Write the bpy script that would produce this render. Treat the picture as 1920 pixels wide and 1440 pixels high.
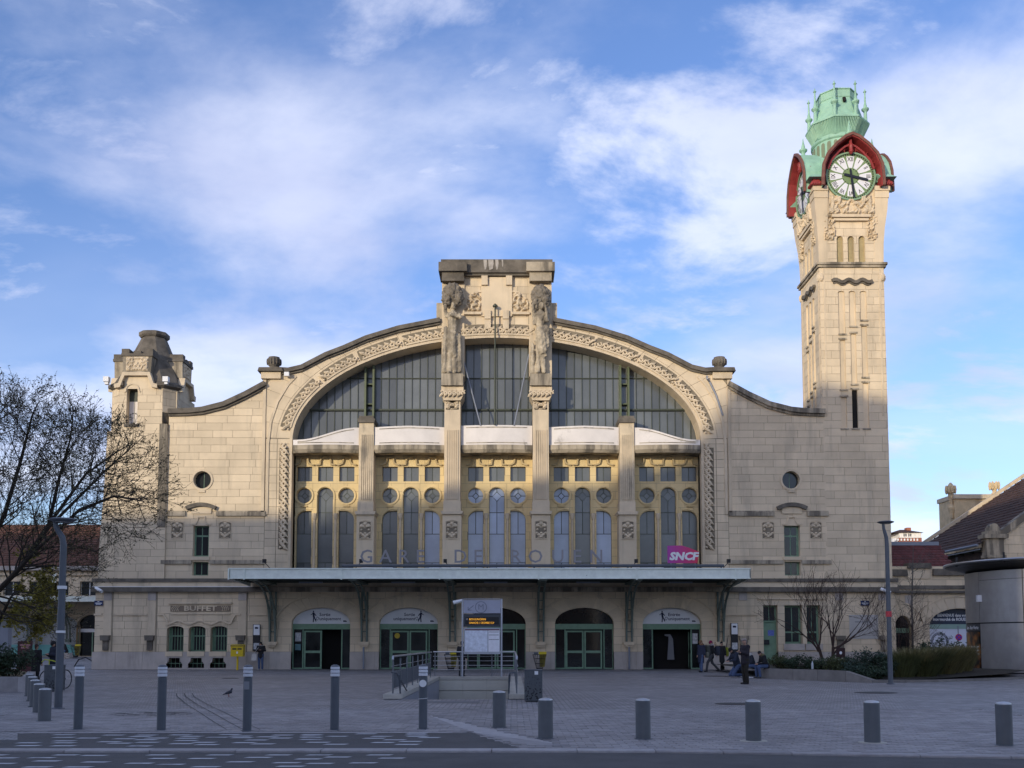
import bpy, math, random
from mathutils import Vector, Matrix
from mathutils.geometry import delaunay_2d_cdt
from math import pi, sin, cos, tan, sqrt, atan2, radians as R
random.seed(11)
for o in list(bpy.data.objects): bpy.data.objects.remove(o)
sc = bpy.context.scene
COL = sc.collection
# ---------------------------------------------------------------- camera
FPX, PITCH, EYE, HOR, CX = 1867.0, R(4.2), 1.65, 1205.5, 960.0
CY = HOR - FPX*tan(PITCH)
cam = bpy.data.objects.new('camera', bpy.data.cameras.new('camera')); COL.objects.link(cam)
cam.location = (0, 0, EYE); cam.rotation_euler = (R(90)+PITCH, 0, 0)
cam.data.sensor_width = 36; cam.data.lens = FPX/1920*36
cam.data.shift_y = (CY-720)/1920; cam.data.clip_end = 5000
sc.camera = cam
# ---------------------------------------------------------------- sky and sun
SUN_AZ, SUN_EL = R(34), R(9.3)          # sun stands behind the camera, to its left
S = Vector((-sin(SUN_AZ)*cos(SUN_EL), -cos(SUN_AZ)*cos(SUN_EL), sin(SUN_EL)))
w = bpy.data.worlds.new('World'); sc.world = w; w.use_nodes = True
nt = w.node_tree; nt.nodes.clear()
def N(t, kind, **kw):
    n = t.nodes.new(kind)
    for k, v in kw.items():
        if k.startswith('i_'):
            key = k[2:]; key = int(key) if key.isdigit() else key.replace('_', ' ')
            n.inputs[key].default_value = v
        else: setattr(n, k, v)
    return n
L = nt.links.new
sky = N(nt, 'ShaderNodeTexSky', sky_type='NISHITA', sun_disc=False)
sky.sun_elevation = SUN_EL; sky.sun_rotation = R(180)+SUN_AZ; sky.air_density = 1.0; sky.dust_density = .9; sky.ozone_density = 2.4
tc = N(nt, 'ShaderNodeTexCoord')
sx = N(nt, 'ShaderNodeSeparateXYZ'); L(tc.outputs['Generated'], sx.inputs[0])
zz = N(nt, 'ShaderNodeMath', operation='ADD', i_1=.22); L(sx.outputs['Z'], zz.inputs[0])
zz2 = N(nt, 'ShaderNodeMath', operation='MAXIMUM', i_1=.06); L(zz.outputs[0], zz2.inputs[0])
def div(a):
    n = N(nt, 'ShaderNodeMath', operation='DIVIDE'); L(a, n.inputs[0]); L(zz2.outputs[0], n.inputs[1]); return n.outputs[0]
cv = N(nt, 'ShaderNodeCombineXYZ'); L(div(sx.outputs['X']), cv.inputs[0]); L(div(sx.outputs['Y']), cv.inputs[1])
def cloud(rot, scl, off, sc_, det, rough, dist, lo, hi):
    mp = N(nt, 'ShaderNodeMapping'); mp.inputs['Rotation'].default_value = (0, 0, R(rot))
    mp.inputs['Scale'].default_value = scl; mp.inputs['Location'].default_value = off
    L(cv.outputs[0], mp.inputs[0])
    n = N(nt, 'ShaderNodeTexNoise', i_Scale=sc_, i_Detail=det, i_Roughness=rough, i_Distortion=dist)
    L(mp.outputs[0], n.inputs['Vector'])
    m = N(nt, 'ShaderNodeMapRange', interpolation_type='SMOOTHSTEP', i_1=lo, i_2=hi); L(n.outputs['Fac'], m.inputs[0])
    return m.outputs[0]
c1 = cloud(-12, (1.0, 1.15, 1), (3.1, 1.2, 0), 1.15, 10, .56, .15, 0.43, .66)     # broad sheets
c2 = cloud(-16, (1.0, 1.3, 1), (7.7, 4.4, 0), 2.4, 11, .60, .25, .47, .66)     # puffs
c3 = cloud(-10, (.8, 1.3, 1), (1.7, 9.4, 0), .7, 5, .5, .2, .42, .75)         # thin veil
mx = N(nt, 'ShaderNodeMath', operation='MAXIMUM'); L(c1, mx.inputs[0])
m2 = N(nt, 'ShaderNodeMath', operation='MULTIPLY', i_1=.95); L(c2, m2.inputs[0]); L(m2.outputs[0], mx.inputs[1])
m3 = N(nt, 'ShaderNodeMath', operation='MULTIPLY', i_1=.45); L(c3, m3.inputs[0])
mx2 = N(nt, 'ShaderNodeMath', operation='MAXIMUM'); L(mx.outputs[0], mx2.inputs[0]); L(m3.outputs[0], mx2.inputs[1])
fac = N(nt, 'ShaderNodeMath', operation='MULTIPLY', i_1=.78); L(mx2.outputs[0], fac.inputs[0])
tone = cloud(-25, (1, 1.6, 1), (2.2, 6.1, 0), 1.0, 6, .55, .2, .30, .70)        # greyer and whiter cloud
ccol = N(nt, 'ShaderNodeMix', data_type='RGBA')
ccol.inputs[6].default_value = (2.8, 3.05, 4.25, 1); ccol.inputs[7].default_value = (4.6, 4.8, 5.6, 1)
L(tone, ccol.inputs[0])
skm = N(nt, 'ShaderNodeMix', data_type='RGBA', blend_type='MULTIPLY'); skm.inputs[0].default_value = 1
skm.inputs[7].default_value = (.95, .96, 1.26, 1); L(sky.outputs[0], skm.inputs[6])
mixc = N(nt, 'ShaderNodeMix', data_type='RGBA'); L(fac.outputs[0], mixc.inputs[0]); L(skm.outputs[2], mixc.inputs[6]); L(ccol.outputs[2], mixc.inputs[7])
bg = N(nt, 'ShaderNodeBackground', i_Strength=.15); L(mixc.outputs[2], bg.inputs[0])
wo = N(nt, 'ShaderNodeOutputWorld'); L(bg.outputs[0], wo.inputs[0])
sun = bpy.data.objects.new('sun', bpy.data.lights.new('sun', 'SUN')); COL.objects.link(sun)
sun.data.energy = 2.0; sun.data.angle = R(.55); sun.data.color = (1, .87, .66)
sun.rotation_euler = S.to_track_quat('Z', 'Y').to_euler(); sun.location = (-40, -40, 60)
sc.view_settings.view_transform = 'Standard'; sc.view_settings.look = 'None'
sc.view_settings.gamma = 1; sc.view_settings.use_curve_mapping = False
sc.view_settings.exposure = .62
# ---------------------------------------------------------------- photo pixel -> place
def ray(px, py):
    a = (px-CX)/FPX; b = -(py-CY)/FPX; c, s = cos(PITCH), sin(PITCH)
    return a, c-b*s, s+b*c
def U(px, py, Y):                       # point of the upright plane at distance Y
    a, dy, dz = ray(px, py); t = Y/dy; return a*t, EYE+dz*t
def G(px, py):                          # point of the ground
    a, dy, dz = ray(px, py); t = -EYE/dz; return a*t, dy*t
# ---------------------------------------------------------------- materials
MATS = {}
def M(name, c, r=.7, metal=0, nv=.12, ns=1.5, bump=0, bs=25, island=0, streak=0, sc_=(.05, .045, .04), spec=.4, sz=.14, thr=(.5, .68), trans=0, emit=0):
    if name in MATS: return MATS[name]
    m = bpy.data.materials.new(name); m.use_nodes = True; t = m.node_tree; b = t.nodes['Principled BSDF']
    l = t.links.new
    b.inputs['Roughness'].default_value = r; b.inputs['Metallic'].default_value = metal
    b.inputs['Specular IOR Level'].default_value = spec
    g = N(t, 'ShaderNodeNewGeometry')
    n = N(t, 'ShaderNodeTexNoise', i_Scale=ns, i_Detail=6, i_Roughness=.6); l(g.outputs['Position'], n.inputs['Vector'])
    mr = N(t, 'ShaderNodeMapRange', i_1=.25, i_2=.75, i_3=1-nv, i_4=1+nv); l(n.outputs['Fac'], mr.inputs[0])
    v = mr.outputs[0]
    if island:
        oi = N(t, 'ShaderNodeObjectInfo')
        ad = N(t, 'ShaderNodeMath', operation='ADD'); l(g.outputs['Random Per Island'], ad.inputs[0]); l(oi.outputs['Random'], ad.inputs[1])
        fr_ = N(t, 'ShaderNodeMath', operation='FRACT'); l(ad.outputs[0], fr_.inputs[0])
        m2_ = N(t, 'ShaderNodeMapRange', i_3=1-island, i_4=1+island); l(fr_.outputs[0], m2_.inputs[0])
        mu = N(t, 'ShaderNodeMath', operation='MULTIPLY'); l(v, mu.inputs[0]); l(m2_.outputs[0], mu.inputs[1]); v = mu.outputs[0]
    cm = N(t, 'ShaderNodeVectorMath', operation='SCALE'); cm.inputs[0].default_value = c[:3]; l(v, cm.inputs['Scale'])
    out = cm.outputs[0]
    if streak:
        mp = N(t, 'ShaderNodeMapping'); mp.inputs['Scale'].default_value = (1, 1, sz); l(g.outputs['Position'], mp.inputs[0])
        n2 = N(t, 'ShaderNodeTexNoise', i_Scale=1.1, i_Detail=7, i_Roughness=.65); l(mp.outputs[0], n2.inputs['Vector'])
        m3_ = N(t, 'ShaderNodeMapRange', interpolation_type='SMOOTHSTEP', i_1=thr[0], i_2=thr[1], i_4=streak); l(n2.outputs['Fac'], m3_.inputs[0])
        mi = N(t, 'ShaderNodeMix', data_type='RGBA'); l(m3_.outputs[0], mi.inputs[0]); l(out, mi.inputs[6]); mi.inputs[7].default_value = (*sc_, 1); out = mi.outputs[2]
    l(out, b.inputs['Base Color'])
    if bump:
        n3 = N(t, 'ShaderNodeTexNoise', i_Scale=bs, i_Detail=5, i_Roughness=.65); l(g.outputs['Position'], n3.inputs['Vector'])
        bp = N(t, 'ShaderNodeBump', i_Strength=bump, i_Distance=.03); l(n3.outputs['Fac'], bp.inputs['Height']); l(bp.outputs[0], b.inputs['Normal'])
    if trans: b.inputs['Transmission Weight'].default_value = trans; b.inputs['IOR'].default_value = 1.1
    if emit:
        l(out, b.inputs['Emission Color']); b.inputs['Emission Strength'].default_value = emit
    MATS[name] = m; return m
STONE = M('limestone', (.64, .525, .365), .85, nv=.13, ns=.55, bump=.25, island=.085, streak=.30, sc_=(.27, .235, .18))
STONE2 = M('limestone_trim', (.61, .50, .35), .85, nv=.15, ns=.9, bump=.25, streak=.40, sc_=(.22, .19, .145))
STONEY = M('ochre_limestone', (.68, .53, .28), .85, nv=.10, ns=.7, bump=.2, island=.06, streak=.2, sc_=(.3, .24, .15))
STONEG = M('grey_plinth_stone', (.44, .39, .345), .8, nv=.18, ns=1.1, bump=.3, island=.09, streak=.35, sc_=(.17, .155, .14))
STONED = M('weathered_dark_stone', (.135, .118, .095), .95, nv=.45, ns=1.6, bump=.6, bs=9, streak=.6, sc_=(.05, .045, .038), sz=.5)
STONEM = M('half_weathered_stone', (.40, .34, .25), .9, nv=.25, ns=1.5, bump=.5, bs=10, streak=.85, sc_=(.10, .088, .07), thr=(.44, .6))
STONEP = M('streaked_pilaster_stone', (.58, .48, .335), .9, nv=.2, ns=1.5, bump=.4, bs=10, streak=.75, sc_=(.17, .15, .125), thr=(.52, .66), sz=.2)
RELIEF_SHADE = M('carving_shade_stone', (.20, .168, .12), .95, nv=.3, ns=3)  # dark backing colour stands in for shade between the carvings, for contrast
LABEL = M('label_stone', (.47, .37, .21), .9, nv=.15, ns=3)
STATUE = M('statue_stone', (.43, .365, .265), .9, nv=.3, ns=2.2, bump=.5, bs=8, streak=.75, sc_=(.12, .105, .085), thr=(.45, .62), sz=.4)
WHITE = M('whitewashed_render', (.70, .655, .61), .8, nv=.08, ns=1.2, bump=.2, streak=.6, sc_=(.21, .19, .17), thr=(.57, .72), sz=.5)
MORTAR = M('mortar', (.29, .245, .18), .95)
def glass(name, c, r, bump, isl=.25):
    m = M(name, c, r, nv=.15, ns=.8, island=isl, bump=bump, bs=14, spec=.6); return m
GLASS = glass('ribbed_grey_glass', (.115, .125, .125), .16, .10)
GLASSD = glass('dark_window_glass', (.022, .025, .026), .07, .02)
GLASSB = glass('frosted_glass_sky_tint', (.30, .36, .48), .12, .05, .15)  # sky reflection put into the pale blue base colour of frosted panes
GREEN = M('green_iron_paint', (.17, .28, .185), .5, nv=.15, ns=4)
GREEND = M('dark_green_iron', (.045, .055, .038), .55, nv=.2, ns=4)
CANOPY = M('pale_green_fascia_paint', (.70, .75, .67), .6, nv=.12, ns=3, streak=.9, sc_=(.05, .06, .05), thr=(.69, .70), sz=1.6)
COPPER = M('verdigris_copper', (.27, .47, .36), .6, nv=.16, ns=1.8, bump=.15, bs=12, streak=.45, sc_=(.12, .25, .19))
RED = M('oxblood_red_paint', (.26, .035, .035), .55, nv=.25, ns=2.5)
REDB = M('rust_brown_rim', (.17, .07, .05), .6, nv=.3, ns=3)
STEEL = M('grey_lacquered_steel', (.085, .098, .115), .45, .0, nv=.12, ns=5)
STEELL = M('brushed_metal', (.45, .46, .48), .38, .9, nv=.08, ns=6)
DARK = M('dark_interior', (.012, .011, .010), .9)
BLACK = M('black_paint', (.014, .014, .016), .5)
WHITEP = M('white_paint', (.72, .73, .74), .5, nv=.05)
ASPH = M('asphalt', (.09, .087, .087), .9, nv=.22, ns=1.4, bump=.5, bs=120)
PAINT = M('worn_road_paint', (.50, .51, .53), .8, nv=.25, ns=8, streak=.6, sc_=(.09, .09, .1), thr=(.55, .68), sz=1)
GRAN = M('granite', (.31, .295, .295), .75, nv=.2, ns=5, island=.2, bump=.2, bs=60)
GRANL = M('pale_granite_coping', (.42, .40, .35), .75, nv=.14, ns=3, island=.08, bump=.2, bs=40)
SETT = M('sett_granite', (.245, .232, .232), .62, nv=.26, ns=.35, island=.22, bump=.2, bs=60)
TILE = M('brown_roof_tile', (.075, .038, .026), .85, nv=.35, ns=2.5, island=.25)
TILER = M('red_roof_tile', (.115, .035, .032), .8, nv=.25, ns=3, island=.2)
ZINC = M('zinc_sheet', (.22, .24, .28), .5, .3, nv=.1)
# ---------------------------------------------------------------- mesh helpers
BASE = {}
class MB:
    def __init__(s): s.v = []; s.f = []; s.m = []
    def add(s, vs, fs, mi=0):
        n = len(s.v); s.v += [tuple(v) for v in vs]; s.f += [tuple(i+n for i in f) for f in fs]; s.m += [mi]*len(fs); return s
    def box(s, x0, x1, y0, y1, z0, z1, mi=0):
        return s.add([(x0, y0, z0), (x1, y0, z0), (x1, y1, z0), (x0, y1, z0), (x0, y0, z1), (x1, y0, z1), (x1, y1, z1), (x0, y1, z1)],
                     [(0, 3, 2, 1), (4, 5, 6, 7), (0, 1, 5, 4), (1, 2, 6, 5), (2, 3, 7, 6), (3, 0, 4, 7)], mi)
    def prism(s, poly, fr, d0, d1, mi=0):       # 2D polygon in frame fr pushed from depth d0 to d1
        n = len(poly)
        return s.add([fr(a, b, d0) for a, b in poly]+[fr(a, b, d1) for a, b in poly],
                     [tuple(range(n)), tuple(range(2*n-1, n-1, -1))]+[(i, i+n, (i+1) % n+n, (i+1) % n) for i in range(n)], mi)
    def rings(s, rs, cap=True, closed=False, mi=0):
        n = len(rs[0]); vs = [p for r in rs for p in r]; fs = []
        for k in range(len(rs)-1+(1 if closed else 0)):
            k2 = (k+1) % len(rs)
            fs += [(k*n+i, k*n+(i+1) % n, k2*n+(i+1) % n, k2*n+i) for i in range(n)]
        if cap and not closed: fs += [tuple(range(n-1, -1, -1)), tuple((len(rs)-1)*n+i for i in range(n))]
        return s.add(vs, fs, mi)
    def tube(s, path, r, n=8, closed=False, mi=0, flat=1):
        P = [Vector(p) for p in path]; rs = []; up = None
        rr = r if isinstance(r, (list, tuple)) else [r]*len(P)
        for i, p in enumerate(P):
            a = P[i-1] if (i or closed) else p; b = P[(i+1) % len(P)] if (i < len(P)-1 or closed) else p
            t = (b-a).normalized() if (b-a).length > 1e-9 else Vector((0, 0, 1))
            if up is None:
                up = t.cross(Vector((0, 0, 1)) if abs(t.z) < .9 else Vector((0, 1, 0))).normalized()
            up = (up-t*up.dot(t)); up = up.normalized() if up.length > 1e-6 else t.orthogonal().normalized()
            q = t.cross(up)
            rs.append([p+(up*cos(2*pi*k/n)+q*sin(2*pi*k/n)*flat)*rr[i] for k in range(n)])
        return s.rings(rs, True, closed, mi)
    def lathe(s, prof, c=(0, 0, 0), n=16, mi=0, ph=0, sq=1):
        return s.rings([[(c[0]+r*cos(2*pi*k/n+ph), c[1]+r*sq*sin(2*pi*k/n+ph), c[2]+z) for k in range(n)] for r, z in prof], True, False, mi)
    def ball(s, c, rx, ry=None, rz=None, n=8, m=5, mi=0):
        ry = ry or rx; rz = rz or rx
        return s.rings([[(c[0]+rx*sin(pi*(j+.02)/(m+.04))*cos(2*pi*k/n), c[1]+ry*sin(pi*(j+.02)/(m+.04))*sin(2*pi*k/n), c[2]-rz*cos(pi*j/m)) for k in range(n)] for j in range(m+1)], True, False, mi)
    def caps(s, p0, p1, r0, r1, n=8):           # tapered limb with round ends
        a, b = Vector(p0), Vector(p1); t = b-a
        t = t.normalized() if t.length > 1e-6 else Vector((0, 0, 1))
        u = t.orthogonal().normalized(); q = t.cross(u); rs = []
        for p, r, angs in ((a, r0, (-89, -50, -20)), (b, r1, (20, 50, 89))):
            for g in angs:
                rs.append([p+t*r*sin(R(g))+(u*cos(2*pi*k/n)+q*sin(2*pi*k/n))*r*cos(R(g)) for k in range(n)])
        return s.rings(rs)
    def mesh(s, name, off, mats, smooth=False):
        me = bpy.data.meshes.new(name)
        me.from_pydata([(v[0]-off[0], v[1]-off[1], v[2]-off[2]) for v in s.v], [], s.f)
        for m in mats: me.materials.append(m)
        if len(mats) > 1: me.polygons.foreach_set('material_index', s.m)
        if smooth: me.polygons.foreach_set('use_smooth', [True]*len(me.polygons))
        me.update(); return me
    def obj(s, name, mats, parent=None, loc=None, smooth=False):
        if not isinstance(mats, (list, tuple)): mats = [mats]
        off = BASE[parent.name] if parent else (loc or (0, 0, 0))
        o = bpy.data.objects.new(name, s.mesh(name, off, mats, smooth)); COL.objects.link(o)
        if parent: o.parent = parent
        else: o.location = off
        BASE[o.name] = tuple(off); return o
def tag(o, label=None, cat=None, group=None, kind=None):
    for k, v in (('label', label), ('category', cat), ('group', group), ('kind', kind)):
        if v: o[k] = v
    return o
def thing(name, label, cat, loc=(0, 0, 0), group=None):
    o = bpy.data.objects.new(name, None); COL.objects.link(o); o.location = loc; o.empty_display_size = .2
    BASE[o.name] = tuple(loc); return tag(o, label, cat, group)
def copy_tree(o, parent=None):
    c = o.copy(); COL.objects.link(c); c.parent = parent
    for ch in [x for x in bpy.data.objects if x.parent == o]: copy_tree(ch, c)
    return c
def FR(o, u, n):
    o, u, n = Vector(o), Vector(u), Vector(n)
    return lambda a, b, d: (o.x+u.x*a+n.x*d, o.y+u.y*a+n.y*d, o.z+b)
def arc(cx, cz, rx, rz, a0, a1, n): return [(cx+rx*cos(R(a0+(a1-a0)*i/n)), cz+rz*sin(R(a0+(a1-a0)*i/n))) for i in range(n+1)]
def rect(x0, x1, z0, z1): return [(x0, z0), (x1, z0), (x1, z1), (x0, z1)]
def strip(mb, path, wd, fr, d0, d1, mi=0, closed=False):      # moulding of width wd that follows a 2D path
    n = len(path); Lf = []; Rt = []
    for i, p in enumerate(path):
        a = path[i-1] if (i or closed) else None; b = path[(i+1) % n] if (i < n-1 or closed) else None
        def nrm(s, e):
            dx, dz = e[0]-s[0], e[1]-s[1]; l = sqrt(dx*dx+dz*dz) or 1; return (-dz/l, dx/l)
        if a and b:
            n1, n2 = nrm(a, p), nrm(p, b); m = (n1[0]+n2[0], n1[1]+n2[1]); dd = max(.35, (m[0]*n1[0]+m[1]*n1[1])); m = (m[0]/dd, m[1]/dd)
        else: m = nrm(a, p) if a else nrm(p, b)
        Lf.append((p[0]+m[0]*wd/2, p[1]+m[1]*wd/2)); Rt.append((p[0]-m[0]*wd/2, p[1]-m[1]*wd/2))
    rs = [[fr(*Lf[i], d0), fr(*Rt[i], d0), fr(*Rt[i], d1), fr(*Lf[i], d1)] for i in range(n)]
    return mb.rings(rs, True, closed, mi)
def inside(p, poly):
    x, y = p; c = False; j = len(poly)-1
    for i in range(len(poly)):
        a, b = poly[i], poly[j]
        if (a[1] > y) != (b[1] > y) and x < (b[0]-a[0])*(y-a[1])/(b[1]-a[1])+a[0]: c = not c
        j = i
    return c
def tri(outline, holes=()):
    vs = []; es = []
    for lp in [outline]+list(holes):
        n = len(vs); vs += [Vector(p) for p in lp]; es += [(n+i, n+(i+1) % len(lp)) for i in range(len(lp))]
    r = delaunay_2d_cdt(vs, es, [], 0, 1e-5); V = [(v.x, v.y) for v in r[0]]; T = []
    for f in r[2]:
        q = [V[i] for i in f]; c = (sum(p[0] for p in q)/3, sum(p[1] for p in q)/3)
        if inside(c, outline) and not any(inside(c, h) for h in holes):
            ar = (q[1][0]-q[0][0])*(q[2][1]-q[0][1])-(q[2][0]-q[0][0])*(q[1][1]-q[0][1])
            if abs(ar) > 1e-7: T.append(q if ar > 0 else q[::-1])
    return T
def clip(poly, cell):
    for i in range(len(cell)):
        a, b = cell[i], cell[(i+1) % len(cell)]; ex, ey = b[0]-a[0], b[1]-a[1]; out = []
        D = [ex*(p[1]-a[1])-ey*(p[0]-a[0]) for p in poly]
        for k in range(len(poly)):
            p, q, d, e = poly[k-1], poly[k], D[k-1], D[k]
            if (d >= 0) != (e >= 0):
                t = d/(d-e); out.append((p[0]+t*(q[0]-p[0]), p[1]+t*(q[1]-p[1])))
            if e >= 0: out.append(q)
        poly = out
        if len(poly) < 3: return []
    return poly
def pieces(T, cell):
    x0 = min(p[0] for p in cell); x1 = max(p[0] for p in cell); y0 = min(p[1] for p in cell); y1 = max(p[1] for p in cell); out = []; ar = 0
    for t, bb in T:
        if bb[0] >= x1 or bb[1] <= x0 or bb[2] >= y1 or bb[3] <= y0: continue
        q = clip(t, cell)
        if len(q) > 2:
            a = sum(q[i-1][0]*q[i][1]-q[i][0]*q[i-1][1] for i in range(len(q)))/2
            if a > 1e-6: out.append(q); ar += a
    return out, ar
def bbT(T): return [(t, (min(p[0] for p in t), max(p[0] for p in t), min(p[1] for p in t), max(p[1] for p in t))) for t in T]
def solid(mb, pcs, fr, d0, d1, mi=0):           # pieces -> little slab with front at d1 and sides back to d0
    ix = {}; V = []; E = {}; F = []
    for q in pcs:
        ids = []
        for p in q:
            k = (round(p[0], 3), round(p[1], 3))
            if k not in ix: ix[k] = len(V); V.append(p)
            if not ids or ids[-1] != ix[k]: ids.append(ix[k])
        if len(ids) > 1 and ids[0] == ids[-1]: ids.pop()
        if len(ids) < 3: continue
        F.append(tuple(ids))
        for i in range(len(ids)): E[(ids[i-1], ids[i])] = 1
    n = len(V); S_ = [(b, a, a+n, b+n) for (a, b) in E if (b, a) not in E]
    return mb.add([fr(*p, d1) for p in V]+[fr(*p, d0) for p in V], F+S_, mi)
def split_pieces(pc):                            # a cell cut by an opening gives one block per side
    gr = []
    for q in pc:
        ks = {(round(p[0], 3), round(p[1], 3)) for p in q}; hit = [g for g in gr if len(g[0] & ks) > 1]
        new = [set(ks), [q]]
        for g in hit: new[0] |= g[0]; new[1] += g[1]; gr.remove(g)
        gr.append(new)
    return [(sum(sum(q[i-1][0]*q[i][1]-q[i][0]*q[i-1][1] for i in range(len(q)))/2 for q in g[1]), g[1]) for g in gr]
BLOCKS = {}
def wall(parent, name, outline, holes, fr, ch=.5, bw=1.25, mat=None, depth=.5, proud=.022, rev=None, z0=None, store=None, j=.009, vary=.2, jitter=.005):
    mat = mat or STONE; mb = MB(); T = tri(outline, holes)
    for t in T: mb.add([fr(*p, 0) for p in t], [(0, 1, 2)], 0)
    for lp in [outline]+list(holes):
        for i in range(len(lp)):
            a, b = lp[i-1], lp[i]; mb.add([fr(*a, .0), fr(*b, .0), fr(*b, -depth), fr(*a, -depth)], [(0, 1, 2, 3)], 1)
    o = mb.obj(name, [MORTAR, rev or mat], parent)
    TB = bbT(T); xs = [p[0] for p in outline]; zs = [p[1] for p in outline]
    z = z0 if z0 is not None else min(zs); row = 0; rnd = random.Random(len(name)+int(xs[0]*10))
    st = BLOCKS.setdefault(store or parent.name, [])
    while z < max(zs):
        x = min(xs)-(row % 2)*bw/2-rnd.random()*.2
        while x < max(xs):
            wd = bw*(1+rnd.uniform(-vary, vary)); cell = rect(x+j, x+wd-j, z+j, z+ch-j)
            pc, ar = pieces(TB, cell)
            for ar, grp in (split_pieces(pc) if ar > .02 else ()):
                if ar > .02: st.append((ar, o, grp, fr, proud+rnd.uniform(-jitter, jitter), mat))
            x += wd
        z += ch; row += 1
    return o
def emit_blocks(key, cap=300, pname='stone_block'):
    st = sorted(BLOCKS.pop(key), key=lambda b: -b[0]); rest = {}
    for i, (ar, o, pc, fr, pr, mat) in enumerate(st):
        if i < cap: solid(MB(), pc, fr, -.002, pr).obj(pname, mat, o)
        else: solid(rest.setdefault((o.name, mat.name), (MB(), o, mat))[0], pc, fr, -.002, pr)
    for mb, o, mat in rest.values(): tag(mb.obj(pname+'s', mat, o), kind='stuff')
def window(parent, outline, cells, fr, d, pane, frame=None, name='window', j=.02, pj=None):
    f = MB(); frame = frame or GREEND; T = tri(outline); pj = pj if pj is not None else j
    for t in T: f.add([fr(*p, -d) for p in t], [(0, 1, 2)])
    o = f.obj(name, frame, parent); TB = bbT(T)
    for c in cells:
        cx = sum(p[0] for p in c)/len(c); cz = sum(p[1] for p in c)/len(c)
        c = [(cx+(p[0]-cx)*(1-2*pj/max(.05, 2*abs(p[0]-cx))) if abs(p[0]-cx) > .02 else p[0], cz+(p[1]-cz)*(1-2*pj/max(.05, 2*abs(p[1]-cz))) if abs(p[1]-cz) > .02 else p[1]) for p in c]
        pc, ar = pieces(TB, c)
        if ar > .004: solid(MB(), pc, fr, -d+.001, -d+.018).obj('pane', pane, o)
    return o
def relief(mb, x0, x1, z0, z1, fr, d, h=.12, seed=1, nb=26, res=.06, sym=True, mask=None, mi=0):
    rnd = random.Random(seed); W, H_ = x1-x0, z1-z0; bl = []
    for _ in range(nb):
        u = rnd.uniform(0, .5 if sym else 1); v = rnd.random(); a = rnd.uniform(0, pi)
        l, t = rnd.uniform(.10, .26), rnd.uniform(.035, .08); q = min(W, H_)
        bl.append((u*W, v*H_, cos(a), sin(a), l*q, t*q*1.4))
        if sym: bl.append((W-u*W, v*H_, -cos(a), sin(a), l*q, t*q*1.4))
    nx = max(4, int(W/res)); nz = max(4, int(H_/res)); V = []; F = []
    for k in range(nz+1):
        for i in range(nx+1):
            x, z = W*i/nx, H_*k/nz; hh = 0
            for (bx, bz, ca, sa, l, t) in bl:
                dx, dz = x-bx, z-bz; p = (dx*ca+dz*sa)/l; q = (-dx*sa+dz*ca)/t; e = 1-p*p-q*q
                if e > 0: hh = max(hh, sqrt(e))
            if i in (0, nx) or k in (0, nz): hh = 0
            V.append(fr(x0+x, z0+z, d+hh*h))
    for k in range(nz):
        for i in range(nx):
            if mask and not mask(x0+W*(i+.5)/nx, z0+H_*(k+.5)/nz): continue
            a = k*(nx+1)+i; F.append((a, a+1, a+nx+2, a+nx+1))
    return mb.add(V, F, mi)
def text(s, size, fr, a, b, d, parent, mat, name='lettering', ext=.01, align='CENTER', rot=0, shear=0, bold=0, sx=1):
    c = bpy.data.curves.new('t', 'FONT'); c.body = s; c.size = size; c.align_x = align; c.align_y = 'CENTER'
    c.extrude = ext; c.shear = shear; c.offset = bold; c.resolution_u = 2
    t = bpy.data.objects.new('t', c); COL.objects.link(t)
    me = bpy.data.meshes.new_from_object(t.evaluated_get(bpy.context.evaluated_depsgraph_get()))
    bpy.data.objects.remove(t); off = BASE[parent.name]
    for v in me.vertices:
        x, y = v.co.x*sx, v.co.y; x, y = x*cos(rot)-y*sin(rot), x*sin(rot)+y*cos(rot)
        p = fr(a+x, b+y, d+v.co.z); v.co = (p[0]-off[0], p[1]-off[1], p[2]-off[2])
    me.materials.clear(); me.materials.append(mat); me.name = name
    o = bpy.data.objects.new(name, me); COL.objects.link(o); o.parent = parent; BASE[o.name] = off; return o
def blob(parts, name, mat, parent, vox=.03, smooth=True, disp=0, ds=.25):   # union of limbs as one continuous skin
    mb = MB()
    for p in parts: mb.caps(*p) if len(p) == 4 else mb.ball(p[0], *p[1], n=12, m=8)
    o = mb.obj(name, mat, parent)
    m = o.modifiers.new('skin', 'REMESH'); m.mode = 'VOXEL'; m.voxel_size = vox; m.use_smooth_shade = smooth
    s = o.modifiers.new('soft', 'SMOOTH'); s.iterations = 2; s.factor = .5
    if disp:
        t = bpy.data.textures.new('folds', 'CLOUDS'); t.noise_scale = ds; t.noise_depth = 3
        q = o.modifiers.new('folds', 'DISPLACE'); q.texture = t; q.strength = disp; q.mid_level = .5; q.texture_coords = 'GLOBAL'
    return o
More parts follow.
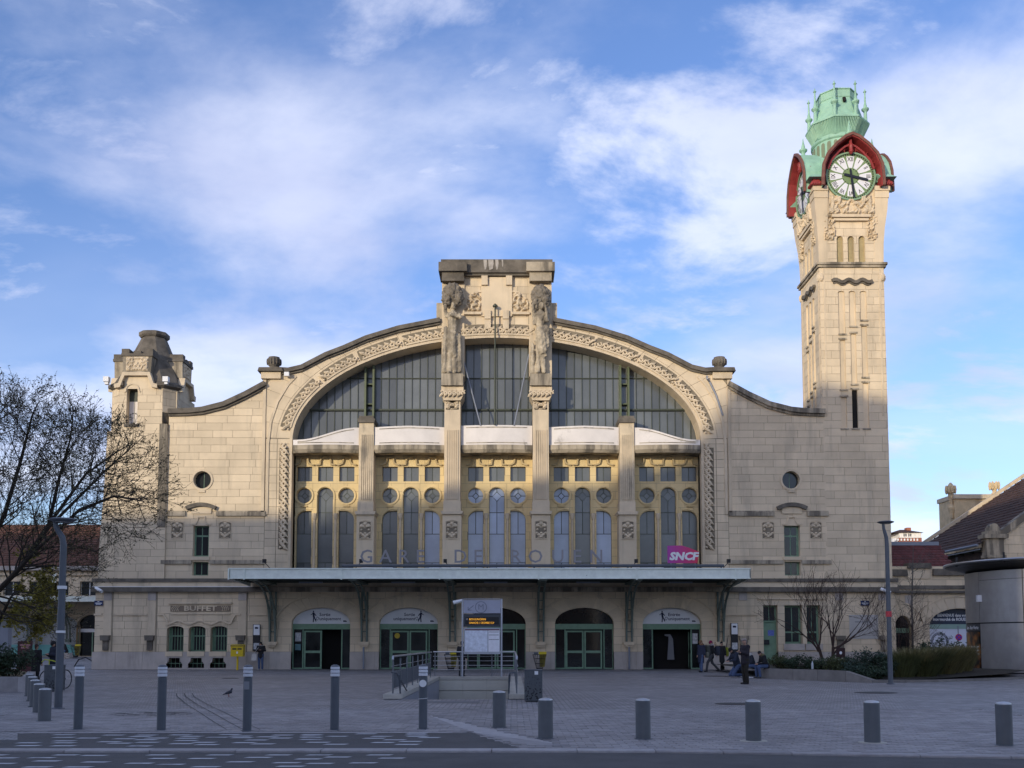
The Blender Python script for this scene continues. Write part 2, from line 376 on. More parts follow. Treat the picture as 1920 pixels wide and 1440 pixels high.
# ================================================================ STATION BUILDING
XC, F = -.97, 62.2
FM = FR((XC, F, 0), (1, 0, 0), (0, -1, 0))
ST = thing('station_building', 'cream limestone station hall with great glazed arch between two curved wings', 'building', (XC, F, 0))
def sbox(x0, x1, z0, z1, d0, d1, name, mat, parent=None):
    return MB().prism(rect(x0, x1, z0, z1), FM, d0, d1).obj(name, mat, parent or ST)
EA, EB, EZ = 12.9, 6.67, 14.35                       # great arch
def ell(k, n=48, a0=0, a1=180): return arc(0, EZ, EA+k, EB+k, a0, a1, n)
ext = [(-13.98, 18.95), (-13.2, 18.9), (-12.35, 19.1), (-11.6, 19.5), (-10.85, 19.9), (-9.7, 20.35), (-8.3, 20.98), (-6.25, 21.62), (-3.6, 22.15)]
con = [(-14.67, 18.05), (-15.9, 17.36), (-17.24, 16.72), (-18.6, 16.37), (-19.5, 16.28), (-20.75, 16.25)]
mir = lambda P: [(-x, z) for x, z in P[::-1]]
GF = 5.2
# --- arch wall (between the wings), pierced by the great opening
op = [(-EA, GF+.1)]+ell(0)[::-1]+[(EA, GF+.1)]
outl = [(-14.6, GF), (14.6, GF), (14.6, 18.7)]+[(-x, z-.25) for x, z in ext]+[(x, z-.25) for x, z in ext[::-1]]+[(-14.6, 18.7)]
aw = MB(); T = tri(outl, [op])
for t in T: aw.add([FM(*p, 0) for p in t], [(0, 1, 2)], 0)
for lp in (outl, op):
    for i in range(len(lp)):
        a, b = lp[i-1], lp[i]; aw.add([FM(*a, 0), FM(*b, 0), FM(*b, -1.5), FM(*a, -1.5)], [(0, 1, 2, 3)], 1)
AW = aw.obj('arch_wall', [MORTAR, STONE], ST)
TB = bbT(T)
# voussoirs of the great arch: joints fan out from the opening
def fan(a, k):  # outer point on the extrados side
    t = R(a); return ((EA+k)*cos(t), EZ+(EB+k)*sin(t))
angs = []
a = 1.4
while a < 179.2:
    angs.append(a); t = R(a); a += math.degrees(.82/sqrt((EA*sin(t))**2+(EB*cos(t))**2))
for i in range(len(angs)-1):
    a0, a1 = angs[i]+.06, angs[i+1]-.06
    for k0, k1 in ((.02, 1.05), (1.07, 2.9)):
        cell = [fan(a0, k0), fan(a0, k1), fan(a1, k1), fan(a1, k0)]
        pc, ar = pieces(TB, cell)
        if ar > .05: solid(MB(), pc, FM, -.002, .03+random.uniform(-.006, .006)).obj('voussoir', STONE, AW)
st = BLOCKS.setdefault('st', [])
for s in (-1, 1):                                    # jambs below the springing and corner piers
    z = GF
    while z < 15.0:
        for x0, x1 in ((EA+.02, EA+.95), (EA+.97, 14.58)):
            x0_, x1_ = (x0, x1) if s > 0 else (-x1, -x0)
            pc, ar = pieces(TB, rect(x0_+.01, x1_-.01, z+.012, min(z+.5, 14.52)-.012))
            if ar > .05: st.append((ar, AW, pc, FM, .025, STONE))
        z += .5
# curved inner line of the arch + raised frame lines of the wings
m = MB()
for s in (-1, 1):
    pth = [(s*x, z) for x, z in [(14.45, 9.7), (14.45, 14.2), (14.3, 15.6), (13.9, 16.9), (13.25, 18.0), (12.75, 18.55)]]
    strip(m, pth, .16, FM, .0, .09)
m.obj('arch_moulding', STONE2, ST)
m = MB(); strip(m, ell(.1, 64)[::1], .18, FM, -.02, .07)
for s in (-1, 1): strip(m, [(s*(EA+.1), GF), (s*(EA+.1), EZ)], .18, FM, -.02, .07)
m.obj('arch_edge_roll', STONE2, ST)
# carved frieze: rows of scrolls that follow the arch
def scroll(mb, p, tx, tz, s, fl):
    nx, nz = -tz, tx
    def q(a, b, d): return FM(p[0]+tx*a*s+nx*b*s, p[1]+tz*a*s+nz*b*s, d)
    pts = [q(fl*(.14+.17*(1-k/7)*cos(k*.85)), .17*(1-k/9)*sin(k*.85), .09+.06*s*(k/7)) for k in range(8)]
    mb.tube(pts, [.075*s, .085*s, .08*s, .07*s, .065*s, .06*s, .06*s, .05*s], 5)
    pts = [q(fl*(-.30+.1*k), -.25+.11*k+.04*sin(k*2), .10+.03*sin(k)) for k in range(5)]
    mb.tube(pts, [.03*s, .09*s, .1*s, .07*s, .02*s], 5)
    mb.ball(q(fl*-.16, .17, .11), .075*s, n=6, m=4); mb.ball(q(fl*.30, .22, .10), .06*s, n=6, m=4)
def arclen_pts(a0, a1, k, step):
    out = []; a = a0
    while a < a1:
        t = R(a); x, z = (EA+k)*cos(t), EZ+(EB+k)*sin(t); tx, tz = -(EA+k)*sin(t), (EB+k)*cos(t); l = sqrt(tx*tx+tz*tz)
        out.append(((x, z), tx/l, tz/l)); a += math.degrees(step/l)
    return out
for a0, a1 in ((6, 31), (34, 47), (49.5, 61.5), (63.5, 76.2), (81, 99.5), (103.8, 116.5), (118.5, 130.5), (133, 146), (149, 174)):
    m = MB()
    for i, (p, tx, tz) in enumerate(arclen_pts(a0, a1, .52, .42)): scroll(m, p, tx, tz, 1.02, 1 if a0 < 90 else -1)
    pa = [q for q, _, _ in arclen_pts(a0, a1+.6, .24, .3)]; strip(m, pa, .1, FM, .0, .14)
    o = m.obj('carved_frieze', STONE2, ST)
    m = MB(); strip(m, [q for q, _, _ in arclen_pts(a0-.8, a1+.8, .55, .3)], .7, FM, .0, .042); m.obj('frieze_ground', RELIEF_SHADE, o)
for s in (-1, 1):
    for z0, z1 in ((10.45, 13.85), (7.6, 10.15)):
        m = MB(); z = z0
        while z < z1: scroll(m, (s*(EA+.46), z+.2), 0, 1, 1.12, 1); z += .4
        o = m.obj('carved_frieze', STONE2, ST); m = MB(); m.prism(rect(s*(EA+.48)-.33, s*(EA+.48)+.33, z0-.1, z1+.1), FM, 0, .032); m.obj('frieze_ground', RELIEF_SHADE, o)
# coping over arch and wings
def coping(path, wd, name='coping', d0=-1.55, d1=.32, mat=None):
    m = MB(); strip(m, path, wd, FM, d0, d1); m2 = [(x, z-wd*.75) for x, z in path]; strip(m, m2, wd*.5, FM, -.1, d1-.15); return m.obj(name, mat or STONED, ST)
coping(ext, .26); coping(mir(ext), .26)
coping(con, .3); coping(mir(con), .3, mat=STONEM)
for s in (-1, 1):                                     # corner pedestals with carved urn heads
    sbox(s*14.3-.62, s*14.3+.62, 18.35, 18.78, -1.5, .25, 'pedestal', STONE2)
    m = MB(); m.prism([(s*14.3-.8, 18.78), (s*14.3+.8, 18.78), (s*14.3+.72, 19.02), (s*14.3-.72, 19.02)], FM, -1.5, .45); m.obj('pedestal_cap', STONED, ST)
    c = (XC+s*14.15, F-.05, 19.02)
    m = MB(); m.lathe([(.26, 0), (.28, .12), (.36, .2), (.44, .38), (.42, .6), (.36, .66), (.36, .72), (.15, .74)], c, 14)
    for k in range(14): m.ball((c[0]+.42*cos(k*pi/7), c[1]+.42*sin(k*pi/7), c[2]+.42), .07, .07, .2, n=5, m=4)
    m.obj('urn', STONED, ST)
    pl = [(s*14.35-.26, GF+.3), (s*14.35+.26, GF+.3), (s*14.35+.26, 18.35), (s*14.35-.26, 18.35)]
    m = MB(); m.prism([(s*14.72-.1, 9.75), (s*14.72+.1, 9.75), (s*14.72+.1, 18.3), (s*14.72-.1, 18.3)], FM, -.01, .1); m.obj('corner_pier', STONE2, ST)
    m = MB(); m.tube([(XC+s*13.3, F-.32, 18.5), (XC+s*13.3, F-.32, 18.3), (XC+s*13.5, F-.12, 18.15), (XC+s*13.9, F-.1, 17.3), (XC+s*14.3, F-.1, 16)], .06, 6) if s > 0 else m.box(XC-13.4, XC-13.1, F-.5, F-.2, 18.45, 18.7)
    m.obj('rainwater_pipe' if s > 0 else 'floodlight', ZINC if s > 0 else WHITEP, ST)
# --- wings
def wing(s):
    o = [(s*14.6, GF), (s*14.6, 17.85)]+[(s*-x, z-.2) for x, z in con]
    o += [(s*20.75, GF)] if s > 0 else [(-20.75, GF)]
    if s > 0: o = o[::-1]
    cx = s*18.55
    rw = arc(cx, 11.9, .55, .55, 0, 360, 24)[:-1]
    r1 = rect(cx-.5, cx+.5, 7.05, 9.0); r2 = rect(cx-.5, cx+.5, 5.86, 6.72)
    W = wall(ST, 'wing_wall', o, [rw, r1, r2], FM, .47, 1.5, STONE, .4, store='st')
    window(ST, rw, [rect(cx-.55, cx, 11.3, 12.5), rect(cx, cx+.55, 11.3, 12.5)], FM, .36, GLASSD, GREEN, 'round_window')
    window(ST, r1, [rect(cx-.42+.4*i, cx-.02+.4*i, a, b) for i in (0, 1) for a, b in ((7.12, 8.35), (8.4, 8.95))], FM, .34, GLASSD, GREEN, 'casement_window', j=.03)
    window(ST, r2, [rect(cx-.42+.4*i, cx-.02+.4*i, 5.9, 6.7) for i in (0, 1)], FM, .34, GLASSD, GREEN, 'casement_window', j=.03)
    m = MB(); strip(m, arc(cx, 11.9, .62, .62, 0, 360, 24)[:-1], .12, FM, 0, .07, closed=True); m.prism(rect(cx-.2, cx+.2, 11.1, 11.22), FM, 0, .1); m.obj('window_surround', STONE2, ST)
    m = MB()                                          # ogee label above the casement
    strip(m, [(cx-.62, 9.08), (cx-.35, 9.1), (cx-.24, 9.3), (cx-.22, 9.55), (cx+.22, 9.55), (cx+.24, 9.3), (cx+.35, 9.1), (cx+.62, 9.08)], .08, FM, 0, .09)
    m.obj('window_label', STONE2, ST)
    m = MB(); m.prism(arc(cx, 9.35, 1.02, 1.0, 130, 50, 10)+[(cx+.62, 9.75), (cx-.62, 9.75)], FM, 0, .1); m.obj('hood_panel', STONE, ST)
    m = MB(); strip(m, arc(cx, 8.4, 1.9, 1.92, 119, 61, 10), .24, FM, 0, .26); m.obj('window_hood', STONED, ST)
    a, b = (cx+.95, 14.45) if s > 0 else (14.45, 0)
    if s < 0: L_ = [(-20.9, -19.55), (-17.6, -14.5)]; L2 = [(-21.0, -19.1), (-17.95, -14.5)]
    else: L_ = [(14.6, 17.45), (19.5, 20.85)]; L2 = [(14.5, 17.95), (19.1, 20.95)]
    for x0, x1 in L_:
        m = MB(); m.prism(rect(x0, x1, 9.6, 9.85), FM, 0, .16); m.prism(rect(x0, x1, 9.85, 9.93), FM, 0, .1); m.obj('string_course', STONEM, ST)
    for x0, x1 in L2:
        m = MB(); m.prism(rect(x0, x1, 6.58, 6.82), FM, 0, .16); m.obj('string_course', STONEM, ST)
    m = MB(); m.prism(rect(cx-.6, cx+.6, 6.82, 7.03), FM, -.3, .14); m.obj('window_sill', STONE2, ST)
    for dx in (-1.5, 1.5):
        m = MB(); relief(m, cx+dx-.36, cx+dx+.36, 8.2, 9.25, FM, .005, .1, 5, 16, .05); strip(m, rect(cx+dx-.38, cx+dx+.38, 8.18, 9.2)[:2]+[(cx+dx+.38, 9.2)]+arc(cx+dx, 9.1, .4, .2, 15, 165, 6)+[(cx+dx-.38, 9.2)], .05, FM, 0, .05, closed=True)
        o = m.obj('carved_panel', STONE2, ST); MB().prism(rect(cx+dx-.35, cx+dx+.35, 8.2, 9.2), FM, 0, .032).obj('panel_ground', RELIEF_SHADE, o)
wing(-1); wing(1)
# --- left corner turret
TX0, TX1, CH = -24.6, -20.45, .7
TXC = (TX0+TX1)/2
to = [(TX0-.35, GF), (-20.74, GF), (-20.74, 15.3), (TX1, 15.9), (TX1, 16.0), (TX0, 16.0), (TX0, 15.2), (TX0-.05, 13.0), (TX0-.12, 8.6), (TX0-.35, 7.6)]
FT = FR((XC, F-.12, 0), (1, 0, 0), (0, -1, 0))
wall(ST, 'turret_wall', [(TX0-.3, GF), (-20.76, GF), (-20.76, 15.0), (TX0+.0, 15.0), (TX0-.05, 12.0), (TX0-.28, 7.5)], [], FT, .46, 1.1, STONE, 4.2, store='st')
wx0, wx1 = -23.42, -22.72
ww = [(wx0, 15.45), (wx1, 15.45), (wx1, 17.55)]+arc((wx0+wx1)/2, 17.55, .35, .35, 0, 180, 8)[1:]
fo = [(TX0+CH, 15.0), (TX1-CH, 15.0), (TX1-CH, 17.72), (TX0+CH, 17.72)]
wall(ST, 'turret_face', fo, [ww], FT, .46, .95, STONE, .5, store='st')
window(ST, ww, [rect(wx0, (wx0+wx1)/2, 15.4, 17.0), rect((wx0+wx1)/2, wx1, 15.4, 17.0)], FT, .45, WHITE, GREEND, 'arched_window')
m = MB(); m.prism(rect(wx0-.1, wx1+.1, 15.25, 15.45), FT, -.3, .12); m.obj('window_sill', STONED, ST)
m = MB(); strip(m, [(wx0-.15, 17.5), (wx0-.06, 17.55)]+arc((wx0+wx1)/2, 17.6, .42, .42, 180, 0, 8)+[(wx1+.06, 17.55), (wx1+.15, 17.5)], .09, FT, 0, .08); m.obj('window_label', STONE2, ST)
y0 = F-.12; y1 = F+4.0; X0, X1 = XC+TX0, XC+TX1
c45 = .70710678
FC1 = FR((X1-CH, y0, 0), (c45, c45, 0), (c45, -c45, 0)); FC2 = FR((X0, y0+CH, 0), (c45, -c45, 0), (-c45, -c45, 0))
FS = FR((X1, y0+CH, 0), (0, 1, 0), (1, 0, 0)); FW_ = FR((X0, y1-CH, 0), (0, -1, 0), (-1, 0, 0))
for f_, w_ in ((FC1, CH/c45), (FC2, CH/c45), (FS, y1-y0-2*CH), (FW_, y1-y0-2*CH)):
    wall(ST, 'turret_face', rect(0, w_, 15.0 if f_ is not FC1 else 16.2, 17.75), [], f_, .46, .95, STONE, .3, store='st')
m = MB()                                              # corbel under the chamfered corner
m.rings([[(X1-CH, y0, 16.2), (X1, y0+CH, 16.2), (X1, y0+CH+.2, 16.2), (X1-CH-.2, y0+.2, 16.2)], [(X1-CH-.25, y0+.0, 15.55), (X1-.3, y0+CH-.25, 15.6), (X1-.3, y0+CH, 15.6), (X1-CH-.25, y0+.25, 15.55)]]); m.obj('corbel', STONED, ST)
def octo(x0, x1, ya, yb, c, z): return [(x0+c, ya, z), (x1-c, ya, z), (x1, ya+c, z), (x1, yb-c, z), (x1-c, yb, z), (x0+c, yb, z), (x0, yb-c, z), (x0, ya+c, z)]
def orings(mb, lv):                                   # (inset, chamfer, z)
    return mb.rings([octo(X0+i, X1-i, y0+i, y1-i, c, z) for i, c, z in lv])
O8 = octo(X0, X1, y0, y1, CH, 0)
for i in (0, 2, 4, 6):                                # cornice round each chamfered corner, broken by the gables
    i0, i1, i2, i3 = [Vector(O8[(i+k) % 8]) for k in (0, 1, 2, 3)]
    pth = [i1+(i0-i1).normalized()*.32, i1, i2, i2+(i3-i2).normalized()*.32]; cc_ = Vector(((X0+X1)/2, (y0+y1)/2, 0)); rs = []
    for k, p in enumerate(pth):
        nn = [Vector(((i0-i1).normalized().y, -(i0-i1).normalized().x, 0)), None, None, Vector(((i2-i3).normalized().y, -(i2-i3).normalized().x, 0))][k]
        if nn is None or nn.dot(p-cc_) < 0: nn = (p-cc_).normalized() if nn is None else -nn
        rs.append([p+nn*o_+Vector((0, 0, z)) for o_, z in ((-.2, 17.75), (.02, 17.75), (.3, 17.88), (.3, 18.06), (.0, 18.22), (-.2, 18.22))])
    MB().rings(rs).obj('turret_cornice', STONED, ST)
MB().rings([octo(X0+.02, X1-.02, y0+.02, y1-.02, CH, 17.7), octo(X0+.05, X1-.05, y0+.05, y1-.05, CH, 18.25)]).obj('roof_base', STONED, ST)
m = MB(); orings(m, [(.02, .72, 18.2), (.32, .72, 18.9), (.78, .62, 20.1), (1.1, .5, 20.9), (1.36, .42, 21.6)]); m.obj('turret_roof', STONED, ST)
m = MB(); orings(m, [(1.28, .44, 21.55), (1.2, .44, 21.66), (1.2, .44, 21.88), (1.45, .4, 21.98)]); m.obj('roof_cap', STONED, ST)
def gablet(fr):                                       # stepped carved gable with battlements
    m = MB(); m.prism([(-1.35, 17.7), (-1.0, 17.75), (-.72, 18.5), (.72, 18.5), (1.0, 17.75), (1.35, 17.7), (1.35, 17.95), (1.12, 18.0), (.86, 18.72), (-.86, 18.72), (-1.12, 18.0), (-1.35, 17.95)], fr, -.1, .3); m.obj('gable_moulding', STONE2, ST)
    m = MB(); m.prism([(-.86, 18.7), (.86, 18.7), (.95, 19.9), (-.95, 19.9)], fr, -.9, .12); m.obj('gable_block', STONEM, ST)
    MB().prism([(-1.2, 17.7), (1.2, 17.7), (.78, 18.7), (-.78, 18.7)], fr, -.3, .03).obj('gable_field', STONE, ST)
    m = MB(); relief(m, -.7, .7, 18.85, 19.75, fr, .125, .09, 9, 22, .06); m.obj('carved_panel', STONE2, ST)
    m = MB()
    for x in (-.75, 0, .75): m.prism(rect(x-.24, x+.24, 19.9, 20.25 if x else 20.12), fr, -.7, .16)
    m.prism(rect(-1, 1, 19.78, 19.95), fr, -.8, .2); m.obj('battlement', STONED, ST)
gablet(FR(((X0+X1)/2-.25, y0, 0), (1, 0, 0), (0, -1, 0))); gablet(FR((X1, (y0+y1)/2, 0), (0, 1, 0), (1, 0, 0)))
gablet(FR((X0, (y0+y1)/2, 0), (0, -1, 0), (-1, 0, 0)))
for x in (X0-.1, X1-.5):
    m = MB(); m.box(x-.12, x+.22, y0-.35, y0-.02, 18.1, 18.42); m.box(x-.06, x+.16, y0-.25, y0, 17.95, 18.1); m.obj('floodlight', WHITEP, ST)
# --- recessed wall of windows between the pilasters
FB = FR((XC, F+1.0, 0), (1, 0, 0), (0, -1, 0))
bays = [0, -5.49, 5.49, -10.97, 10.97]
holes = []; wins = []
for b in bays:
    for i in (-1, 0, 1):
        x = b+i*1.355; hw = .49
        sq = rect(x-hw, x+hw, 11.97, 12.92); holes.append(sq); wins.append((sq, [rect(x-hw, x, 11.97, 12.92), rect(x, x+hw, 11.97, 12.92)], b, i, 'square'))
        if i:
            c = arc(x, 11.05, .49, .49, 0, 360, 20)[:-1]; q = .2; r = .52
            cells = [[(x-q, 11.05), (x, 11.05-q), (x+q, 11.05), (x, 11.05+q)]]
            for sx_, sz_ in ((1, 1), (-1, 1), (-1, -1), (1, -1)):
                p = [(q, 0), (r, 0), (r, r), (0, r), (0, q)]; p = [(x+a*sx_, 11.05+b_*sz_) for a, b_ in p]
                cells.append(p if sx_*sz_ > 0 else p[::-1])
            holes.append(c); wins.append((c, cells, b, i, 'round'))
            o = [(x-i*hw, 6.0), (x+i*hw, 6.0), (x+i*hw, 9.5)]+[(x+i*(hw-.62+.62*cos(R(t))), 9.5+.57*sin(R(t))) for t in (15, 30, 45, 60, 75, 90)]+[(x-i*hw, 10.07)]
            if i < 0: o = o[::-1]
            cells = [rect(x-hw, x+hw, 6.75, 8.6), rect(x-hw, x, 8.6, 10.1), rect(x, x+hw, 8.6, 10.1), rect(x-hw, x, 6, 6.75), rect(x, x+hw, 6, 6.75)]
        else:
            o = [(x-hw, 6.0), (x+hw, 6.0), (x+hw, 11.1)]+arc(x, 11.1, hw, .47, 0, 180, 12)[1:]
            q = .3; zc = 11.02
            cells = [rect(x-hw, x+hw, 6.75, 8.6), rect(x-hw, x, 8.6, 9.98), rect(x, x+hw, 8.6, 9.98), rect(x-hw, x, 6, 6.75), rect(x, x+hw, 6, 6.75),
                     [(x-q, zc), (x, zc-q), (x+q, zc), (x, zc+q)],
                     [(x-hw, 9.98), (x, 9.98), (x, zc-q), (x-q, zc), (x-hw, zc)], [(x, 9.98), (x+hw, 9.98), (x+hw, zc), (x+q, zc), (x, zc-q)],
                     [(x-hw, zc), (x-q, zc), (x, zc+q), (x, 11.7), (x-hw, 11.7)], [(x+q, zc), (x+hw, zc), (x+hw, 11.7), (x, 11.7), (x, zc+q)]]
        holes.append(o); wins.append((o, cells, b, i, 'tall'))
wall(ST, 'window_wall', rect(-EA-.2, EA+.2, 5.6, 14.3), holes, FB, .52, 1.0, STONEY, .28, proud=.012, store='st', j=.008)
for o, cells, b, i, kind in wins:
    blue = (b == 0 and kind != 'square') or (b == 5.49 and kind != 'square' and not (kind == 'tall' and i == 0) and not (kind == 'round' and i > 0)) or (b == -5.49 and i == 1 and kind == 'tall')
    window(ST, o, cells, FB, .24, GLASSB if blue else GLASS, GREEND, kind+'_window', j=.022)
for b in bays:
    for i in (-1, 0, 1):
        m = MB(); x = b+i*1.355
        if i: pth = [(x-.62, 13.02), (x-.5, 13.02), (x-.28, 13.12), (x-.22, 13.3), (x-.22, 13.5), (x+.22, 13.5), (x+.22, 13.3), (x+.28, 13.12), (x+.5, 13.02), (x+.62, 13.02)]
        else: pth = [(x-.62, 13.02), (x-.36, 13.05)]+arc(x, 13.22, .34, .36, 190, -10, 9)+[(x+.36, 13.05), (x+.62, 13.02)]
        strip(m, pth, .10, FB, 0, .17)
        m.obj('window_label', LABEL, ST); m = MB()
        strip(m, [(x-.5, 13.75), (x+.5, 13.75)], .05, FB, 0, .07); m.obj('panel_line', STONEY, ST); m = MB()
        if i:
            strip(m, arc(x, 11.05, .57, .57, 0, 360, 20)[:-1], .08, FB, 0, .08, closed=True)
            m.obj('window_surround', STONEY, ST); m = MB(); m.prism(rect(x-.2, x+.2, 10.33, 10.40), FB, 0, .12); m.obj('drip_stone', STONEY, ST); m = MB()
            strip(m, [(x-i*.5, 10.16), (x-i*.1, 10.16)]+[(x+i*(-.13+.7*cos(R(t))), 9.5+.66*sin(R(t))) for t in (90, 65, 40, 15, 0)], .07, FB, 0, .07)
        else: strip(m, [(x-.57, 9.9), (x-.57, 11.1)]+arc(x, 11.1, .57, .55, 180, 0, 12)+[(x+.57, 9.9)], .08, FB, 0, .08)
        m.obj('window_hood', STONEY, ST)
    for i in (-1, 1):                                 # slender colonnettes between the lights
        x = b+i*.68
        m = MB(); m.lathe([(.13, 0), (.13, .25), (.085, .32), (.08, 3.5), (.12, 3.55), (.15, 3.75), (.15, 3.9)], (XC+x, F+.95, 6.0), 8)
        m.obj('colonnette', STONE2, ST)
# --- lunette glazing
FGl = FR((XC, F+1.25, 0), (1, 0, 0), (0, -1, 0))
lun = [(-EA-.1, 14.0)]+[(x, z+.05) for x, z in ell(.1, 48)[::-1]]+[(EA+.1, 14.0)]
lun = lun[::-1]; cells = []; x = -13.0
while x < 13.0:
    for za, zb in ((13.9, 16.62), (16.7, 18.72), (18.76, 21.3)): cells.append(rect(x, x+.5, za, zb))
    x += .5
LW = window(ST, lun, cells, FGl, .05, GLASS, GREEND, 'lunette_window', j=.022)
m = MB()
for z, h, d in ((16.66, .11, .14), (18.74, .05, .06)): m.prism(rect(-sqrt(max(0, 1-((z-EZ)/EB)**2))*EA, sqrt(max(0, 1-((z-EZ)/EB)**2))*EA, z-h/2, z+h/2), FGl, -.04, d)
for x in [k*.5 for k in range(-25, 26)]:
    t = EZ+EB*sqrt(max(0, 1-(x/EA)**2)); m.prism(rect(x-.02, x+.02, 14, t), FGl, -.04, .03)
m.obj('glazing_bars', GREEND, LW)
GREENM = M('olive_iron_paint', (.10, .12, .065), .55, nv=.15, ns=4)
for s in (-1, 1):
    m = MB()
    for dx in (-.26, .26): m.prism(rect(s*8.2+dx-.06, s*8.2+dx+.06, 15.7, EZ+EB*sqrt(1-(8.2/EA)**2)), FGl, -.03, .5 if dx else .2)
    for z in (16.2, 17.0, 18.3): m.prism(rect(s*8.2-.26, s*8.2+.26, z-.04, z+.04), FGl, .0, .3)
    m.obj('iron_strut', GREENM, LW)
# --- white balcony fronts and their ledges
def balcony(x0, x1, zt):
    n = 14; sub = [x0+(x1-x0)*i/n for i in range(n+1)]; xm = (x0+x1)/2; hw = (x1-x0)/2
    bow = lambda x: .10+.22*(1-((x-xm)/hw)**2)
    m = MB(); rs = []
    for x in sub: rs.append([FM(x, 14.08, bow(x)), FM(x, 14.08, bow(x)-.35), FM(x, zt(x), bow(x)-.35), FM(x, zt(x), bow(x))])
    m.rings(rs); o = m.obj('balcony_front', WHITE, ST)
    m = MB()
    for z0_, z1_, w_ in ((14.2, 14.24, .012), ):
        for a, b in zip(sub[1:-2], sub[2:-1]): m.add([FM(a, 14.2, bow(a)+.02), FM(b, 14.2, bow(b)+.02), FM(b, 14.25, bow(b)+.02), FM(a, 14.25, bow(a)+.02)], [(0, 1, 2, 3)])
    for a, b in zip(sub[1:-2], sub[2:-1]): m.add([FM(a, zt(a)-.16, bow(a)+.02), FM(b, zt(b)-.16, bow(b)+.02), FM(b, zt(b)-.11, bow(b)+.02), FM(a, zt(a)-.11, bow(a)+.02)], [(0, 1, 2, 3)])
    m.obj('panel_line', STONEM, o)
    m = MB(); rs = []
    for x in sub: rs.append([FM(x, 14.08, bow(x)+.1), FM(x, 14.08, -1.0), FM(x, 13.55+.12*(1-((x-xm)/hw)**2), -1.0), FM(x, 13.6, bow(x)-.05), FM(x, 13.8, bow(x)+.1)])
    m.rings(rs); m.obj('balcony_ledge', STONEM, o)
balcony(-2.25, 2.25, lambda x: 15.34)
for s in (-1, 1):
    balcony(min(s*3.3, s*7.72), max(s*3.3, s*7.72), lambda x: 15.24+.06*(1-abs(abs(x)-5.5)/2.2))
    def ramp(x):
        t = min(1, max(0, (abs(x)-8.75)/3.6)); return 15.22-.78*(t*t*(3-2*t))
    balcony(min(s*8.7, s*12.85), max(s*8.7, s*12.85), ramp)
# --- pilasters
def pilaster(x, z0, z1, hw, d, fl0, fl1, dark=False):
    m = MB(); m.prism(rect(x-hw, x+hw, z0, z1), FM, -1.05, d); o = m.obj('pilaster', STONEP if dark else STONE2, ST)
    m = MB()
    for k in range(6): xx = x-hw*.68+hw*1.36*k/5; m.prism(rect(xx-.04, xx+.04, fl0, fl1), FM, d-.01, d+.055)
    m.obj('fluting', STONEP if dark else STONE2, o)
    m = MB(); m.prism(rect(x-hw-.04, x+hw+.04, fl0-.75, fl0-.12), FM, -1, d+.07); m.prism([(x-hw-.2, fl0-.75), (x+hw+.2, fl0-.75), (x+hw+.12, fl0-.95), (x-hw-.12, fl0-.95)][::-1], FM, -1, d+.24); m.obj('pilaster_base', STONE2, o)
    m = MB(); m.prism(rect(x-hw-.08, x+hw+.08, z0, fl0-.95), FM, -1, d+.1); m.obj('pedestal', STONE, o)
    m = MB(); relief(m, x-.36, x+.36, 8.15, 9.2, FM, d+.105, .1, 5, 16, .05); strip(m, [(x-.38, 8.13), (x+.38, 8.13), (x+.38, 9.2), (x, 9.3), (x-.38, 9.2)], .05, FM, d+.1, d+.15, closed=True)
    q_ = m.obj('carved_panel', STONE2, o); MB().prism(rect(x-.35, x+.35, 8.15, 9.2), FM, d+.09, d+.125).obj('panel_ground', RELIEF_SHADE, ST)
    return o
for s in (-1, 1):
    o = pilaster(s*8.21, 5.6, 15.55, .46, .22, 10.6, 14.75, True)
    m = MB(); m.prism([(s*8.21-.5, 15.5), (s*8.21+.5, 15.5), (s*8.21+.55, 15.72), (s*8.21+.46, 15.8), (s*8.21+.46, 15.92), (s*8.21-.46, 15.92), (s*8.21-.46, 15.8), (s*8.21-.55, 15.72)], FM, -1, .34); m.obj('pilaster_cap', STONED, o)
    x = s*2.78
    o = pilaster(x, 5.6, 16.9, .5, .42, 10.6, 15.0)
    m = MB(); relief(m, x-.4, x+.4, 16.3, 16.95, FM, .42, .09, 12, 12, .05); m.obj('carved_panel', STONE2, o)
    m = MB(); m.prism([(x-.52, 16.85), (x+.52, 16.85), (x+.7, 17.2), (x+.7, 17.75), (x-.7, 17.75), (x-.7, 17.2)], FM, -1, .62); m.obj('corbel', STONE2, o)
    m = MB()
    for k in range(5): scroll(m, (x-.55+.27*k, 17.25), 1, 0, .85, 1)
    for v in range(len(m.v)): m.v[v] = (m.v[v][0], m.v[v][1]-.62, m.v[v][2])
    m.obj('carved_frieze', STONE2, o)
    m = MB(); m.prism(rect(x-.68, x+.68, 17.75, 18.5), FM, -.9, .85); m.obj('statue_plinth', STONEM, o)
    # pier behind statue up to the pediment
    m = MB(); m.prism(rect(x-.72, x+.72, 18.5, 25.3), FM, -1.2, .12); m.obj('statue_pier', STONE, ST)
    m = MB(); m.prism(rect(x-.9, x+.9, 25.12, 25.7), FM, -1.3, .8); m.prism(rect(x-.7, x+.7, 24.55, 25.14), FM, -1.2, .6); m.obj('pier_cap', STONED if s < 0 else STONEM, ST)
    m = MB(); m.prism([(s*3.45, 21.8), (s*3.85, 21.8), (s*3.85, 23.3), (s*3.45, 23.3)][::s], FM, -1.2, .05); m.obj('shoulder_block', STONEM, ST)
